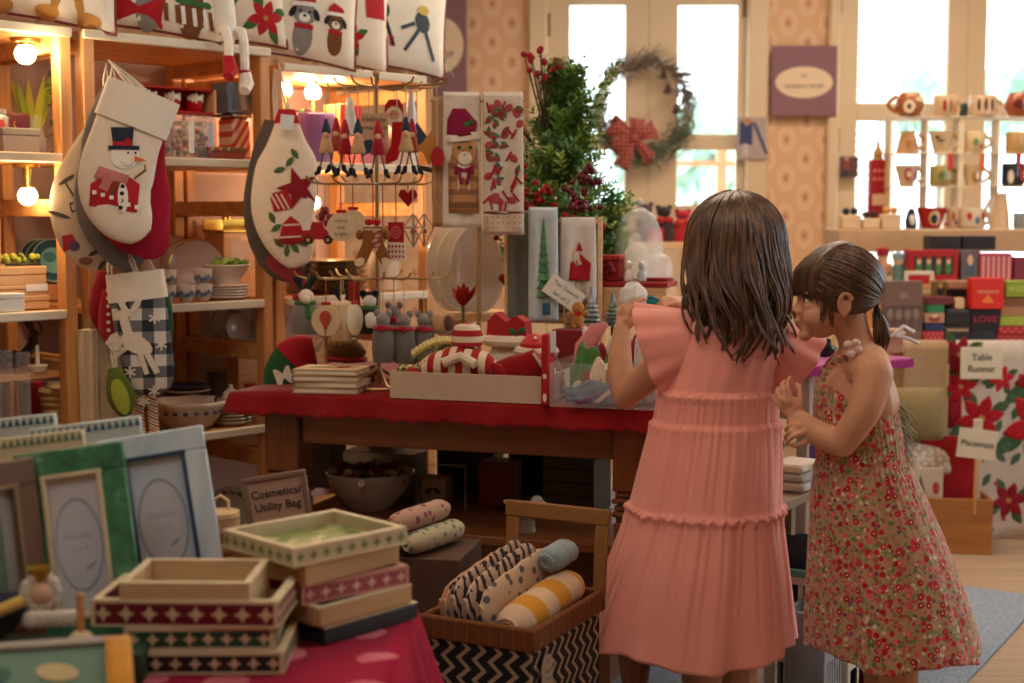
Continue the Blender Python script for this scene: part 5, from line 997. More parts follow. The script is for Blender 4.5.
# ------------------------------------------------------------------ back half of the main table
RZ = .93
rs = thing('wooden_riser', 'long low wooden riser along the back of the red table', 'riser', TL, TA)
MB(PALE_X).box((.68, .60, RZ - .009), (.76, .26, .018)).build('board', rs)
for x in (.31, .68, 1.05): MB(PALE_X).box((x, .60, (TZ + RZ - .018) / 2 + .0005), (.018, .25, RZ - .018 - TZ - .001)).build('support', rs)
def RY_(px, y): p = P(px, 290, 3.9); x = p.x; return x          # (x on the riser)
def rw(x, y, z=RZ): return tw_(x, y, z + .001)
WC = CER('#e3d2bd')
for k, (x, y, l) in enumerate(((.335, .555, 'large white platter standing leftmost on the riser'), (.375, .535, 'large white platter standing in the middle of the three'), (.425, .515, 'large white platter in front, shiny rim, behind the santas'))):
    plate(rw(x - .02, y), .122, .40, l, CER('#f4ece0'), CER('#f0e4d2'), .12, 'large white platters', 'platter', cat='platter', sx=.66)
def drape(name, label, px0, px1, yt, yb, Y, mat_, deco=None, rz=0, back=.8, cat='towel', amp=.006, rad=.014, group=None):
    p = P((px0 + px1) / 2, yt, Y); s = Y / FPX; w, h = (px1 - px0) * s, (yb - yt) * s; t = thing(name, label, cat, p, rz, group)
    rip = lambda x, z: amp * math.sin(x * 2 * PI / w * 1.5 + 1) * min(1, -z / h * 1.6 + .1)
    def fn(u, v):
        x = (u - .5) * w; L = h * (1 + back) + PI * rad; d = v * L
        if d < h: z = -h + d; return Vector((x * (1 + .06 * (-z / h)), -rad + rip(x, z), z))
        if d < h + PI * rad: a = (d - h) / rad; return Vector((x, -rad * math.cos(a), rad * math.sin(a)))
        z = -(d - h - PI * rad); return Vector((x, rad + rip(x, z) * .5, z))
    m = MB(mat_).grid(fn, 18, 40)
    f = lambda x, z: Vector((x, -rad + rip(x, z) - .0015, z))
    if deco: deco(m, f, w, h)
    m.build('cloth', t, solid=.003); return t
YT = 3.805
tr_ = thing('towel_rail', 'small wooden rail on the table holding the tree and santa towels', 'rail', (0, 0, TZ + .001)); m = MB(PALE_X); zb = P(550, 217, YT).z
x0, x1 = P(507, 217, YT).x, P(600, 217, YT).x; MB(PALE_X).tube([(x0, YT, zb - TZ - .014), (x1, YT, zb - TZ - .014)], .006, 8).build('bar', tr_)
for x in (x0, x1): MB(PALE_X).box((x, YT, (zb - TZ) / 2), (.014, .014, zb - TZ)).box((x, YT, .006), (.03, .07, .012)).build('post', tr_)
tr_.location = (0, 0, TZ + .0005)
def tree_print(m, f, w, h):
    for k in range(9): m.use(FAB(['#5d9460', '#4a8050'][k % 2])).decal(f, tri(w * (.12 + .055 * k), h * .13), (.0, -h * (.17 + .075 * k)), eps=.002 + .0002 * k)
    m.use(FAB('#c9a4a0')).decal(f, ell(w * .12, h * .05), (w * .3, -h * .72)); m.use(FAB('#3f6f8c')).decal(f, rect(w * .25, h * .1), (w * .1, -h * .88), eps=.004)
drape('tea_towel', 'pale blue tea towel printed with a tall green fir tree', 529, 557, 213, 321, YT - .034, FAB('#c3d0d2'), tree_print, .1)
drape('tea_towel', 'plain grey green tea towel hanging left of the fir tree towel', 508, 531, 216, 318, YT + .004, FAB('#77786a'), None, .1)
def santa_print(m, f, w, h):
    m.use(FAB('#a81c28')).decal(f, [(-.3 * w, -.12 * h), (.3 * w, -.12 * h), (.34 * w, .1 * h), (0, .24 * h), (-.25 * w, .1 * h)], (.02 * w, -.62 * h)); m.use(FAB('#d9c3a8')).decal(f, ell(w * .17, h * .12), (0, -.44 * h), eps=.002); m.use(FAB('#a81c28')).decal(f, tri(w * .2, h * .12), (.03 * w, -.36 * h), eps=.003)
    m.use(FAB('#cdb89c')).decal(f, rect(w * .3, h * .22), (.08 * w, -.83 * h), eps=.002)
drape('tea_towel', 'white tea towel printed with a santa in a red coat', 560, 595, 223, 300, YT, FAB('#ddd2c8'), santa_print, .1)
# tall towel stand
TSY = 3.70; ts = thing('towel_stand', 'slim brass stand carrying the cat towel and the holly towel', 'stand', (P(479, 300, TSY).x, TSY, TZ + .001)); zt = P(479, 97, TSY).z - TZ
MB(WIRE).tube([(0, 0, 0), (0, 0, zt)], .0055, 8).lathe([(0, 0), (.05, 0), (.05, .006), (.012, .014), (0, .016)], n=20).build('pole', ts)
s = TSY / FPX; MB(WIRE).tube([(-47 * s, 0, zt - .010), (45 * s, 0, zt - .010)], .004, 8).build('cross_bar', ts)
TAB = stripes('tabby_stripes', '#b58050', '#8a5c38', 30, 2, .55)
def catp(m, f, w, h):
    d = lambda mt, poly, x, z, rot=0, e=.0015: m.use(mt).decal(f, [(a * w, b * w) for a, b in poly], (x * w, z * w), rot, eps=e)
    O = FAB('#c08a58'); W = FAB('#e3d6c4'); d(TAB, [(-.42, -.95), (.42, -.95), (.40, .5), (.2, 1.0), (-.2, 1.0), (-.42, .4)], .05, -2.2); d(W, rect(.34, 1.3), .05, -2.35, e=.0025)
    d(O, ell(.36, .42), .08, -1.45, e=.003); d(W, ell(.2, .2), .08, -1.66, e=.004); d(FAB('#c07a68'), tri(.08, -.06), .08, -1.52, e=.005)
    for sx in (-1, 1): d(FAB('#6f8a4a'), ell(.07, .05), .08 + sx * .16, -1.36, e=.0045); d(BLK, ell(.03, .05, 8), .08 + sx * .16, -1.36, e=.0055)
    d(FAB('#8a1a3c'), [(-.42, -.4), (.38, -.28), (.42, .06), (.1, .42), (-.25, .42), (-.40, .1)], .0, -.72, e=.004); d(W, rect(.95, .22), .06, -1.08, .12, .0055); d(GRN, ell(.1, .07), .14, -.72, .5, .006); d(GRN, ell(.09, .06), .26, -.66, -.5, .006)
    d(FAB('#8a1a3c'), [(-.26, -.12), (0, -.02), (.26, -.12), (.26, .14), (0, .04), (-.26, .14)], .06, -1.98, e=.006); d(FAB('#8a1a3c'), rect(.09, .34), -.04, -2.2, .2, .006); d(FAB('#8a1a3c'), rect(.09, .34), .17, -2.2, -.2, .006)
drape('tea_towel', 'white tea towel with an orange cat wearing a red santa hat', 443, 479, 98, 226, TSY, FAB('#ddd0be'), catp, .12, amp=.004)
drape('tea_towel', 'plain tan tea towel edge left of the cat towel', 432, 443, 103, 225, TSY + .004, FAB('#b98f68'), None, .12, amp=.002)
def hollyp(m, f, w, h):
    rr = random.Random(4)
    w_ = w; w = w * 1.25
    for k in range(54):
        x, z = rr.uniform(-.34, .34) * w, -rr.uniform(.04, .80) * h; c = k % 3
        if c == 0: m.use(FAB('#4a6b44')).decal(f, leafo(w * .2, w * .09), (x, z), rr.uniform(0, 6), eps=.0015).decal(f, leafo(w * .2, w * .09), (x + .03 * w, z + .05 * w), rr.uniform(0, 6), eps=.0015).use(FAB('#a8242c')).decal(f, ell(w * .045, w * .045, 8), (x, z), eps=.003)
        elif c == 1: m.use(FAB('#b04a4c')).decal(f, ell(w * .07, w * .09), (x, z), rr.uniform(0, 6), eps=.001)
        else: m.use(FAB('#a8242c')).decal(f, rect(w * .04, w * .22), (x, z), rr.uniform(-.8, .8), eps=.002)
    w = w_
    m.use(FAB('#cfb79e')).decal(f, rect(w * .98, h * .16), (0, -h * .91), eps=.003); m.use(FAB('#7d3a34')).decal(f, rect(w * .98, h * .012), (0, -h * .835), eps=.004)
    for k in range(7):
        for j in range(3): m.use(FAB('#8a5a4a')).decal(f, ell(w * .018, w * .018, 6), (w * (-.42 + .14 * k), -h * (.87 + .04 * j)), eps=.004, rings=1)
drape('tea_towel', 'cream tea towel covered in holly and candy canes with a lattice border', 483, 522, 98, 233, TSY, FAB('#d9cab8'), hollyp, .12, amp=.004)
# berry tree
bt = thing('berry_tree', 'bushy evergreen arrangement full of dark red berries', 'plant', rw(.585, .66)); rr = random.Random(21); H0 = .60
MB(M('#7a6a58', .8)).lathe([(0, 0), (.05, 0), (.065, .10), (.06, .10), (.05, .09), (0, .09)], n=20).build('pot', bt); m = MB(M('#4a3a2a', .9)).tube([(0, 0, .05), (.01, 0, .3), (.0, 0, .62)], [.008, .007, .004], 6)
gm = [M(x, .7) for x in ('#6a9444', '#86aa54', '#74a070', '#9cb858', '#5c8648')]
g = MB()
def spray(p0, d, L):
    q = d.orthogonal().normalized(); w = d.cross(q); g.use(rr.choice(gm))
    for i in range(11):
        t = i / 10; c = p0 + d * L * t + Vector((0, 0, -.02 * t * t)); l = .040 * (1 - t * .55)
        for sg in (-1, 1):
            dd = (d * .7 + (q * math.cos(i * .9) + w * math.sin(i * .9)) * sg).normalized(); n_ = d.cross(dd).normalized() * .0050
            g.add([c, c + dd * l * .5 + n_, c + dd * l, c + dd * l * .5 - n_], [(0, 1, 2, 3)])
bpos = []
for i in range(560):
    z = .02 + .58 * rr.random() ** 1.25; rad = (.155 * (1 - ((z - .15) / .47) ** 1.2 * .80) if z > .15 else .145) * rr.uniform(.4, 1); a = rr.uniform(0, 2 * PI)
    off = Vector((.03 * (z / .6), 0, 0)); p = Vector((rad * math.cos(a), rad * math.sin(a) * .8, z + .08)) + off; d = Vector((math.cos(a), math.sin(a) * .8, rr.uniform(.1, 1.0) + 2.2 * (z / .6) ** 2)).normalized(); spray(p - d * .05, d, rr.uniform(.07, .13))
for k in range(60): a = rr.uniform(-.9, .9); spray(Vector((.10 + .05 * rr.random(), -.05 + .1 * rr.random(), rr.uniform(.10, .36))), Vector((math.cos(a), math.sin(a) * .6, rr.uniform(-.1, .7))).normalized(), rr.uniform(.06, .10))
for k in range(7): spray(Vector((.055 + .010 * k, -.02, .44 + .03 * k)), Vector((.5, -.1, .8)).normalized(), .13)
g.build('foliage', bt, recalc=False)
bs = M('#9c1220', .22); bd = M('#5f1420', .25)
for c, n_, sp, mt, st_ in (((-.105, -.19, .33), 30, .026, bs, 0), ((-.115, -.19, .24), 28, .026, bs, 0), ((-.03, -.215, .27), 26, .036, bs, 0), ((.075, -.20, .34), 28, .024, bd, 1), ((.06, -.21, .25), 24, .024, bd, 1), ((.02, -.215, .19), 26, .034, bs, 0), ((-.10, -.15, .15), 26, .03, bs, 0), ((-.04, -.05, .70), 15, .030, bs, 2), ((-.13, -.09, .55), 8, .018, bs, 2), ((.05, -.18, .12), 16, .03, bd, 1)):
    for k in range(n_):
        q = Vector(c) + Vector((rr.gauss(0, sp), rr.gauss(0, sp * .5), rr.gauss(0, sp * (1.2 if st_ != 2 else .9)))); bpos.append((q.y, k, tuple(q), rr.uniform(.95, 1.3), mt))
        if st_ == 2: MB(M('#4a3a2a', .9)).tube([(c[0] * .4, -.02, .46), q], .0014, 4).build('twig', bt)
bpos.sort(key=lambda b_: (b_[1] > 9, b_[0])); proto = {}; rest = MB(bs)
for k, (_, _, q, sz, mt) in enumerate(bpos):
    if k >= 100: rest.use(mt).ball(q, .009 * sz, 9); continue
    if mt.name not in proto: o = proto[mt.name] = MB(mt).ball((0, 0, 0), .009, 10).build('berry', bt)
    else: o = proto[mt.name].copy(); COL.objects.link(o); o.parent = bt
    o.location = q; o.scale = (sz,) * 3
rest.build('berries', bt)['kind'] = 'stuff'
# glass domes and red boxes on a wooden serving box
SBX = .835; sb = thing('wooden_box', 'pale wooden box with a red top edge on the riser', 'box', rw(SBX, .535), TA); MB(PALE_X).box((0, 0, .042), (.235, .13, .084)).build('body', sb); MB(PAP('#9c2024')).box((0, -.0015, .091), (.24, .134, .013)).build('red_edge', sb)
DOME = glass('dome_glass', '#ffffff', .29, .02)  # whiter, less clear glass stands in for bright window reflections
def dome(loc, r, h, label, base=None):
    t = thing('glass_dome', label, 'dome', loc, 0); MB(CER('#d8c4b0') if not base else base).lathe([(0, 0), (r * 1.1, 0), (r * 1.12, .008), (0, .010)], n=28).build('base', t)
    MB(DOME).lathe([(r, .010), (r, h * .55), (r * .92, h * .75), (r * .65, h * .92), (r * .2, h * .99), (0, h)], n=32).build('cover', t); MB(GLASS).ball((0, 0, h + .012), .012, 12).build('knob', t); return t
BZ = RZ + .100
dome(tw_(.825, .685, RZ + .001), .072, .30, 'tallest clear glass dome beside the berry tree')
dome(tw_(.85, .555, BZ), .036, .105, 'middle glass dome behind the red box with a bow')
dome(tw_(.915, .545, BZ), .036, .075, 'low glass dome over the flat red box at the right', M('#9c1a22', .4))
rbx = thing('ribbon_box', 'deep red gift box tied with a red ribbon bow', 'gift box', tw_(.775, .525, BZ), TA); MB(PAP('#8e1218')).box((0, 0, .027), (.085, .07, .054)).build('box', rbx); MB(PAP('#a8281e')).box((0, 0, .062), (.09, .075, .014)).build('lid', rbx); m = MB(FAB('#7d0f16')).box((0, -.037, .028), (.018, .004, .056))
for s_ in (-1, 1): m.tube([(0, -.04, .034), (s_ * .02, -.048, .046), (s_ * .03, -.044, .030), (0, -.04, .030)], .007, 8)
m.build('bow', rbx)
for k, (x, y, l, c) in enumerate(((.838, .515, 'small white porcelain figure on the wooden box', '#e8dfd2'), (.875, .51, 'small silver glittering figure at the right of the wooden box', '#b9c2c8'))):
    t = thing('figurine', l, 'figurine', tw_(x, y, BZ)); MB(CER(c)).lathe([(0, 0), (.014, 0), (.012, .02), (.006, .03), (.010, .04), (.007, .05), (0, .054)], n=12).build('body', t)
for px, Y, h, l in ((592, 3.70, .105, 'silver glitter cone tree, left of the pair in front of the wooden box'), (613, 3.66, .090, 'grey green glitter cone tree, right of the pair in front of the wooden box')):
    t = thing('cone_tree', l, 'ornament', TY(px, Y), 0); m = MB(M('#7d867e' if px > 600 else '#9aa3a6', .3, .3)); z0 = .165
    for k in range(8): m.lathe([(.004, z0 + k * h * .11), (.030 * (1 - k / 9), z0 + k * h * .11), (.004, z0 + (k + 1.6) * h * .11)], n=16)
    m.build('tree', t); MB(M('#5a4a3a', .8)).lathe([(0, 0), (.022, 0), (.022, .01), (.006, .02), (.005, z0 + .005), (0, z0 + .005)], n=12).build('stand', t)
sg = thing('sign_card', 'tilted white card with grey lettering in front of the santa towel', 'sign', TY(566, 3.68), (-.25, 0, .05)); m = MB(PAP('#d8cfc0')); Tm = Matrix.Translation((0, 0, .252)) @ Matrix.Rotation(.62, 4, 'Y'); m.T = Tm
m.box((0, 0, 0), (.105, .002, .058), b=.0005).use(M('#6a727a', .7)).text('Tea Towels', .0165, lambda x, z: Vector((x, -.001, z)), (0, .011)).text('Set of 2', .0165, lambda x, z: Vector((x, -.001, z)), (0, -.014)); m.build('card', sg); MB(WIRE).lathe([(0, 0), (.02, 0), (.02, .004), (0, .005)], n=14).tube([(0, .003, 0), (0, .003, .25)], .002, 6).build('holder', sg)
def ginger(t, k=1):
    m = MB(FAB('#b5803e')); m.ball((0, 0, .075 * k), (.022 * k, .016 * k, .022 * k), 12).ball((0, 0, .035 * k), (.022 * k, .018 * k, .032 * k), 12)
    for s_ in (-1, 1): m.tube([(s_ * .012 * k, 0, .05 * k), (s_ * .034 * k, -.004, .058 * k)], [.009 * k, .008 * k], 8).tube([(s_ * .010 * k, 0, .02 * k), (s_ * .016 * k, -.004, .005 * k)], [.010 * k, .009 * k], 8)
    m.build('body', t); MB(FAB('#b02026')).ball((0, -.016 * k, .055 * k), (.010, .004, .006), 8).build('bow', t)
t = thing('gingerbread_figure', 'golden tan gingerbread figure under the tilted white card', 'figurine', TY(578, 3.60, TZ + .161), 0); ginger(t, .72); gift('gift_stack', TY(572, 3.61), TA, (.09, .06, .159), 'dark red box raising the gingerbread figure', 'box', '#7a1820')
gnome_plush(TY(548, 3.50), 0, 1.0, '#a86a34', '#8a4a28', 'brown plush gnome between the small santa and the bin')
cloth_in('folded_cloth', 'teal cloth lying behind the acrylic bin near the older girl’s hands'.replace('’', "'"), 'cloth', ['#2f7f86'], TY(650, 3.52), (.07, .05, .08), 9)
# under the table
LZ = .417
ub = thing('mixing_bowl', 'wide grey bowl of trinkets on the dark shelf under the table', 'bowl', TY(368, 3.80, LZ)); MB(CER('#a89684')).lathe([(0, 0), (.06, 0), (.065, .006), (.10, .05), (.122, .10), (.118, .102), (.09, .05), (0, .012)], n=32).build('bowl', ub); m = MB()
for k in range(40): m.use(M(R.choice(['#7a1a1e', '#2a2420', '#cdbca4', '#3a2e26', '#d8c8b0']), .6)).ball((R.gauss(0, .045), R.gauss(0, .045), R.uniform(.08, .112)), (R.uniform(.010, .03), .012, .010), 8, (0, R.uniform(-.6, .6), R.uniform(0, 3)))
m.build('trinkets', ub)['kind'] = 'stuff'
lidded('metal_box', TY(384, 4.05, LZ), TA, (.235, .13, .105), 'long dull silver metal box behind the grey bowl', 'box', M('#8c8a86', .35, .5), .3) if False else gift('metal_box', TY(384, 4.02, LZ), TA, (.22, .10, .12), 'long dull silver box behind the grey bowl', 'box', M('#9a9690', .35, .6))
def moth(m, f, w, h): m.use(M('#3a3230', .8)).decal(f, leafo(.03, .014), (-.012, 0), .6).decal(f, leafo(.03, .014), (.012, 0), -.6)
gift('moth_box', TY(436, 3.88, LZ), TA, (.075, .06, .07), 'small white box with a moth print under the table', 'box', '#a8968a', moth); 
fb = thing('acrylic_display', 'clear acrylic frame standing in front of the moth box', 'display', TY(440, 3.80, LZ), TA); m = MB(ACRY)
for c, d in (((0, 0, .115), (.15, .01, .008)), ((-.071, 0, .055), (.008, .01, .11)), ((.071, 0, .055), (.008, .01, .11))): m.box(c, d)
m.build('frame', fb)
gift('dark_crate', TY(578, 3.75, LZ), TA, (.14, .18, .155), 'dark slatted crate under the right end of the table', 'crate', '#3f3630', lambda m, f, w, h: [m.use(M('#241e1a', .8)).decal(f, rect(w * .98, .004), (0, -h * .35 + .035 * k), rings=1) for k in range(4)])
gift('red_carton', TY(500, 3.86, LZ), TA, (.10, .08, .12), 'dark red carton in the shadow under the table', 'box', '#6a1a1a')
bd_ = thing('bird_ornament', 'white felt bird ornament behind the patterned basket', 'ornament', TY(527, 3.50, LZ), -.3); MB(FAB('#d8ccbc')).ball((0, 0, .055), (.035, .02, .024), 14).ball((.026, 0, .078), .016, 12).tube([(-.02, 0, .06), (-.06, 0, .075)], [.014, .004], 8).tube([(.038, 0, .078), (.058, 0, .070)], [.006, .001], 7).build('body', bd_); MB(M('#7a6a54', .7)).lathe([(0, 0), (.025, 0), (.02, .03), (0, .034)], n=12).build('perch', bd_)
# ------------------------------------------------------------------ foreground left: table with frames and trays
FZ = .63; ft = thing('low_table', 'low table under the pink cloth in front', 'table'); MB(DARK_X).box((-.58, 1.64, FZ - .02), (.86, .84, .03)).build('table_top', ft)
for x in (-.96, -.20):
    for y in (1.27, 2.01): MB(DARK_Z).box((x, y, (FZ - .036) / 2), (.05, .05, FZ - .036)).build('leg', ft)
PK = N('pink_floral_cloth'); v = PK.vor(12, PK.map((1, 1, .6))); nz = PK.noise(28); d2 = PK.m2('ADD', v[0], PK.m2('MULTIPLY', nz, .28))
PKM = PK.end(PK.mix(PK.m2('MULTIPLY', PK.m2('LESS_THAN', d2, .50), PK.m2('GREATER_THAN', PK.xyz(v[1])[0], .38)), PK.mix(PK.noise(6), '#860626', '#a60e38'), PK.mix(nz, '#b83050', '#d88c90')), .9, 0, .1, .03)
fc = thing('pink_cloth', 'crimson pink floral cloth over the low front table', 'tablecloth'); m = MB(PKM); bx0, bx1, by0, by1 = -1.02, -.145, 1.21, 2.075; per2 = []
nx = 60
per2 = [(bx0 + (bx1 - bx0) * i / nx, by0) for i in range(nx)] + [(bx1, by0 + (by1 - by0) * i / nx) for i in range(nx)] + [(bx1 - (bx1 - bx0) * i / nx, by1) for i in range(nx)] + [(bx0, by1 - (by1 - by0) * i / nx) for i in range(nx)]; n2 = len(per2)
def sk2(u, v):
    i = int(round(u * n2)) % n2; x, y = per2[i]; ox = 1 if x >= bx1 - 1e-6 else -1 if x <= bx0 + 1e-6 else 0; oy = 1 if y >= by1 - 1e-6 else -1 if y <= by0 + 1e-6 else 0
    w = (.10 + .022 * math.sin(i * .75) + .014 * math.sin(i * 1.9)) * v; dn = math.hypot(ox, oy) or 1; return Vector((x + ox * w / dn * (1.3 if ox and oy else 1), y + oy * w / dn, FZ + .002 - .40 * v))
m.grid(sk2, n2, 10, True); m.add([(x, y, FZ + .002) for x, y in per2], [tuple(range(n2))]); m.build('cloth', fc, solid=.002)
BONE = M('#d8c49e', .5, 0, .12, 30)
def otray(loc, rot, w, d, h, label, side, floor, dia=None, edge=BONE, wall=.010):
    t = thing('inlay_tray', label, 'tray', loc, rot); MB(floor).box((0, 0, .004), (w - .004, d - .004, .006)).build('floor_panel', t)
    m = MB(side)
    for c, s_ in (((0, -d / 2 + wall / 2, h / 2), (w, wall, h)), ((0, d / 2 - wall / 2, h / 2), (w, wall, h)), ((-w / 2 + wall / 2, 0, h / 2), (wall, d - 2 * wall, h)), ((w / 2 - wall / 2, 0, h / 2), (wall, d - 2 * wall, h))): m.box(c, s_, b=.0015)
    if dia:
        m.use(M(dia, .5)); fs = (lambda x, z: ((x, -d / 2, h / 2 + z), (0, -1, 0)), lambda x, z: ((-w / 2, -x, h / 2 + z), (-1, 0, 0)), lambda x, z: ((w / 2, x, h / 2 + z), (1, 0, 0)))
        for f, L in zip(fs, (w, d, d)):
            n_ = max(3, int(L / (h * .85)))
            for k in range(n_): m.decal(f, star(h * .34, .45, 4), (-L / 2 + L * (k + .5) / n_, 0), eps=.0006, rings=1)
        m.use(edge)
        for z in (.0015, h - .0015): m.box((0, -d / 2 - .0003, z), (w + .001, .0012, .003), b=0).box((-w / 2 - .0003, 0, z), (.0012, d + .001, .003), b=0).box((w / 2 + .0003, 0, z), (.0012, d + .001, .003), b=0)
        m.box((-w / 2 + .002, -d / 2 - .0004, h / 2), (.005, .0013, h), b=0).box((w / 2 - .002, -d / 2 - .0004, h / 2), (.005, .0013, h), b=0)
    m.build('walls', t)
    e = MB(edge)
    for c, s_ in (((0, -d / 2 + wall / 2, h + .0008), (w, wall, .0012)), ((0, d / 2 - wall / 2, h + .0008), (w, wall, .0012)), ((-w / 2 + wall / 2, 0, h + .0008), (wall, d - 2 * wall, .0012)), ((w / 2 - wall / 2, 0, h + .0008), (wall, d - 2 * wall, .0012))): e.box(c, s_, b=.0004)
    e.build('rim', t); return t
CWD = wood('cream_inlay', '#b5946a', '#d2b489', 5, 0); LTW = wood('light_tray_wood', '#a97e50', '#cba474', 5, 0)
X1_, Y1_ = P(222, 665, 1.83).x, 1.81
otray((X1_ - .003, Y1_, FZ + .0045), .02, .195, .15, .027, 'black and bone inlay tray, lowest of the front left stack', M('#1c2420', .4), LTW, '#cbb78f')
otray((X1_ - .012, Y1_ + .004, FZ + .034), .03, .185, .145, .027, 'green and bone inlay tray under the red tray', M('#1e4a30', .4), LTW, '#cbb78f')
otray((X1_ - .024, Y1_ + .016, FZ + .063), -.04, .235, .17, .033, 'red and bone inlay tray holding the small plain tray', M('#6a1220', .4), CWD, '#cbb78f')
otray((X1_ - .026, Y1_ - .002, FZ + .0715), -.02, .165, .128, .046, 'small plain cream wooden tray on top of the front left stack', CWD, CWD)
X2_, Y2_ = -.268, 1.965
otray((X2_ + .02, Y2_ + .005, FZ + .0045), .85, .175, .15, .022, 'dark grey tray, lowest of the stack by the sign', M('#23282c', .5), M('#23282c', .5))
otray((X2_ + .012, Y2_ + .0, FZ + .029), .84, .17, .155, .026, 'light wooden tray, second from the bottom by the sign', LTW, LTW)
otray((X2_ + .006, Y2_ + .01, FZ + .057), .70, .175, .15, .026, 'pink and white inlay tray in the middle of the stack by the sign', M('#a8525a', .4), LTW, '#d8b0a4', M('#c98f80', .5))
otray((X2_ - .006, Y2_ + .0, FZ + .085), .88, .178, .15, .028, 'plain light wooden tray under the green mosaic tray', LTW, LTW)
gmz = N('green_mosaic'); vv = gmz.vor(60); GMZ = gmz.end(gmz.ramp(gmz.xyz(vv[1])[0], [(0, '#6a7a3a'), (.4, '#8a9550'), (.7, '#c2b684'), (1, '#4e6a34')]), .35)
otray((X2_ - .008, Y2_ - .002, FZ + .115), .78, .195, .165, .024, 'green mosaic tray with a bone patterned side, on top by the sign', M('#cbb894', .4), GMZ, '#77804a')
def pframe(loc, rot, w, h, label, border, inner, matc, lean=.2, roll=0, oval=True, deco=None, b=.034, txt=True):
    t = thing('photo_frame', label, 'frame', loc, (0, 0, rot)); T_ = Matrix.Rotation(-lean, 4, 'X') @ Matrix.Rotation(roll, 4, 'Y') @ Matrix.Translation((0, 0, h / 2 + .004)); m = MB(border, T_)
    for c, d in (((0, 0, h / 2 - b / 2), (w, .016, b)), ((0, 0, -h / 2 + b / 2), (w, .016, b)), ((-w / 2 + b / 2, 0, 0), (b, .016, h - 2 * b)), ((w / 2 - b / 2, 0, 0), (b, .016, h - 2 * b))): m.box(c, d, b=.002)
    if deco: deco(m, lambda x, z: Vector((x, -.0085, z)), w, h)
    m.build('border', t); e = MB(inner, T_); iw, ih = w - 2 * b, h - 2 * b
    for c, d in (((0, -.003, ih / 2), (iw + .008, .016, .006)), ((0, -.003, -ih / 2), (iw + .008, .016, .006)), ((-iw / 2, -.003, 0), (.006, .016, ih)), ((iw / 2, -.003, 0), (.006, .016, ih))): e.box(c, d, b=.001)
    e.build('inner_edge', t); p = MB(PAP(matc), T_); p.box((0, .003, 0), (iw, .003, ih), b=0); f = lambda x, z: Vector((x, .0014, z))
    if oval:
        for kk, c2 in ((.375, '#77748a'), (.345, '#c6bcc2')): p.use(PAP(c2)).decal(f, ell(iw * kk * 1.15, ih * kk * .9, 28), (0, 0), eps=.0006 + (.0004 if kk < .36 else 0))
        if txt: p.use(M('#7a7888', .7)).text('Holiday', .013, f, (0, .012), eps=.0016).text('4 x 9', .011, f, (0, -.006), eps=.0016); p.decal(f, leafo(.02, .006), (.012, -.03), .6, eps=.0016)
    p.build('picture', t); MB(GLASS, T_).box((0, -.001, 0), (iw, .0015, ih), b=0).build('glazing', t)
    MB(M('#5a4a3a', .8)).box((0, .012 + h * .29, h * .40), (.04, .004, h * .80), (.2, 0, 0), b=.001).build('easel_back', t); return t
MAR = N('green_marble'); MARM = MAR.end(MAR.ramp(MAR.noise(26, detail=5, rough=.7), [(.3, '#1c5234'), (.55, '#3f8058'), (.75, '#84b58c')]), .3)
BLM = N('blue_shell'); BLMM = BLM.end(BLM.ramp(BLM.noise(18, BLM.map((1, 1, .25)), 4), [(.3, '#b0c2cc'), (.7, '#dfe9ea')]), .25)
def dots(c, k=16):
    def fn(m, f, w, h):
        m.use(M(c, .5))
        for i in range(k): m.decal(f, tri(w / k * .8, .012), (-w / 2 + w * (i + .5) / k, h / 2 - .014), eps=.001, rings=1)
    return fn
pframe((P(88, 600, 1.85).x, 1.86, FZ + .003), .14, .145, .262, 'green marbled photo frame with an oval card, front left', MARM, BONE, '#cfc2ba', .2, -.12, b=.036)
pframe((P(176, 600, 1.99).x, 2.0, FZ + .003), .22, .15, .262, 'pale blue shell photo frame with dark inner edge, right of the green one', BLMM, M('#2a4658', .4), '#c4ccd8', .2, -.13, b=.034)
pframe((P(112, 600, 2.08).x, 2.06, FZ + .003), .14, .16, .268, 'pale frame with blue triangle border, standing behind the green frame', M('#bfc6bc', .5), BONE, '#b5aa9a', .1, -.11, False, dots('#2f5f74'), txt=False)
pframe((P(60, 600, 1.98).x, 1.93, FZ + .003), .10, .15, .268, 'cream frame with green triangle border, just behind the green marbled frame', BONE, BONE, '#b5aa9a', .17, -.11, False, dots('#5a7a4a'), txt=False)
pframe((P(18, 600, 2.06).x, 2.065, FZ + .003), .05, .16, .272, 'teal spotted frame at the back left of the frames', M('#c2cabe', .5), BONE, '#b5aa9a', .12, -.10, False, dots('#1f5266'), txt=False)
pframe((P(-10, 600, 1.76).x, 1.80, FZ + .003), .95, .15, .25, 'brown edged frame seen nearly side on at the left edge', M('#6a4a30', .5), M('#8a6a44', .5), '#8a7a60', .14, 0, False, txt=False)
pframe((P(-30, 600, 1.76).x, 1.73, FZ + .003), .95, .15, .25, 'dark olive frame at the very left edge, partly cut off', M('#4f5a40', .5), M('#8a6a44', .5), '#8a7a60', .14, 0, False, txt=False)
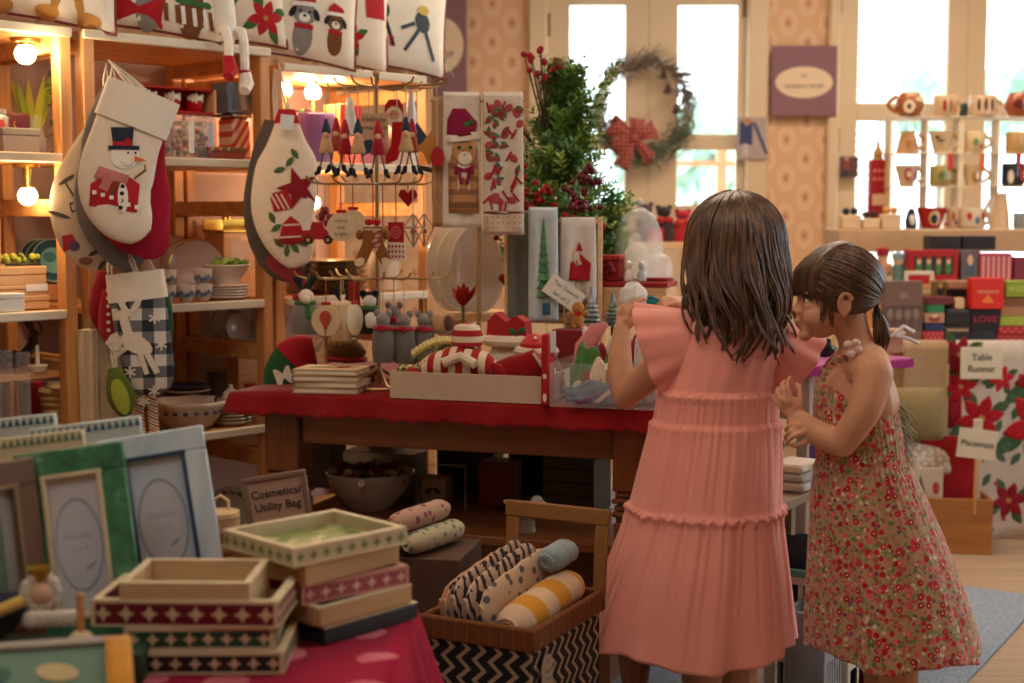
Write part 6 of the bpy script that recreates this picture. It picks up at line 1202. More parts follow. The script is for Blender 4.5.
# clear display strips behind the frames, figures and lying frame in front
for px, y0, l in ((10, 350, 'tall clear acrylic stand, left of the two behind the frames'), (27, 352, 'tall clear acrylic stand, right of the two behind the frames')):
    t = thing('acrylic_stand', l, 'stand', (P(px, 500, 2.27).x, 2.27, 0), .1); zt_ = P(px, y0, 2.27).z; MB(ACRY).box((0, 0, (zt_ + .01) / 2), (.021, .012, zt_ - .01)).box((0, 0, .005), (.023, .08, .008)).build('strip', t)
fg = thing('king_figurine', 'bearded figurine in a dark blue robe lying at the lower left', 'figurine', (-.645, 1.735, FZ + .044), .5); gift('painted_box', (-.565, 1.735, FZ + .003), .05, (.22, .085, .04), 'dark green painted box under the bearded figurine and wooden peg', 'box', '#2f4a3c'); MB(FAB('#1f2636')).tube([(-.06, 0, .03), (0, 0, .036), (.035, 0, .045)], [.036, .032, .018], 14).build('robe', fg); MB(FAB('#c9a24a')).tube([(-.03, -.03, .045), (.0, -.034, .05), (.03, -.02, .055)], .008, 8).build('sash', fg); MB(M('#d3a888', .5)).ball((.055, 0, .058), .018, 12).build('face', fg); m = MB(FAB('#d8cdbc'))
for k in range(12): m.ball((.055 + .018 * math.cos(k * .52), -.004, .06 + .018 * math.sin(k * .52)), .009, 8)
for k in range(6): m.ball((.04 + .01 * k, -.02, .03 - .001 * k), .012, 8)
m.build('hair', fg); MB(M('#caa64c', .3, .8)).lathe([(.013, .075), (.016, .09), (.014, .09), (.012, .077), (.013, .075)], (.055, 0, 0), 12).build('crown', fg)
sk = thing('wooden_peg', 'upright brown wooden peg in a cream base beside the green frame', 'peg', (P(82, 640, 1.715).x, 1.712, FZ + .044)); MB(WOOD_Z).lathe([(0, .01), (.005, .01), (.005, .07), (0, .072)], n=10).build('peg', sk); MB(BONE).ball((0, 0, .012), (.016, .016, .012), 12).build('base', sk)
lf_ = thing('painted_picture', 'painted frame propped low at the bottom left corner', 'frame', (-.565, 1.555, FZ + .033), (.30, 0, .22)); m = MB(wood('grey_frame', '#8a8070', '#b0a898', 5, 0))
for c, d in (((0, .09, .008), (.26, .014, .016)), ((0, -.09, .008), (.26, .014, .016)), ((-.123, 0, .008), (.014, .166, .016)), ((.123, 0, .008), (.014, .166, .016))): m.box(c, d)
m.build('border', lf_); m = MB(M('#5d7a66', .6)).box((0, 0, .006), (.232, .166, .006), b=0); fu = lambda x, z: ((x, z, .0092), (0, 0, 1))
for k in range(16): m.use(M(R.choice(['#2f5a44', '#44704e', '#8a9a6a', '#b5a070', '#c98a3a']), .6)).decal(fu, ell(R.uniform(.015, .03), R.uniform(.012, .022)), (R.uniform(-.09, .09), R.uniform(-.06, .06)), R.uniform(0, 3), eps=.0004 + k * .0001)
m.build('painting', lf_); MB(FAB('#c9861f')).grid(lambda u, v: Vector((.10 + .03 * u + .012 * v, .09 - .17 * v, .018 + .008 * math.sin(PI * v))), 3, 10).build('ribbon', lf_, solid=.002)
# stand behind with a mug and the cosmetics sign
sd = thing('wooden_stand', 'small wooden stand behind the trays carrying the sign and the lidded mug', 'stand', (-.44, 2.41, 0)); MB(DARK_X).box((0, 0, .625), (.42, .34, .02)).build('top', sd)
for x in (-.18, .18):
    for y in (-.14, .14): MB(DARK_Z).box((x, y, .307), (.03, .03, .613)).build('leg', sd)
cs = thing('sign', 'framed sign lettered cosmetics and utility bag, tilted behind the trays', 'sign', (P(277, 520, 2.28).x, 2.33, .681), (0, 0, .06)); T_ = Matrix.Rotation(-.12, 4, 'X') @ Matrix.Rotation(-.15, 4, 'Y') @ Matrix.Translation((0, 0, .055)); m = MB(M('#7d6654', .6), T_)
for c, d in (((0, 0, .038), (.108, .01, .010)), ((0, 0, -.038), (.108, .01, .010)), ((-.049, 0, 0), (.010, .01, .068)), ((.049, 0, 0), (.010, .01, .068))): m.box(c, d)
m.build('frame', cs); m = MB(PAP('#b3947c'), T_).box((0, .001, 0), (.09, .003, .068), b=0); m.use(M('#2a2420', .7)); f = lambda x, z: Vector((x, -.0012, z)); m.text('Cosmetics/', .0185, f, (0, .012), bold=.015).text('Utility Bag', .0185, f, (0, -.010), bold=.015); m.build('card', cs); MB(M('#7d6654', .6), T_).box((0, .02, -.01), (.03, .004, .09), (.3, 0, 0)).build('strut', cs)
mg = thing('lidded_mug', 'cream leaf patterned mug with a looped handle on its lid, behind the blue frame', 'mug', (P(221, 530, 2.38).x, 2.38, .636)); m = MB(CER('#c9a67c')).lathe([(0, 0), (.026, 0), (.031, .008), (.033, .06), (.030, .062), (0, .062)], n=22); fm_ = lambda x, z: ((.033 * math.sin(x / .033), -.033 * math.cos(x / .033), .03 + z), (math.sin(x / .033), -math.cos(x / .033), 0)); m.use(CER('#8a6238'))
for k in range(6): m.decal(fm_, leafo(.034, .014), (-.04 + .016 * k, 0), .9, eps=.0008)
m.build('cup', mg); MB(CER('#d8b98e')).lathe([(0, .062), (.033, .062), (.032, .070), (0, .074)], n=22).tube([(-.014, 0, .072), (-.013, 0, .088), (0, 0, .097), (.013, 0, .088), (.014, 0, .072)], .003, 7).build('lid', mg)
# ------------------------------------------------------------------ chevron basket of rolled cloths
CV = N('chevron_cloth'); x, y, z = CV.xyz(); tri_ = CV.m2('ABSOLUTE', CV.m2('SUBTRACT', CV.m2('FRACT', CV.m2('MULTIPLY', z, 26)), .5)); hh = CV.m2('ADD', CV.m2('MULTIPLY', CV.m2('ADD', x, y), 30), CV.m2('MULTIPLY', tri_, 1.3))
CVM = CV.end(CV.mix(CV.m2('GREATER_THAN', CV.m2('FRACT', hh), .66), '#17181c', '#b09478'), .9)
BA = math.radians(-27); BO = Vector((-.165, 2.625, 0)); bu = Vector((math.cos(BA), math.sin(BA), 0)); bv = Vector((-math.sin(BA), math.cos(BA), 0)); BW, BD, BH = .225, .31, .455
bk = thing('storage_basket', 'tall black and cream zigzag basket with a woven wooden rim', 'basket', BO, BA); m = MB(CVM)
for c, d in (((BW / 2, .003, BH / 2 - .02), (BW, .006, BH - .04)), ((BW / 2, BD - .003, BH / 2 - .02), (BW, .006, BH - .04)), ((.003, BD / 2, BH / 2 - .02), (.006, BD - .012, BH - .04)), ((BW - .003, BD / 2, BH / 2 - .02), (.006, BD - .012, BH - .04)), ((BW / 2, BD / 2, .004), (BW - .012, BD - .012, .006))): m.box(c, d)
m.build('cloth_sides', bk); RIM = stripes('woven_rim', '#8a4f1e', '#6f3c14', 42, 0, .1); RIM2 = stripes('woven_rim_side', '#8a4f1e', '#6f3c14', 42, 1, .1); m = MB(RIM)
for y in (-.002, BD + .002): m.box((BW / 2, y, BH - .018), (BW + .02, .014, .044), b=.005)
m.use(RIM2)
for x in (-.002, BW + .002): m.box((x, BD / 2, BH - .018), (.014, BD - .012, .044), b=.005)
m.build('rim', bk)
tgm = MB(PAP('#b09a82'), Matrix.Translation((BW + .010, .045, BH - .085)) @ Matrix.Rotation(PI / 2, 4, 'Z')).prism([(-.022, -.03), (.022, -.03), (.022, .014), (.008, .03), (-.008, .03), (-.022, .014)], .002); ftag = lambda x, z: Vector((x, -.001, z)); tgm.use(M('#4a3a30', .7)).text('Made in', .010, ftag, (0, .0)).text('cotton', .010, ftag, (0, -.014)).use(M('#8a6a4a', .4)).decal(ftag, ell(.004, .004, 10), (0, .020)); tgm.build('tag', bk)
def bp(x, y, z): return BO + bu * x + bv * y + Vector((0, 0, z))
gift('filler_box', bp(BW / 2, BD / 2, .009), BA, (BW - .03, BD - .03, .405), 'plain box inside the zigzag basket carrying the cloth rolls', 'box', '#6a4c34')
def patt(name, a, b, sc_, kind):
    n = N(name)
    if kind == 'zebra': f = n.m2('GREATER_THAN', n.m2('SINE', n.m2('ADD', n.m2('MULTIPLY', n.xyz()[0], 260), n.m2('MULTIPLY', n.noise(22), 16))), .1)
    elif kind == 'spots': v_ = n.vor(sc_); f = n.m2('LESS_THAN', n.m2('ADD', v_[0], n.m2('MULTIPLY', n.noise(60), .25)), .45)
    else: f = n.m2('GREATER_THAN', n.m2('FRACT', n.m2('MULTIPLY', n.xyz()[0], sc_)), .5)
    return n.end(n.mix(f, a, b), .92, 0, .15, .2)
def roll(label, c, az, L, r, mat_, tilt=0, fl=.8, up=False, group='folded cloths in the zigzag basket'):
    t = thing('cloth_roll', label, 'cloth', c, (0, -tilt, az), group); m = MB(mat_); ax = (0, 1, 0) if up else (0, 0, 1)
    m.tube([(L * (k / 12 - .5), 0, 0) for k in range(13)], [r * .55, r * .9] + [r * (1 + .03 * math.sin(k * 2)) for k in range(2, 11)] + [r * .9, r * .55], 22, flat=(ax, fl)); m.build('roll', t)
    e = MB(mat_); ky, kz = (fl, 1) if up else (1, fl)
    e.tube([(-L / 2 - .004 + .004 * abs(math.cos(q * .35)), r * (.62 - .045 * q * .5) * math.cos(q * .7) * ky, r * (.62 - .045 * q * .5) * math.sin(q * .7) * kz) for q in range(16)], .0030, 6); e.build('fold_edge', t); return t
RA = BA + PI / 2 - .06; zf = .416
ZEB = patt('zebra_print', '#cdb098', '#2a2730', 0, 'zebra'); SPT = patt('spot_print', '#c9ac90', '#5d5a60', 44, 'spots'); YEL = patt('yellow_stripe', '#c98a1e', '#d0b090', 11, 'stripe'); BLS = patt('blue_flower', '#cba384', '#2c3450', 52, 'spots'); GSP = patt('green_sprig', '#b5a98a', '#5d7a5a', 60, 'spots'); PEA = FAB('#cf9a74'); ICE = FAB('#8fa0a6')
for l, x, y, z, L, r_, mt, fl, up, tl_ in (('yellow and white striped cloth roll at the right front of the basket', .174, .15, .046, .26, .041, YEL, .85, False, .12), ('cream folded cloth with grey leopard spots, next to the yellow roll', .120, .155, .056, .27, .060, SPT, .28, True, .16), ('zebra striped folded cloth beside the leopard spotted one', .085, .16, .062, .27, .060, ZEB, .21, True, .16), ('zebra striped folded cloth beside the peach cloth', .055, .165, .064, .27, .060, ZEB, .20, True, .16), ('folded peach cloth with navy flowers at the left of the basket', .034, .16, .056, .25, .054, BLS, .15, True, .16), ('plain peach folded cloth at the left edge of the basket', .016, .165, .050, .23, .050, PEA, .16, True, .16), ('pale blue cloth roll in the back right corner', .16, .25, .118, .09, .030, ICE, .8, False, .1)):
    roll(l, bp(x, y, zf + z), RA, L, r_, mt, tl_, fl, up)
gift('tall_carton', (-.185, 2.99, 0), -.2, (.20, .20, .50), 'tall brown carton left of the zigzag basket with rolled cloths on top', 'box', '#5a4030')
for l, dx, dz, mt, rr_ in (('pale peach cloth roll on the tall carton', -.045, .026, FAB('#c49a7c'), .025), ('green sprigged cloth roll on the tall carton', .02, .026, GSP, .025), ('floral wrapped bundle on top of the rolls left of the basket', -.01, .070, patt('floral_wrap', '#b8927c', '#8a4a44', 50, 'spots'), .024)):
    roll(l, (-.185 + dx, 2.97, .502 + dz), RA, .20, rr_, mt, 0, .95, False, 'rolled cloths on the tall carton')
ld = MB(M('#8f6233', .7, 0, .12, 12)); LT_ = Matrix.Translation((BW / 2 + .005, BD + .012, BH - .01)) @ Matrix.Rotation(-.10, 4, 'X'); ld.T = LT_
for c, d in (((0, 0, .155), (BW + .01, .012, .034)), ((-BW / 2 + .012, 0, .07), (.028, .012, .14)), ((BW / 2 - .012, 0, .07), (.028, .012, .14))): ld.box(c, d, b=.004)
ld.build('raised_lid', bk)
cosmetic = thing('cosmetic_pouch', 'patterned orange cosmetic pouch under the lettered sign', 'pouch', (P(280, 520, 2.28).x, 2.345, .6365), .1); MB(FAB('#b5744a')).box((0, 0, .016), (.13, .06, .030), b=.012).build('pouch', cosmetic); MB(M('#c9a44a', .3, .8)).box((0, 0, .033), (.10, .006, .006)).box((.055, -.002, .035), (.018, .005, .008)).build('zip', cosmetic)
gift('dark_filler_chest', tw_(.50, .40, .0005), TA, (.74, .40, .385), 'added plain dark chest covering the bright floor under the table', 'chest', DARK_X)  # added dark chest, stands in for the shade below the table
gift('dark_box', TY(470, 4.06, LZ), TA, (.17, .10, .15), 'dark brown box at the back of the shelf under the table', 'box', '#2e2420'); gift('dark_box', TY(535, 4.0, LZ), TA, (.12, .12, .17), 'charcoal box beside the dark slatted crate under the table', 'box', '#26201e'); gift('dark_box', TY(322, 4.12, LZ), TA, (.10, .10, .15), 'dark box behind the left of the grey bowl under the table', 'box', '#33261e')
# ------------------------------------------------------------------ between and behind the girls
bn = thing('low_bench', 'low wooden bench beside the table stacked with folded packages', 'bench', (.69, 3.30, 0), math.radians(58)); MB(M('#8a725c', .6)).box((0, .07, .54), (.46, .13, .022)).build('top', bn)
for x in (-.20, .20): MB(M('#8a725c', .6)).box((x, .118, .264), (.03, .03, .528)).build('leg', bn)
def bnp(px, py, z=.552): return PZ(px, py, z)
for k, (px, py, z, d, c, l) in enumerate(((800, 492, .552, (.13, .09, .022), '#bfb6ae', 'grey white folded package, lowest of the bench stack'), (799, 492, .575, (.125, .09, .020), '#a8a49e', 'grey folded package, middle of the bench stack'), (798, 492, .596, (.12, .085, .022), '#d0bcae', 'pinkish white folded package, top of the bench stack'))):
    gift('folded_package', bnp(px, py) + Vector((0, .05, z - .552 + .0005)), 1.0, d, l, 'package', FAB(c), lambda m, f, w, h: m.use(PAP('#b0525a')).decal(f, rect(w * .3, h * .6), (w * .2, 0), rings=1), .006)
gw = thing('winter_plush', 'dark green plush with a fluffy white pompom between the girls', 'toy', bnp(783, 486) + Vector((-.02, .06, .066))); MB(FAB('#1f4032')).ball((0, 0, .024), (.036, .028, .024), 12).build('body', gw); m = MB(FAB('#ddd2c4'))
for k in range(20): m.ball((R.gauss(0, .016), R.gauss(0, .012), .062 + R.gauss(0, .010)), .010, 7)
m.build('pompom', gw)
sdt = thing('side_table', 'cream side table with a magenta felt cover between and behind the girls', 'table', (.85, 4.05, 0), .62); MB(M('#a8958a', .6)).box((0, 0, .72), (.34, .32, .15)).build('drawer_box', sdt)
for x in (-.145, .145):
    for y in (-.13, .13): MB(M('#a8958a', .6)).box((x, y, .322), (.04, .04, .644)).build('leg', sdt)
mc = thing('magenta_felt', 'bright magenta felt cover with a fringed edge on the side table', 'cloth', (.85, 4.05, .797), .62); m = MB(FAB('#a82a78')).box((0, 0, .004), (.43, .39, .006))
for k in range(39): m.box((-.21 + .011 * k, -.199, -.008), (.008, .006, .024), (0, .2 * math.sin(k), 0), b=.001)
for k in range(35): m.box((.219, -.19 + .011 * k, -.008), (.006, .008, .024), b=.001)
m.build('felt', mc)
sgl = thing('sunglasses', 'dark shiny sunglasses lying on the magenta felt', 'sunglasses', TY(815, 3.98, .804), .2); m = MB(M('#15171c', .1))
for x in (-.035, .035): m.ball((x, 0, .022), (.03, .006, .02), 14)
m.tube([(-.01, 0, .03), (.01, 0, .03)], .004, 6); m.build('front', sgl)
for s_ in (-1, 1): MB(M('#15171c', .15)).tube([(s_ * .064, 0, .028), (s_ * .062, .10, .026), (s_ * .06, .125, .008)], .004, 6).build('temple', sgl)
gift('dark_case', TY(806, 4.07, .804), .2, (.13, .07, .05), 'dark glossy case behind the sunglasses', 'case', M('#2b3038', .2))
ev = thing('gift_bag', 'peach gift pouch tied with a loose white ribbon behind the younger girl', 'gift bag', TY(886, 4.16, .804), .1); MB(PAP('#c9977c')).box((0, 0, .035), (.10, .05, .07), b=.006).build('pouch', ev); m = MB(FAB('#d8d2cc')).tube([(.01, -.03, .05), (.04, -.04, .08), (.075, -.03, .062)], .006, 6).tube([(.02, -.03, .05), (.05, -.05, .045), (.085, -.045, .03)], .006, 6).tube([(-.04, -.028, .04), (.05, -.028, .06)], .005, 6); m.build('ribbon', ev)
def crate(loc, rot, w, d, h, label, col, rimc):
    t = thing('plastic_crate', label, 'crate', loc, rot); m = MB(col)
    for sx in (-1, 1):
        for sy in (-1, 1): m.box((sx * (w / 2 - .008), sy * (d / 2 - .008), h / 2), (.016, .016, h))
    for z in [.012 + k * (h - .03) / 4 for k in range(5)]:
        for sy in (-1, 1): m.box((0, sy * (d / 2 - .004), z), (w - .03, .006, .020))
        for sx in (-1, 1): m.box((sx * (w / 2 - .004), 0, z), (.006, d - .03, .020))
    for k in range(6):
        for sy in (-1, 1): m.box((-w / 2 + .02 + k * (w - .04) / 5, sy * (d / 2 - .005), h / 2), (.012, .004, h - .02), b=.001)
        for sx in (-1, 1): m.box((sx * (w / 2 - .005), -d / 2 + .02 + k * (d - .04) / 5, h / 2), (.004, .012, h - .02), b=.001)
    m.box((0, 0, .004), (w - .02, d - .02, .006)); m.build('lattice', t); r_ = MB(rimc)
    for sy in (-1, 1): r_.box((0, sy * (d / 2), h), (w + .012, .014, .016))
    for sx in (-1, 1): r_.box((sx * (w / 2), 0, h), (.014, d - .016, .016))
    r_.build('rim', t); return t
cA = math.radians(58)
crate((.755, 3.29, .0), cA, .34, .20, .40, 'white plastic crate with a teal rim full of books between the girls', M('#c9c6b4', .4), M('#4f8a80', .4))
crate((.668, 3.07, .0), cA, .12, .09, .34, 'grey plastic crate in front of the white one, beside the pink dress', M('#8a9298', .4), M('#7a848c', .4))
for k, (c, l, h) in enumerate((('#1d2a3c', 'navy book standing in the white crate, nearest', .46), ('#24405a', 'dark blue book standing in the white crate, second', .45), ('#7a2430', 'short red book standing in the white crate', .43), ('#2a2a2e', 'black book standing in the white crate, furthest', .47))):
    o = Vector((.755, 3.29, 0)) + Vector((math.cos(cA), math.sin(cA), 0)) * (-.11 + .07 * k); t = thing('book', l, 'book', (o.x, o.y, .009), (0, 0, cA), 'books in the white crate'); MB(PAP('#d8ceb8')).box((0, 0, h / 2), (.016, .15, h - .008)).build('pages', t); m = MB(M(c, .35))
    for x in (-.010, .010): m.box((x, 0, h / 2), (.003, .156, h))
    m.box((0, -.077, h / 2), (.022, .003, h)); m.build('cover', t)
pb = thing('purple_bag', 'small narrow purple bag on the bench beside the floral dress', 'bag', (P(819, 480, 3.44).x, 3.44, .5525), .9); MB(M('#5a3f86', .5)).box((0, 0, .05), (.03, .05, .10), b=.01).build('body', pb); MB(M('#b08ac0', .5)).tube([(-.008, -.02, .095), (-.008, -.02, .13), (.008, -.02, .13), (.008, -.02, .095)], .003, 6).build('handle', pb)
# ------------------------------------------------------------------ table of boxes and hanging cloths on the right
RTY = 5.22; rt = thing('gift_table', 'long table of boxed gifts behind hanging cloths on the right', 'table', (2.1, 5.62, 0)); MB(PALE_X).box((0, 0, .712), (1.44, .78, .03)).build('table_top', rt)
for x in (-.66, .66):
    for y in (-.33, .33): MB(PALE_X).box((x, y, .348), (.05, .05, .696)).build('leg', rt)
gift('stepped_riser', (2.13, 5.82, .728), 0, (1.36, .34, .20), 'plain brown riser at the back of the gift table', 'riser', WOOD_X)
def hangcloth(px0, px1, y0, y1, Y, label, mat_, deco=None, amp=.012):
    a, b_ = P(px0, y0, Y), P(px1, y1, Y); w, h = b_.x - a.x, a.z - b_.z; t = thing('hanging_cloth', label, 'tablecloth', ((a.x + b_.x) / 2, Y, a.z), 0, 'cloths hanging in front of the gift table'); rip = lambda x, z: amp * math.sin(x * 26 + 1) * min(1, .2 - z / h)
    m = MB(mat_).grid(lambda u, v: Vector(((u - .5) * w, rip((u - .5) * w, -v * h), -v * h)), 30, 14).grid(lambda u, v: Vector(((u - .5) * w, .07 * v + rip((u - .5) * w, 0) * (1 - v), .003 * v)), 30, 2); f = lambda x, z: Vector((x, rip(x, z), z))
    if deco: deco(m, f, w, h)
    m.build('cloth', t, solid=.004); return t
hangcloth(904, 946, 343, 436, RTY - .01, 'plain beige cloth hanging at the left of the poinsettia cloth', FAB('#b08c66'))
def poins(m, f, w, h):
    rr = random.Random(2); m.use(FAB('#9c1420')).decal(f, rect(w * .11, h * .42), (-.44 * w, -h * .22), eps=.0008)
    for x, z, r in ((-.42, -.06, .07), (-.40, -.22, .06), (.36, -.17, .13), (.30, -.42, .14), (-.22, -.38, .09), (-.36, -.60, .08), (.42, -.70, .11), (.05, -.80, .07), (-.05, -.18, .05)):
        poin(m, f, (x * w, z * h), r * w * 2.5, FAB(['#a8121e', '#8e1220', '#b51c28'][int(r * 100) % 3]), TAN, FAB('#3f5a3c'))
    m.use(FAB('#4a6044'))
    for k in range(26): m.decal(f, leafo(.06, .028), (rr.uniform(-.46, .46) * w, -rr.uniform(.08, .95) * h), rr.uniform(0, 6), eps=.0015)
    m.use(FAB('#a81828'))
    for k in range(20): m.decal(f, ell(.008, .008, 6), (rr.uniform(-.46, .46) * w, -rr.uniform(.1, .95) * h), eps=.002)
hangcloth(950, 1060, 343, 540, RTY, 'white cloth printed with large red poinsettias', FAB('#c9b5a4'), poins)
def smallsign(px, py, w, h, Y, label, lines, tilt, sz):
    p = P(px, py, Y); t = thing('sign_card', label, 'sign', p, (0, 0, 0)); T_ = Matrix.Rotation(tilt, 4, 'Y'); m = MB(PAP('#d8c4a8'), T_).box((0, 0, 0), (w, .004, h), b=.001); f = lambda x, z: Vector((x, -.002, z)); m.use(M('#33302e', .7))
    for k, s_ in enumerate(lines): m.text(s_, sz, f, (0, (len(lines) - 1) * sz * .6 - k * sz * 1.25), bold=.01)
    m.build('card', t); MB(WOOD_Z).tube([(0, .006, -h * .4), (0, .006, -h * .5 - .20)], .006, 6).build('stick', t) if len(lines) == 1 else MB(WIRE).tube([(0, .001, h / 2), (0, .012, h / 2 + .012), (0, .03, h / 2 + .002)], .003, 6).build('clip', t)
smallsign(981.5, 363, .155, .118, RTY - .035, 'cream card lettered table runner on the poinsettia cloth', ['Table', 'Runner'], 0, .034)
smallsign(977, 444, .138, .105, 4.98, 'cream card lettered placemats above the wooden crate', ['Placemats'], .12, .030)
wcx = P(953, 530, 5.02).x; wc_ = thing('wooden_crate', 'orange brown wooden crate of placemats on the floor', 'crate', (wcx - .01, 5.10, 0), -.12); m = MB(wood('crate_wood', '#8a5020', '#b87838', 6, 0))
for c, d in (((0, -.10, .10), (.30, .014, .20)), ((0, .10, .10), (.30, .014, .20)), ((-.143, 0, .10), (.014, .186, .20)), ((.143, 0, .10), (.014, .186, .20)), ((0, 0, .008), (.27, .186, .012))): m.box(c, d)
m.build('panels', wc_)
def wcp(x, y, z): return Vector((wcx - .01 + x, 5.10 + y, z))
gift('red_placemat', wcp(-.0, -.04, .016), -.12, (.20, .012, .40), 'plain red placemat standing in the wooden crate', 'placemat', FAB('#a0141e'))
def treecard(m, f, w, h):
    for k in range(3): m.use(PAP('#5d6a6a')).decal(f, tri(w * (.5 - .1 * k), h * .25), (-w * .15, -h * .15 + h * .16 * k), eps=.001 + .0003 * k)
    m.use(PAP('#a83a34')).decal(f, ell(w * .1, h * .08), (w * .3, h * .25))
gift('tree_card', wcp(-.09, -.07, .016), -.12, (.12, .010, .29), 'white placemat with a grey tree print at the front of the crate', 'placemat', '#c9b5a0', treecard)
gift('cream_placemat', wcp(.105, -.03, .016), -.10, (.03, .014, .46), 'narrow cream placemat edge at the right of the crate', 'placemat', '#d3bda2')
def softpillow(loc, w, h, th, label, col, rz=0, lean=.2, deco=None):
    t = thing('pillow', label, 'cushion', loc, (0, 0, rz)); T_ = Matrix.Rotation(-lean, 4, 'X') @ Matrix.Translation((0, 0, h / 2)); m = MB(FAB(col), T_); sf = lambda x, z, sg=-1: Vector((x, sg * th * max(0, (1 - (2 * x / w) ** 2) * (1 - (2 * z / h) ** 2)) ** .42, z))
    for sg in (-1, 1): m.grid(lambda a, c: sf((a - .5) * w, (c - .5) * h, sg), 16, 16)
    if deco: deco(m, sf, w, h)
    m.build('cover', t); return t
softpillow((P(920, 430, 5.0).x, 5.06, .40), .22, .19, .05, 'yellowish beige cushion in front of the plain beige cloth', '#86704a')
softpillow((P(934, 455, 4.93).x, 5.065, .27), .23, .13, .045, 'white lace cushion lying above the red placemat', '#c4ad98', 0, .3, lambda m, f, w, h: [m.use(FAB('#e2d3c0')).decal(f, ell(.010, .008, 8), (R.uniform(-.09, .09), R.uniform(-.04, .04)), R.uniform(0, 3)) for k in range(40)])
gift('storage_cube', (P(880, 500, 5.0).x, 5.12, 0), 0, (.22, .16, .262), 'pale fabric storage cube behind the younger girl', 'cube', FAB('#b59a86'))
# boxes: (x0, y0, x1, y1, distance, depth, colour, label, deco, lidded)
def win(m, f, w, h):
    m.use(PAP('#3a2a20')).decal(f, rect(w * .8, h * .55), (0, h * .05), eps=.001)
    for k in range(4): x = w * (-.30 + .2 * k); m.use(PAP('#4f7a44')).decal(f, ell(w * .06, h * .2), (x, -h * .02), eps=.002); m.use(PAP('#d9b890')).decal(f, ell(w * .045, h * .10), (x, h * .18), eps=.003); m.use(PAP('#a8282a')).decal(f, ell(w * .05, h * .06), (x, h * .28), eps=.004)
def fig(c1, c2):
    def fn(m, f, w, h): m.use(PAP(c1)).decal(f, ell(w * .3, h * .3), (0, -h * .1), eps=.001); m.use(PAP(c2)).decal(f, ell(w * .16, h * .16), (0, h * .2), eps=.002)
    return fn
def bars(c, n_=4, hh=.8):
    def fn(m, f, w, h):
        m.use(PAP(c))
        for k in range(n_): m.decal(f, rect(w * .5 / n_, h * hh), (w * (-.4 + .8 * k / max(1, n_ - 1)), 0), eps=.001, rings=1)
    return fn
def band(c, hh=.4, dz=0): return lambda m, f, w, h: m.use(PAP(c)).decal(f, rect(w * .8, h * hh), (0, dz * h), eps=.001, rings=1)
def ddots(c): return lambda m, f, w, h: [m.use(PAP(c)).decal(f, ell(h * .1, h * .1, 8), (w * (-.42 + .105 * k), h * .2 * (-1) ** k), eps=.001, rings=1) for k in range(9)]
def word(s_, c, k=.5): return lambda m, f, w, h: m.use(PAP(c)).text(s_, h * k, f, (0, 0), width=w * .8, eps=.002)
def spoons(m, f, w, h):
    m.use(PAP('#5a4440')).decal(f, rect(w * .94, h * .42), (0, -h * .12), eps=.001)
    for k in range(4): m.use(M('#b9a49c', .2, .6)).decal(f, ell(w * .085, h * .10), (w * (-.34 + .225 * k), -h * .06), eps=.003); m.decal(f, rect(w * .03, h * .22), (w * (-.34 + .225 * k), -h * .22), eps=.003, rings=1)
    m.use(PAP('#8a7068')).decal(f, ell(w * .12, h * .06), (0, h * .26), eps=.001)
def redbox(m, f, w, h): m.use(PAP('#e0782a')).decal(f, tri(w * .4, h * .3), (0, -h * .3), eps=.001); m.use(PAP('#e3b690')).text('ORNAMENT', h * .16, f, (0, h * .05), width=w * .7, eps=.002)
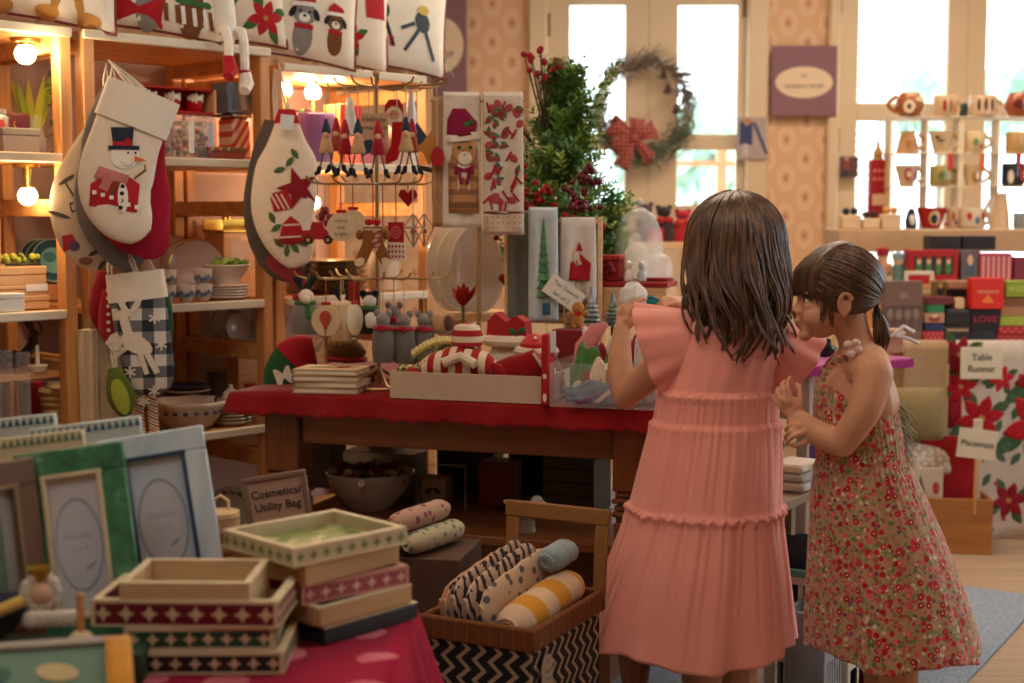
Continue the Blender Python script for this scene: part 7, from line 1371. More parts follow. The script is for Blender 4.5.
BX = [(930, 236, 961, 256, 5.86, .10, '#2c2422', 'dark brown box at the top, left of two under the jug shelf', None, 'u'), (963, 236, 996, 250, 5.86, .10, '#241e1e', 'dark box at the top, right of two under the jug shelf', None, 'u'),
 (909, 250, 958, 282, 5.72, .09, '#a81620', 'bright red box with a window showing green figures', win, 'u'), (961, 250, 979, 282, 5.74, .08, '#6a5e60', 'grey box with a small santa figure beside the red window box', fig('#4a5a6a', '#d9b08a'), 'u'),
 (980, 253, 1012, 282, 5.73, .07, '#a83a48', 'pink red striped pack right of the grey santa box', bars('#d89a94', 6), 'u'), (1014, 257, 1040, 282, 5.74, .08, '#7a2a34', 'dark red box at the right edge of the top row', None, 'u'),
 (884, 281, 922, 343, 5.40, .05, '#75594e', 'tall taupe gift box showing four silver spoons', spoons, 't'), (972, 278, 1004, 309, 5.40, .06, '#d0281c', 'bright red ornament box standing on a dark box', redbox, 'n'),
 (1006, 281, 1034, 297, 5.40, .09, '#8a9a2c', 'lime green box on top at the right edge', word('HOLIDAY', '#c8d078'), 'n'), (948, 281, 974, 289, 5.50, .08, '#b58a68', 'thin tan box above a thin black box', None, 'n'), (947, 289, 974, 299, 5.50, .08, '#1f1a1c', 'thin black box under the thin tan one', None, 'n'),
 (934, 281, 947, 297, 5.50, .05, '#7a5a2c', 'small gold and black box behind the white frame', fig('#2a2220', '#c99a44'), 'n'),
 (927, 297, 954, 305, 5.42, .08, '#6a242c', 'flat wine red box on top of a green box', None, 'n'), (927, 305, 945, 313, 5.42, .08, '#2f7a4c', 'flat green box under the wine red box', None, 'n'), (924, 313, 945, 323, 5.42, .08, '#b08a70', 'small box with a rosy face print under the green box', fig('#8a3a34', '#e0b890'), 'n'), (924, 323, 945, 331, 5.42, .08, '#24305a', 'flat navy box under the face print box', None, 'n'), (922, 331, 944, 343, 5.42, .09, '#a8222c', 'red patterned box at the bottom under the navy box', ddots('#d88a80'), 'n'),
 (955, 298, 965, 309, 5.42, .05, '#cda882', 'tiny tan box on a black box beside the red ornament box', None, 'n'), (946, 309, 971, 326, 5.42, .09, '#221f22', 'wide black box with a grey lid in the middle of the table', band('#4a464a', .15, .4), 'n'), (944, 326, 971, 334, 5.42, .09, '#3a3230', 'flat dark brown box below the wide black box', band('#a88a6a', .3), 'n'), (944, 334, 971, 343, 5.42, .09, '#2f2a2a', 'flat charcoal box at the bottom of the black stack', None, 'n'),
 (971, 309, 1000, 330, 5.42, .09, '#1d1a1e', 'black box with red lettering under the red ornament box', word('LOVE', '#c22a40', .45), 'n'), (971, 330, 997, 343, 5.42, .09, '#26262c', 'black box at the bottom below the red lettered one', None, 'n'),
 (1001, 297, 1034, 306, 5.42, .10, '#8a5a34', 'brown box below the lime box at the right edge', None, 'n'), (1001, 306, 1034, 316, 5.42, .10, '#a87852', 'tan box under the brown one at the right edge', None, 'n'), (1000, 316, 1034, 326, 5.42, .10, '#9aa83a', 'yellow green box in the middle of the right edge stack', None, 'n'), (998, 326, 1034, 334.5, 5.42, .10, '#a8202c', 'red dotted box, upper of two at the bottom right', ddots('#d89a94'), 'n'), (997, 334.5, 1034, 343, 5.42, .10, '#981c28', 'red dotted box, lower of two at the bottom right', ddots('#d89a94'), 'n')]
for x0, y0, x1, y1, Y, dp, c, l, dc_, kd in BX:
    a, b_ = P(x0, y0, Y), P(x1, y1, Y); z0 = b_.z; 
    if y1 >= 342: z0 = .7285
    if y1 == 282: z0 = .9295
    gift('gift_box', ((a.x + b_.x) / 2, Y + dp / 2, z0 + .0006), 0, (b_.x - a.x - .003, dp, a.z - z0 - .001), l, 'box', c, dc_)
gift('shelf_riser', (P(963, 300, 5.80).x, 5.90, .9295), 0, (.46, .10, .10), 'plain dark block behind the top row of boxes', 'block', '#5a4438')
gift('tan_block', (P(955, 300, 5.5).x, 5.54, .7285), 0, (.16, .07, P(955, 299, 5.5).z - .7285), 'plain block behind the black stack of boxes', 'block', '#5a4438')
wf = thing('empty_frame', 'small white empty frame leaning above the spoon box', 'frame', (P(921, 296, 5.52).x, 5.53, .7285), (-.1, 0, 0)); m = MB(PAP('#d8c4a8')); hF = P(921, 271, 5.52).z - .7285
for c, d in (((0, 0, hF - .008), (.115, .012, .016)), ((0, 0, hF - .085), (.115, .012, .016)), ((-.05, 0, hF - .046), (.015, .012, .062)), ((.05, 0, hF - .046), (.015, .012, .062)), ((0, .006, (hF - .09) / 2), (.03, .008, hF - .09))): m.box(c, d)
m.build('frame', wf)
for px, y0, cc, hat, l in ((884, 247, '#c98a6a', '#a01a22', 'nutcracker with a red hat at the left of the top row'), (900, 252, '#5a7a70', '#8aa0a8', 'grey green nutcracker beside the red window box')):
    p = P(px, y0, 5.74); t = thing('nutcracker', l, 'figurine', (p.x, 5.76, .9295)); h = p.z - .9295
    m = MB(PAP(cc)).lathe([(0, 0), (.028, 0), (.028, h * .08), (.022, h * .1), (.024, h * .5), (.018, h * .62), (0, h * .64)], n=14); m.tube([(-.03, -.004, h * .55), (-.034, -.004, h * .25)], .009, 8).tube([(.03, -.004, h * .55), (.034, -.004, h * .25)], .009, 8); m.build('body', t); MB(M('#d9b08a', .5)).ball((0, 0, h * .70), (.022, .022, .024), 12).build('head', t); MB(PAP(hat)).lathe([(0, h * .76), (.024, h * .76), (.026, h * .95), (0, h)], n=14).build('hat', t)
# ------------------------------------------------------------------ jug shelf in front of the window
CY = 6.2; cz = P(930, 229, CY).z; cx0 = P(838, 240, CY).x; ct = thing('display_counter', 'thick pale shelf in front of the window carrying jugs and mugs', 'shelf', (0, 0, 0)); MB(M('#bf9a72', .5)).box(((cx0 + 2.95) / 2, CY + .14, cz - .05), (2.95 - cx0, .30, .10), b=.006).build('board', ct)
for x in (cx0 + .50, 2.9): MB(M('#c9a67c', .5)).box((x, CY + .2, (cz - .1) / 2), (.06, .12, cz - .102)).build('leg', ct)
RKY = 6.32; mr = thing('mug_rack', 'white wooden grid rack of mugs standing on the window shelf', 'rack', (0, RKY, cz + .001)); LVL = [P(930, y, RKY).z - cz for y in (120, 156, 189)]; ux = [P(px, 150, RKY).x for px in (888, 924, 958, 995, 1032)]
WHW = M('#e6d2ae', .5)
for i_, x in enumerate(ux): MB(WHW).box((x, 0, LVL[0] / 2), (.024 if i_ == 2 else .008, .10, LVL[0])).build('upright', mr)
for z in LVL:
    m = MB(WHW).box(((ux[0] + ux[-1]) / 2, 0, z + .0085), (ux[-1] - ux[0] + .02, .11, .005)); m.build('rack_shelf', mr)
def mug(px, zl, w, h, label, body, deco=None, hs=1, kind='mug', name='mug', spout=False):
    x = P(px, 150, RKY).x; zz = cz + .001 + (LVL[zl] + .0115 if zl is not None else 0.0005); yy = RKY - .01 if zl is not None else CY + .07
    if zl is None: x = P(px, 220, yy).x
    t = thing(name, label, 'mug' if name == 'mug' else 'jug', (x, yy, zz), 0, 'mugs on the window shelf'); r = w / 2; pr = {'mug': [(0, 0), (r * .85, 0), (r, h * .1), (r, h * .95), (r * .96, h), (r * .9, h), (r * .9, h * .12), (0, h * .1)], 'tulip': [(0, 0), (r * .55, 0), (r * .6, h * .05), (r * .8, h * .45), (r, h), (r * .95, h), (r * .72, h * .4), (0, h * .1)], 'pot': [(0, 0), (r * .7, 0), (r, h * .35), (r * .95, h * .65), (r * .7, h * .95), (r * .6, h), (r * .55, h), (r * .8, h * .4), (0, h * .1)], 'flare': [(0, 0), (r, 0), (r * .9, h * .4), (r * .62, h * .9), (r * .7, h), (r * .64, h), (r * .55, h * .88), (r * .8, h * .4), (0, h * .1)]}[kind]
    m = MB(CER(body)).lathe(pr, n=24); f = lambda x_, z_: ((r * 1.003 * math.sin(x_ / r), -r * 1.003 * math.cos(x_ / r), z_), (math.sin(x_ / r), -math.cos(x_ / r), 0))
    if deco: deco(m, f, r, h)
    if spout: m.tube([(hs * -r * .7, 0, h * .6), (hs * -r * 1.35, 0, h * .95)], [r * .22, r * .1], 8)
    m.build('cup', t); MB(CER(body)).tube([(hs * (r * .9 + r * .62 * math.sin(PI * k / 8)), 0, h * (.85 - .66 * k / 8)) for k in range(9)], .009, 7).build('handle', t); return t
def cl(c, pts):
    def fn(m, f, r, h):
        for i, (x, z, a, b_) in enumerate(pts): m.use(CER(c[i % len(c)])).decal(f, ell(r * a, h * b_), (x * r, z * h), eps=.0012 + .0004 * i)
    return fn
mug(908, 0, .125, .105, 'round brown jug with a white panda face, left end of the rack top', '#9c5a2c', cl(['#e6cfae', '#5a3420', '#e6cfae'], [(-.3, .4, .4, .28), (-.3, .4, .15, .12), (.5, .7, .4, .12)]), -1, 'pot', 'jug')
mug(943, 0, .10, .092, 'cream mug with a red figure pattern on the rack top', '#d3b088', cl(['#a03a30', '#a03a30', '#c99a4a'], [(-.3, .5, .16, .3), (.25, .5, .12, .3), (.8, .3, .3, .25)]))
mug(981, 0, .115, .092, 'wide cream mug with three dark trees on the rack top', '#cfae8a', cl(['#4a3630'] * 3, [(-.6, .55, .12, .3), (-.1, .55, .12, .3), (.4, .55, .12, .3)]))
mug(1016, 0, .12, .105, 'brown patterned jug at the right end of the rack top', '#9c5438', cl(['#6a2a24', '#c98a5a'], [(-.2, .5, .5, .2), (.3, .6, .3, .15)]), 1, 'pot', 'jug')
sm = thing('salt_shaker', 'tiny dark shaker between the mugs on the rack top', 'shaker', (P(963, 110, RKY).x, RKY - .01, cz + .0125 + LVL[0])); MB(M('#23302c', .3)).lathe([(0, 0), (.018, 0), (.02, .04), (.012, .06), (0, .065)], n=12).build('body', sm)
mug(907, 1, .10, .095, 'tan flared pitcher, left in the upper row of the rack', '#c2905c', cl(['#b07a48'], [(0, .4, .5, .2)]), 1, 'flare', 'jug'); mug(940, 1, .105, .095, 'pale tulip cup with a dark branch, upper row of the rack', '#d8bd96', cl(['#4a3a34', '#7a6a5a'], [(-.6, .7, .2, .08), (-.3, .55, .3, .06)]), 1, 'tulip'); mug(973, 1, .10, .092, 'cream mug with a green motif, upper row of the rack', '#dcc096', cl(['#6a8a4a', '#b04a34'], [(-.1, .5, .25, .18), (.35, .3, .18, .12)])); mug(1016, 1, .10, .092, 'plain tan mug, right in the upper row of the rack', '#c9a26a')
mug(907, 2, .105, .092, 'tulip cup with a red wreath print, left in the lower row of the rack', '#d3b496', cl(['#a04038', '#d3b496', '#6a4a34'], [(-.1, .55, .38, .3), (-.1, .55, .2, .16), (.6, .5, .15, .25)]), 1, 'tulip'); mug(941, 2, .10, .09, 'olive green mug in the lower row of the rack', '#a8985a', cl(['#6a7a4a', '#d3c08a'], [(-.1, .5, .4, .22), (.5, .5, .2, .2)])); mug(973, 2, .10, .092, 'cream cup with a brown loop print, lower row of the rack', '#dcbd8e', cl(['#8a5a34', '#dcbd8e'], [(.1, .45, .35, .3), (.1, .5, .22, .2)]), 1, 'tulip')
mug(1013, 2, .10, .10, 'black and white santa mug, right in the lower row of the rack', '#2c2a34', cl(['#e0d2c0', '#23202a', '#a83a3a'], [(-.5, .4, .25, .3), (.0, .6, .2, .2), (.5, .5, .25, .3)]))
mug(931, None, .13, .092, 'large bright red mug with a dark emblem, on the window shelf', '#b01c1c', cl(['#c9a26a', '#2a2a24'], [(-.05, .5, .38, .36), (-.05, .45, .25, .22)]), 1, 'tulip'); mug(972, None, .115, .090, 'white mug with red and blue blotches on the window shelf', '#cfb8a0', cl(['#c23a24', '#5a5a6a', '#b02a2a'], [(-.5, .6, .2, .18), (.1, .4, .2, .2), (.6, .6, .18, .2)]))
mug(1000, None, .085, .155, 'tall plain cream jug on the window shelf', '#cfae86', None, -1, 'flare', 'jug'); mug(953, None, .055, .09, 'narrow patterned beaker between the red and white mugs', '#c9a27a', cl(['#a8502e', '#6a4a34'], [(-.2, .6, .3, .2), (.2, .3, .3, .15)]))
mug(1020, None, .06, .07, 'small grey blue cup at the right end of the window shelf', '#8a9496')
for px, w_, h_, hc, l in ((850, .085, .060, '#1f2026', 'cream music block with dark sunglasses figures, left end of the window shelf'), (870, .075, .045, '#3a2420', 'cream block with a dark sleeping figure on the window shelf'), (890, .085, .065, '#c98a4a', 'wide cream block with a brown figure on the window shelf')):
    t = thing('music_block', l, 'ornament', (P(px, 220, CY + .05).x, CY + .05, cz + .0008)); MB(PAP('#d8b890')).box((0, 0, h_ / 2), (w_, .06, h_), b=.004).build('block', t); m = MB(PAP(hc))
    for s_ in (-1, 1): m.ball((s_ * .018, 0, h_ + .016), (.018, .016, .017), 10)
    m.build('figure', t)
pg = thing('penguin_figurine', 'black and white penguin figure left of the red mug', 'figurine', (P(911, 220, CY + .06).x, CY + .06, cz + .0008)); MB(M('#1d2024', .4)).lathe([(0, 0), (.024, 0), (.028, .03), (.02, .065), (.014, .085), (0, .092)], n=14).build('body', pg); MB(M('#d8dcdc', .4)).ball((0, -.018, .035), (.016, .012, .028), 10).build('belly', pg)
rh = thing('advent_house', 'tall narrow red advent tower with a small gold tree on top', 'ornament', (P(877, 200, CY + .17).x, CY + .17, cz + .0008)); hT = P(877, 160, CY + .17).z - cz; m = MB(PAP('#a01a24')).box((0, 0, hT / 2), (.075, .05, hT)); f = lambda x, z: Vector((x, -.025, z)); m.use(PAP('#d8b08a')).decal(f, rect(.055, .05), (0, hT * .42), rings=1); m.use(PAP('#d88a7a'))
for k in range(6): m.decal(f, ell(.007, .007, 8), (-.02 + .02 * (k % 3), hT * (.72 + .12 * (k // 3))))
m.build('tower', rh); MB(M('#b5843c', .5)).lathe([(0, hT), (.024, hT), (.018, hT + .02), (.026, hT + .02), (.012, hT + .05), (.004, hT + .085), (0, hT + .09)], n=12).build('tree', rh)
for px, zl, c, l in ((951, 1, '#c23a24', 'red price strip hanging in the middle of the rack'), (983, 1, '#d0602c', 'orange price strip hanging under the upper row'), (1019, 1, '#b81c1c', 'red price strip at the right of the rack')):
    t = thing('price_strip', l, 'tag', (P(px, 150, RKY - .06).x, RKY - .0575, cz + .001 + LVL[zl] + .008)); MB(PAP(c)).box((0, 0, -.035), (.024, .003, .07)).build('strip', t)
# small figures on a far side table below the wreath
ftb = thing('far_table', 'small far table below the wreath', 'table', (.66, 6.3, 0)); MB(PALE_X).box((0, 0, 1.075), (.62, .36, .03)).build('table_top', ftb)
for x in (-.27, .27):
    for y in (-.14, .14): MB(PALE_X).box((x, y, .529), (.04, .04, 1.058)).build('leg', ftb)
for px, y0, c1, c2, l in ((645, 203, '#4a3a3c', '#7a6a64', 'dark bear figurine below the wreath'), (664, 206, '#3a2a2a', '#b02a24', 'dark figurine holding a red bow below the wreath'), (683, 210, '#a8242a', '#c23a2e', 'small bright red figurine right of the dark bears')):
    p = P(px, y0, 6.25); t = thing('bear_figurine', l, 'figurine', (p.x, 6.25, 1.091)); h = max(.10, p.z - 1.091); MB(FAB(c1)).lathe([(0, 0), (.05, 0), (.055, h * .2), (.04, h * .6), (.025, h * .72), (0, h * .74)], n=14).build('body', t); MB(FAB(c1)).ball((0, 0, h * .84), (.034, .03, h * .16), 12).ball((-.026, 0, h * .96), .012, 8).ball((.026, 0, h * .96), .012, 8).build('head', t); MB(FAB(c2)).ball((-.02, -.04, h * .62), (.022, .01, .014), 8).ball((.02, -.04, h * .62), (.022, .01, .014), 8).build('bow', t)
gift('red_box', (P(655, 240, 6.2).x, 6.2, 1.091), 0, (.07, .06, .06), 'small red box in front of the dark bears below the wreath', 'box', '#a8141c')
# ------------------------------------------------------------------ the two girls
def remeshed(name, mb, voxel, smooth, mat_):
    o = mb.build('tmp', recalc=True); q = o.modifiers.new('r', 'REMESH'); q.mode = 'VOXEL'; q.voxel_size = voxel; q.use_smooth_shade = True
    q = o.modifiers.new('s', 'SMOOTH'); q.factor = .5; q.iterations = smooth
    bpy.context.view_layer.update(); me = bpy.data.meshes.new_from_object(o.evaluated_get(bpy.context.evaluated_depsgraph_get())); bpy.data.objects.remove(o)
    me.materials.clear(); me.materials.append(mat_); me.polygons.foreach_set('use_smooth', [True] * len(me.polygons))
    p = bpy.data.objects.new(name, me); COL.objects.link(p); return p
def limb(m, pts, rs):
    k = crom([tuple(p) + (r,) for p, r in zip(pts, rs)], 5); m.tube([q[:3] for q in k], [q[3] for q in k], 14)
    m.ball(pts[0], rs[0], 14); m.ball(pts[-1], rs[-1], 14)
def hand(m, wrist, fwd, back, side, curl=.6, k=1.0, spread=.14):
    X = Vector(fwd).normalized(); Z = Vector(back); Z = (Z - X * Z.dot(X)).normalized(); Y = Z.cross(X) * side; W = Vector(wrist)
    tr = lambda x, y, z: W + (X * x + Y * y + Z * z) * k
    for x, y, r in ((.012, .0, .0175), (.022, .010, .013), (.022, -.010, .013), (.036, .012, .0115), (.036, -.012, .0115), (.036, 0, .012), (.046, .0, .011)): m.ball(tr(x, y, 0), r * k, 10)
    if curl > .9: m.ball(tr(.050, .0, -.018), .0165 * k, 10); m.ball(tr(.040, .012, -.016), .014 * k, 10)
    for i, (y, L) in enumerate(((.0180, .047), (.0060, .052), (-.0060, .048), (-.0175, .038))):
        a = 0; p = Vector((.046, y, 0)); pts = [p.copy()]; yaw = spread * (1.5 - i)
        for j, f in enumerate((.42, .32, .26)):
            a += curl * (.7, 1.0, .8)[j] * (1 + .12 * i); p = p + Vector((math.cos(a) * math.cos(yaw), math.sin(yaw), -math.sin(a))) * L * f; pts.append(p.copy())
        q = [tr(*v) for v in pts]; m.tube(q, [.0062 * k, .0060 * k, .0055 * k, .0046 * k], 8); [m.ball(v, r * k, 8) for v, r in zip(q, (.0062, .0061, .0056, .0048))]
    q = [tr(.012, .016, -.004), tr(.030, .030, -.012), tr(.044, .034, -.022), tr(.054, .032, -.030)]; m.tube(q, [.0095 * k, .0082 * k, .0068 * k, .0054 * k], 8); [m.ball(v, r * k, 8) for v, r in zip(q, (.0095, .0084, .007, .0056))]
def head(m, T_, k):
    f = lambda x, y, z: T_ @ Vector((x * k, y * k, z * k)); Rm = T_.to_3x3(); e = Rm.to_euler()
    def b(x, y, z, r, rot=None): m.ball(f(x, y, z), tuple(q * k for q in r), 20, (Rm @ Euler(rot).to_matrix()).to_euler() if rot else e)
    b(0, .014, .034, (.069, .084, .074)); b(0, -.030, -.010, (.056, .050, .072)); b(0, -.034, -.052, (.040, .040, .036)); b(0, -.046, .030, (.053, .038, .048))
    for s in (-1, 1):
        b(s * .031, -.046, -.036, (.028, .031, .028)); b(s * .030, -.066, .016, (.018, .010, .006)); b(s * .030, -.060, -.012, (.020, .014, .010))
        b(s * .065, .012, -.012, (.006, .013, .022)); b(s * .064, .006, -.032, (.006, .008, .008)); m.tube([f(s * (.070 + .004 * math.sin(a)), .012 - .015 * math.cos(a), -.010 + .024 * math.sin(a)) for a in [PI * (-.35 + 1.25 * q / 9) for q in range(10)]], .0048 * k, 8)
        b(s * .0095, -.083, -.026, (.0065, .007, .006))
    m.tube([f(0, -.074, .012), f(0, -.079, -.006), f(0, -.087, -.020)], [.008 * k, .0080 * k, .0085 * k], 10); b(0, -.0885, -.022, (.0095, .0085, .0085))
    b(0, -.080, -.038, (.012, .008, .010)); b(0, -.0855, -.0465, (.0165, .0075, .0048)); b(0, -.083, -.056, (.0145, .0075, .0058)); b(0, -.072, -.067, (.013, .010, .008)); b(0, -.070, -.080, (.017, .0145, .0135))
    return f
def face_bits(parent, T_, k, f):
    e = T_.to_3x3().to_euler()
    m = MB(M('#efe6dc', .15, 0, 0)); [m.ball(f(s * .030, -.0645, -.001), (.0105 * k, .0085 * k, .0062 * k), 14, e) for s in (-1, 1)]
    m.use(M('#2a1a12', .1, 0, 0)); [m.ball(f(s * .030, -.0705, -.001), (.0056 * k, .0035 * k, .0056 * k), 12, e) for s in (-1, 1)]; m.build('eyes', parent)
    m = MB(M('#241812', .6, 0, 0))
    for s in (-1, 1): m.tube([f(s * (.020 + .0035 * j), -.0725 + .0016 * abs(j - 3) ** 1.5, .0055 + .001 * (3 - abs(j - 3))) for j in range(7)], .0014 * k, 5)
    m.build('lashes', parent)
    m = MB(M('#b3605a', .4, 0, .05))
    for z, w, r in ((-.0470, .0150, .0036), (-.0555, .0135, .0044)): m.ball(f(0, -.0885 if z > -.05 else -.0858, z), (w * k, .0040 * k, r * k), 14, e)
    m.build('lips', parent)
HN = N('brown_hair'); hv = HN.noise(1, HN.map((55, 55, 7)), 4, .65); HN.bump(hv, .35, .003); HAIR = HN.end(HN.ramp(hv, [(.25, '#241913'), (.5, '#573c2a'), (.8, '#936c4c')]), .34, 0, .5)
SKN = N('skin'); sv = SKN.noise(30, detail=3); SKN.b.inputs['Subsurface Weight'].default_value = .12; SKN.b.inputs['Subsurface Radius'].default_value = (.010, .004, .002); SKIN = SKN.end(SKN.mix(sv, '#c68c6c', '#d8a382'), .5, 0, .35)
def strands(m, paths):
    for pts, r0, r1 in paths:
        n = len(pts); m.tube(pts, [r0 * (.55 + .45 * math.sin(PI * min(1, .25 + i / n))) * (1 - i / n) + r1 * i / n for i in range(n)], 5)
def loft(rings, n, fn):   # rings: (centre, half-width, half-depth); fn(theta, j, u) -> radial factor, dz
    vs = []
    def g(u, v):
        j = v * (len(rings) - 1); i = min(int(j), len(rings) - 2); t = j - i; a, b = rings[i], rings[i + 1]; c = Vector(a[0]).lerp(Vector(b[0]), t); w = a[1] + (b[1] - a[1]) * t; d = a[2] + (b[2] - a[2]) * t
        th = 2 * PI * u; k, dz = fn(th, j); return c + Vector((math.cos(th) * w * k, math.sin(th) * d * k, dz))
    return g
# --- older girl, seen from behind
GY = 2.93; Q = lambda x, y, dy=0: P(x, y, GY + dy)
m = MB(); H1 = Matrix.Translation(Q(737, 247, .03)) @ Matrix.Rotation(PI + .35, 4, 'Z') @ Matrix.Rotation(.12, 4, 'X'); f1 = head(m, H1, .98)
limb(m, [Q(737, 272, .03), Q(735, 300, .02), Q(733, 322, .0)], [.040, .036, .046])
limb(m, [Q(733, 330, .0), Q(728, 365, .0), Q(722, 410, 0), Q(718, 450, .0), Q(716, 475, .0)], [.062, .088, .082, .088, .080])
limb(m, [Q(690, 334, .0), Q(733, 328, .0), Q(780, 334, .0)], [.040, .055, .040])
limb(m, [Q(686, 336, .0), Q(652, 372, .07), Q(625, 397, .14)], [.040, .034, .029]); limb(m, [Q(625, 397, .14), Q(620, 365, .165), Q(622, 328, .185)], [.029, .028, .0185])
hand(m, Q(622.5, 329, .185), (.16, .12, 1), (-.75, -.62, 0), -1, .55, .98)
limb(m, [Q(784, 338, .0), Q(775, 372, .10), Q(745, 382, .17)], [.040, .034, .029]); limb(m, [Q(745, 382, .17), Q(712, 345, .20), Q(690, 305, .215)], [.029, .027, .018])
hand(m, Q(692, 306, .215), (-1, .0, .22), (.25, -.35, .9), -1, .5, .98)
for px, dy in ((702, .01), (741, .035)):
    X_ = Q(px, 600, dy).x; YY = GY + dy; limb(m, [(X_ + (.005 if px < 720 else -.01), YY, .66), (X_, YY - .005, .48), (X_, YY + .005, .33), (X_, YY - .018, .24), (X_, YY, .07)], [.080, .058, .044, .044, .027]); limb(m, [(X_, YY - .01, .045), (X_, YY + .06, .035), (X_, YY + .12, .028)], [.032, .030, .022])
g1 = remeshed('person', m, .0027, 5, SKIN); tag(g1, 'taller girl with long wavy brown hair in a pink tiered dress, seen from behind', 'person'); face_bits(g1, H1, .98, f1)
DP = N('pink_cotton'); DP.bump(DP.noise(300, detail=2), .2, .0008); DPM = DP.end(DP.mix(DP.noise(5, detail=3), '#ec9486', '#f5a89a'), .85, 0, .2, .35)
Sg = GY / FPX
def dring(y, cx, hw, dep, dy=0): return (Q(cx, y, dy), hw * Sg, dep)
RG = [dring(309, 736, 22, .046), dring(318, 735, 44, .060), dring(330, 732, 58, .076), dring(350, 728, 56, .092), dring(372, 723, 54, .098), dring(388, 719, 56, .098), dring(393, 718, 61, .106), dring(399, 718, 60, .104), dring(409, 717, 61, .104), dring(419, 716, 62, .105), dring(424, 716, 66, .112), dring(432, 715, 66, .114), dring(450, 713, 69, .122), dring(480, 709, 73, .134), dring(503, 706, 76, .142), dring(508, 706, 80, .150), dring(513, 705, 77, .146), dring(530, 703, 81, .152), dring(560, 699, 89, .165), dring(595, 694, 98, .174), dring(625, 691, 104, .182), dring(642, 687, 109, .186)]
def folds(th, j):
    y = j; fine = .014 * math.sin(46 * th + 2 * math.sin(3 * th)) + .010 * math.sin(71 * th)
    big = .5 * math.sin(7 * th + .6) + .35 * math.sin(11 * th + 2.1 + .15 * j) + .3 * math.sin(17 * th + .4)
    if j < 5.5: return 1 + .010 * math.sin(19 * th + 1) * min(1, j / 2), 0
    if j < 10.5: return 1 + fine * (1.5 if j in (6, 10) else .9), .002 * math.sin(40 * th) * (1 if int(j) in (6, 10) else 0)
    if j < 14.5: t = (j - 10.5) / 4; return 1 + fine * (1 - t) + .046 * t * big, 0
    if j < 16.5: return 1 + fine * 1.3 + .046 * big, .003 * math.sin(38 * th)
    t = (j - 16.5) / 4.5; return 1 + fine * (1 - t) * .9 + (.046 + .040 * t) * big, .012 * t * math.sin(3 * th + 2.6)
dm = MB(DPM).grid(loft(RG, 300, folds), 300, 105, True); dr1 = dm.build('dress', g1, sharp=180, solid=.002)
def sleeve(parent, c0, ax, r0, r1, L, name='sleeve', up=(0, 0, 1), mat_=DPM, low=.03, sq=1.0):
    A = Vector(ax).normalized(); U = Vector(up); U = (U - A * U.dot(A)).normalized(); V = A.cross(U)
    def g(u, v):
        th = 2 * PI * u; k = v ** .8; r = r0 + (r1 - r0) * k; wv = 1 + .055 * v * math.sin(9 * th + .5) + .03 * v * math.sin(15 * th)
        return Vector(c0) + A * (L * v * (1 + .25 * math.cos(th))) + (U * math.cos(th) + V * math.sin(th) * sq) * r * wv + Vector((0, 0, -low * v * (1 - math.cos(th)) / 2))
    return MB(mat_).grid(g, 90, 16, True).build(name, parent, sharp=180, solid=.002)
sleeve(dr1, Q(697, 342, .0), (-.85, .25, -.12), .062, .090, .098, sq=.9); sleeve(dr1, Q(771, 344, .0), (.82, .2, -.42), .058, .078, .070, sq=.9)
# long wavy hair
hm = MB(HAIR); hc = Q(736, 243, .02); rr = random.Random(31)
def hair_at(az, s, lay):          # az: 0 = straight back (towards the camera), s: 0 crown .. 1 tip
    d = Vector((math.sin(az), -math.cos(az), 0)); rx, ry, rz = .098 * lay, .108 * lay, .100 * lay
    if s < .42: a = s / .42 * 1.62; p = hc + Vector((d.x * rx * math.sin(a), d.y * ry * math.sin(a), rz * math.cos(a)))
    else:
        t = (s - .42) / .58; w = 1 - .12 * t * t; back = -.010 * t; p = hc + Vector((d.x * rx * w + .004 * t, d.y * ry * (1 + .12 * t * max(0, math.cos(az)) - .3 * t * max(0, -math.cos(az))) - .035 * t, rz * math.cos(1.62) - .245 * t))
    return p
for c_ in range(58):                                              # wavy locks, each a bundle of strands
    az0 = -2.1 + 4.2 * (c_ + rr.uniform(-.4, .4)) / 57; lay0 = rr.uniform(.95, 1.06); ph = rr.uniform(0, 6.28); am = rr.uniform(.014, .034); fr = rr.uniform(1.4, 2.1); e0 = rr.uniform(.84, .985) - .14 * max(0, abs(az0) - 1.1)
    for i in range(9):
        az = az0 + rr.gauss(0, .10); lay = lay0 + rr.gauss(0, .010); s0 = rr.uniform(0, .10); s1 = e0 - rr.uniform(0, .07); pts = []
        for k in range(24):
            s = s0 + (s1 - s0) * k / 23; w = max(0, (s - .36)) * 2.2; a_ = az0 + (az - az0) * (1 - .78 * min(1, w * 1.3)); p = hair_at(a_, s, lay); sd = Vector((math.cos(a_), math.sin(a_), 0)); ot = Vector((math.sin(a_), -math.cos(a_), 0))
            pts.append(p + sd * am * w * math.sin(fr * 6.28 * s + ph) + ot * am * w * (.75 * math.cos(fr * 6.28 * s + ph) + .2))
        strands(hm, [(pts, rr.uniform(.0038, .0056), .0012)])
hm.grid(lambda u, v: hair_at(-2.2 + 4.4 * u, .80 * v, .92), 40, 24); hm.build('hair', g1, sharp=180)
sh_m = M('#d8cfc4', .5)
def shoes(parent, pts, fy):
    for X_, YY, a in pts:
        o = MB(sh_m).tube([(0, .045, .030), (0, 0, .034), (0, -.05, .030), (0, -.095, .024)], [.028, .036, .036, .022], 14, flat=((0, 0, 1), .8)).box((0, -.025, .006), (.062, .155, .012), b=.004).build('shoe', parent, sharp=60); o.location = (X_, YY, 0); o.rotation_euler = (0, 0, a)
shoes(g1, [(Q(702, 600, .01).x, GY + .03, PI), (Q(741, 600, .035).x, GY + .055, PI)], 0)
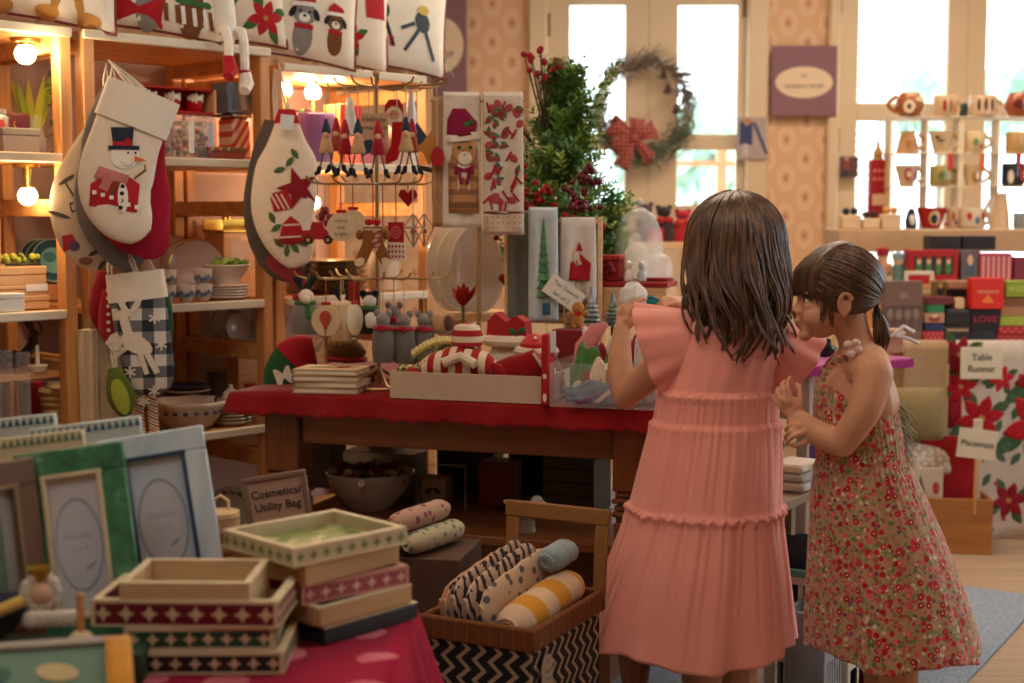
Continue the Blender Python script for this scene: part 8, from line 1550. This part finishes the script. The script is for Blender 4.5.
# what she holds
wp = thing('white_pouch', 'crumpled white tissue bundle held up in the taller girl\'s fingers', 'bundle', Q(633, 298, .215)); m = MB(FAB('#e4ddd6')); rr2 = random.Random(8)
m.grid(lambda u, v: Vector((.031 * math.sin(PI * (v * .96 + .02)) * math.cos(2 * PI * u), .026 * math.sin(PI * (v * .96 + .02)) * math.sin(2 * PI * u), .034 * math.cos(PI * (v * .96 + .02)))) * (1 + .07 * math.sin(5 * 2 * PI * u + 9 * v) + .05 * math.sin(23 * v + 12 * u)), 36, 20, True).build('tissue', wp)
th_ = thing('teal_pouch', 'small teal felt pouch between the taller girl\'s hands', 'pouch', Q(650, 309, .235), .3); MB(FAB('#1f7a80')).ball((0, 0, 0), (.030, .014, .024), 14).tube([(-.02, 0, .016), (0, 0, .026), (.02, 0, .016)], .006, 7).build('pouch', th_)
# --- younger girl in profile
KY = 2.74; K = lambda x, y, dy=0: P(x, y, KY + dy)
m = MB(); H2 = Matrix.Translation(K(836, 298, .0)) @ Matrix.Rotation(-PI / 2 - .10, 4, 'Z') @ Matrix.Rotation(.05, 4, 'X'); f2 = head(m, H2, .875)
limb(m, [K(848, 318, .0), K(855, 340, .0), K(860, 358, .0)], [.036, .033, .042])
limb(m, [K(860, 368, .0), K(858, 400, .0), K(858, 440, .0), K(862, 470, 0), K(864, 500, 0)], [.058, .080, .074, .078, .075])
limb(m, [K(872, 372, -.085), K(862, 366, .0), K(848, 370, .09)], [.037, .052, .037])
limb(m, [K(874, 374, -.09), K(864, 410, -.105), K(842, 443, -.085)], [.037, .032, .027]); limb(m, [K(842, 443, -.085), K(818, 433, -.05), K(796, 416, -.02)], [.027, .025, .017])
hand(m, K(797, 417, -.02), (-.62, .10, .80), (-.55, -.80, -.15), -1, .55, .90)
limb(m, [K(848, 372, .095), K(838, 410, .10), K(838, 438, .07)], [.036, .030, .026]); limb(m, [K(838, 438, .07), K(828, 434, .01), K(816, 428, -.04)], [.026, .022, .016])
hand(m, K(818, 428, -.035), (-1, -.28, .12), (-.05, -.75, .65), 1, .72, .88)
for px, dy in ((897, -.05), (884, .05)):
    p = K(px, 640, dy); limb(m, [(p.x - .03, p.y, .58), (p.x - .005, p.y, .44), (p.x, p.y, .30), (p.x + .012, p.y, .21), (p.x, p.y, .06)], [.070, .054, .042, .041, .026]); limb(m, [(p.x + .005, p.y, .04), (p.x - .05, p.y, .034), (p.x - .10, p.y, .026)], [.030, .028, .020])
g2 = remeshed('person', m, .0027, 5, SKIN); tag(g2, 'younger girl in profile with bangs and ponytail, wearing a red floral sundress', 'person'); face_bits(g2, H2, .875, f2)
FL = N('floral_cotton'); fv = FL.vor(70); fv2 = FL.vor(105, FL.map((1, 1, 1), (.5, .3, .2))); bg = FL.ramp(FL.noise(75, detail=3), [(.34, '#5f6e3c'), (.46, '#a89a6a'), (.56, '#c48a74'), (.68, '#6d7d48')]); cid = FL.xyz(fv[1])[0]
c1 = FL.mix(FL.m2('LESS_THAN', fv2[0], .42), bg, FL.ramp(FL.xyz(fv2[1])[1], [(0, '#c04852'), (.3, '#d07a78'), (.55, '#7d8a50'), (.7, '#d8c4a4'), (.85, '#7a4468')], True)); c2 = FL.mix(FL.m2('MULTIPLY', FL.m2('LESS_THAN', fv[0], .45), FL.m2('GREATER_THAN', cid, .28)), c1, FL.ramp(cid, [(0, '#b01a2a'), (.55, '#c4283a'), (.8, '#d8606a')], True)); c3 = FL.mix(FL.m2('MULTIPLY', FL.m2('LESS_THAN', fv[0], .13), FL.m2('GREATER_THAN', cid, .30)), c2, '#e6cfa0')
FLM = FL.end(c3, .85, 0, .2, .3)
S2 = KY / FPX
def kring(y, cx, hw, dep): return (K(cx, y), hw * S2, dep)
KG = [kring(404, 857, 42, .088), kring(420, 857, 43, .090), kring(440, 860, 44, .090), kring(460, 862, 45, .090), kring(466, 862, 47, .094), kring(474, 864, 50, .098), kring(500, 869, 57, .110), kring(540, 877, 66, .128), kring(580, 884, 74, .144), kring(620, 890, 81, .158), kring(646, 894, 85, .166)]
def kf(th, j):
    front = max(0, -math.cos(th)); big = .55 * math.sin(6 * th + 1.0) + .4 * math.sin(10 * th + .3 + .2 * j) + .25 * math.sin(17 * th); fine = .012 * math.sin(52 * th)
    if j < 3.5: return 1 + fine * .6 * (j > .3), (.052 * front ** .8 - .012 * (1 - front)) * max(0, 1 - j / 1.6)
    t = min(1, (j - 3.5) / 5); return 1 + fine * (1 - t) + .075 * t * big, .008 * t * math.sin(4 * th)
kd = MB(FLM).grid(loft(KG, 240, kf), 240, 90, True).build('dress', g2, sharp=180, solid=.002)
for y0, y1, dy in ((378, 352, -.052), (372, 350, .05)):
    m = MB(FLM); pts = [K(822, y0, dy), K(832, (y0 + y1) / 2 - 2, dy * 1.1), K(848, y1 + 4, dy * .9), K(862, y1 - 2, dy * .3)]
    cp = crom([tuple(p) for p in pts], 6); m.tube(cp, .005, 7, flat=((0, 1, 0), .5))
    for i, c in enumerate(cp): m.ball(Vector(c) + Vector((0, -.003, .0025 * (-1) ** i)), (.005, .003, .007), 8, (0, .5 * (-1) ** i, 0))
    m.build('strap', kd)
m = MB(FAB('#e6c4ba'))
for d in ((-.015, -.03, .01), (.02, -.03, -.005), (-.005, -.035, -.018), (.012, -.03, .015)): m.ball(K(850, 347, -.055) + Vector(d) * .6, (.010, .005, .008), 8, (0, d[0] * 40, 0))
m.build('neck_bow', kd)
m = MB(FAB('#a3a892'))
for i in range(16): a = i / 15; p0 = K(899 + 2 * math.sin(i * 2), 404 + 3 * i, -.03); m.tube([p0, p0 + Vector((.012 + .008 * math.sin(i), -.01, -.012)), p0 + Vector((.024 + .012 * math.sin(i * 1.7), -.012, -.034))], [.003, .0025, .001], 5)
m.build('frill', kd)
# hair: cap, bangs, side locks, ponytail
hm = MB(HAIR); rr = random.Random(77); k2 = .955; hp = lambda x, y, z: f2(x, y, z); TAIL = Vector((0, .086, -.036))
def onskull(d, o=1.0): d = Vector(d).normalized(); return Vector((d.x * .073 * o, .014 + d.y * .089 * o, .036 + d.z * .079 * o))
def slerp(a, b, t): return (Vector(a).normalized() * (1 - t) + Vector(b).normalized() * t).normalized()
for i in range(430):                         # swept back to the ponytail
    s = rr.choice((-1, 1)); a = rr.uniform(-.9, 1.35); d0 = (s * rr.uniform(.15, 1) * math.cos(a * .5), -.45 + .5 * rr.random(), math.sin(a) + .35); d1 = (s * .06, .95, -.55); o = rr.uniform(1.0, 1.05); pts = [hp(*onskull(slerp(d0, d1, t / 12), o)) for t in range(12)] + [hp(TAIL.x + s * .004, TAIL.y - .004, TAIL.z)]; strands(hm, [(pts, rr.uniform(.0018, .0034), .0025)])
for i in range(190):                         # bangs
    x = rr.uniform(-1.25, 1.25); d0 = (x * .22, .10 + rr.uniform(-.2, .15), 1); d1 = (x * .85, -1, .30); zend = rr.uniform(.010, .024) - .010 * abs(x); o = rr.uniform(1.02, 1.08); pts = [hp(*onskull(slerp(d0, d1, t / 9), o)) for t in range(10)]; q = onskull(d1, o)
    fw = .0135 * max(0, 1 - abs(x) * .7)
    pts = pts[:6] + [p_ + (hp(0, -1, 0) - hp(0, 0, 0)) * fw * g_ for p_, g_ in zip(pts[6:], (.3, .55, .8, 1))] + [hp(q.x, q.y - fw - .002 * t, q.z - (q.z - zend) * t) for t in (.35, .7, 1.0)]; strands(hm, [(pts, rr.uniform(.0034, .005), .0010)])
for i in range(90):                          # temples
    s = rr.choice((-1, 1)); d1 = (s, -rr.uniform(.25, 1.0), .22); o = rr.uniform(1.0, 1.05); q = onskull(d1, o); zend = rr.uniform(-.012, .012); pts = [hp(*onskull(slerp((s * .22, .05, 1), d1, t / 8), o)) for t in range(9)]
    strands(hm, [(pts + [hp(q.x * .99, q.y, q.z - (q.z - zend) * t) for t in (.4, .75, 1)], .0034, .0006)])
for i in range(44):                          # loose locks before the ear
    s = rr.choice((-1, 1)); y = rr.uniform(-.040, -.012); zz = rr.uniform(-.060, -.025); d1 = (s, y * 9, .25); o = rr.uniform(1.0, 1.04); q = onskull(d1, o); pts = [hp(*onskull(slerp((s * .25, 0, 1), d1, t / 7), o)) for t in range(8)]
    strands(hm, [(pts + [hp(q.x * .97, y, .02), hp(q.x * .95, y + rr.uniform(-.004, .004), -.01), hp(q.x * .90, y + rr.uniform(-.008, .004), zz)], .0032, .0006)])
for i in range(60):                          # ponytail
    a = rr.uniform(0, 6.28); r = .009 + .010 * rr.random(); L = rr.uniform(.075, .115); pts = [hp(TAIL.x + r * math.cos(a) * (.4 + math.sin(PI * t / 9) * .8), TAIL.y + .010 * math.sin(PI * t / 9) - .004 * t / 9 + r * math.sin(a) * (.4 + math.sin(PI * t / 9) * .6), TAIL.z - L * t / 9) for t in range(10)]; strands(hm, [(pts, .0042, .0008)])
vs = []
def capf(u, v):
    th = 2 * PI * u; lim = 1.92 if math.sin(th) > -.15 else 1.92 - 1.05 * min(1, (-math.sin(th) - .15) / .5); a = v * lim; return hp(*onskull((math.sin(a) * math.cos(th), math.sin(a) * math.sin(th), math.cos(a)), 1.005))
hm.grid(capf, 48, 14, True); hm.build('hair', g2, sharp=180)
MB(FAB('#3a4a50')).tube([hp(TAIL.x + .013 * math.cos(a * .5236), TAIL.y + .004, TAIL.z - .004 + .013 * math.sin(a * .5236)) for a in range(12)], .004, 6, True).build('hair_tie', g2)
p = K(897, 640, -.05); p2 = K(884, 640, .05); shoes(g2, [(p.x - .03, p.y, -PI / 2), (p2.x - .03, p2.y, -PI / 2)], 0)
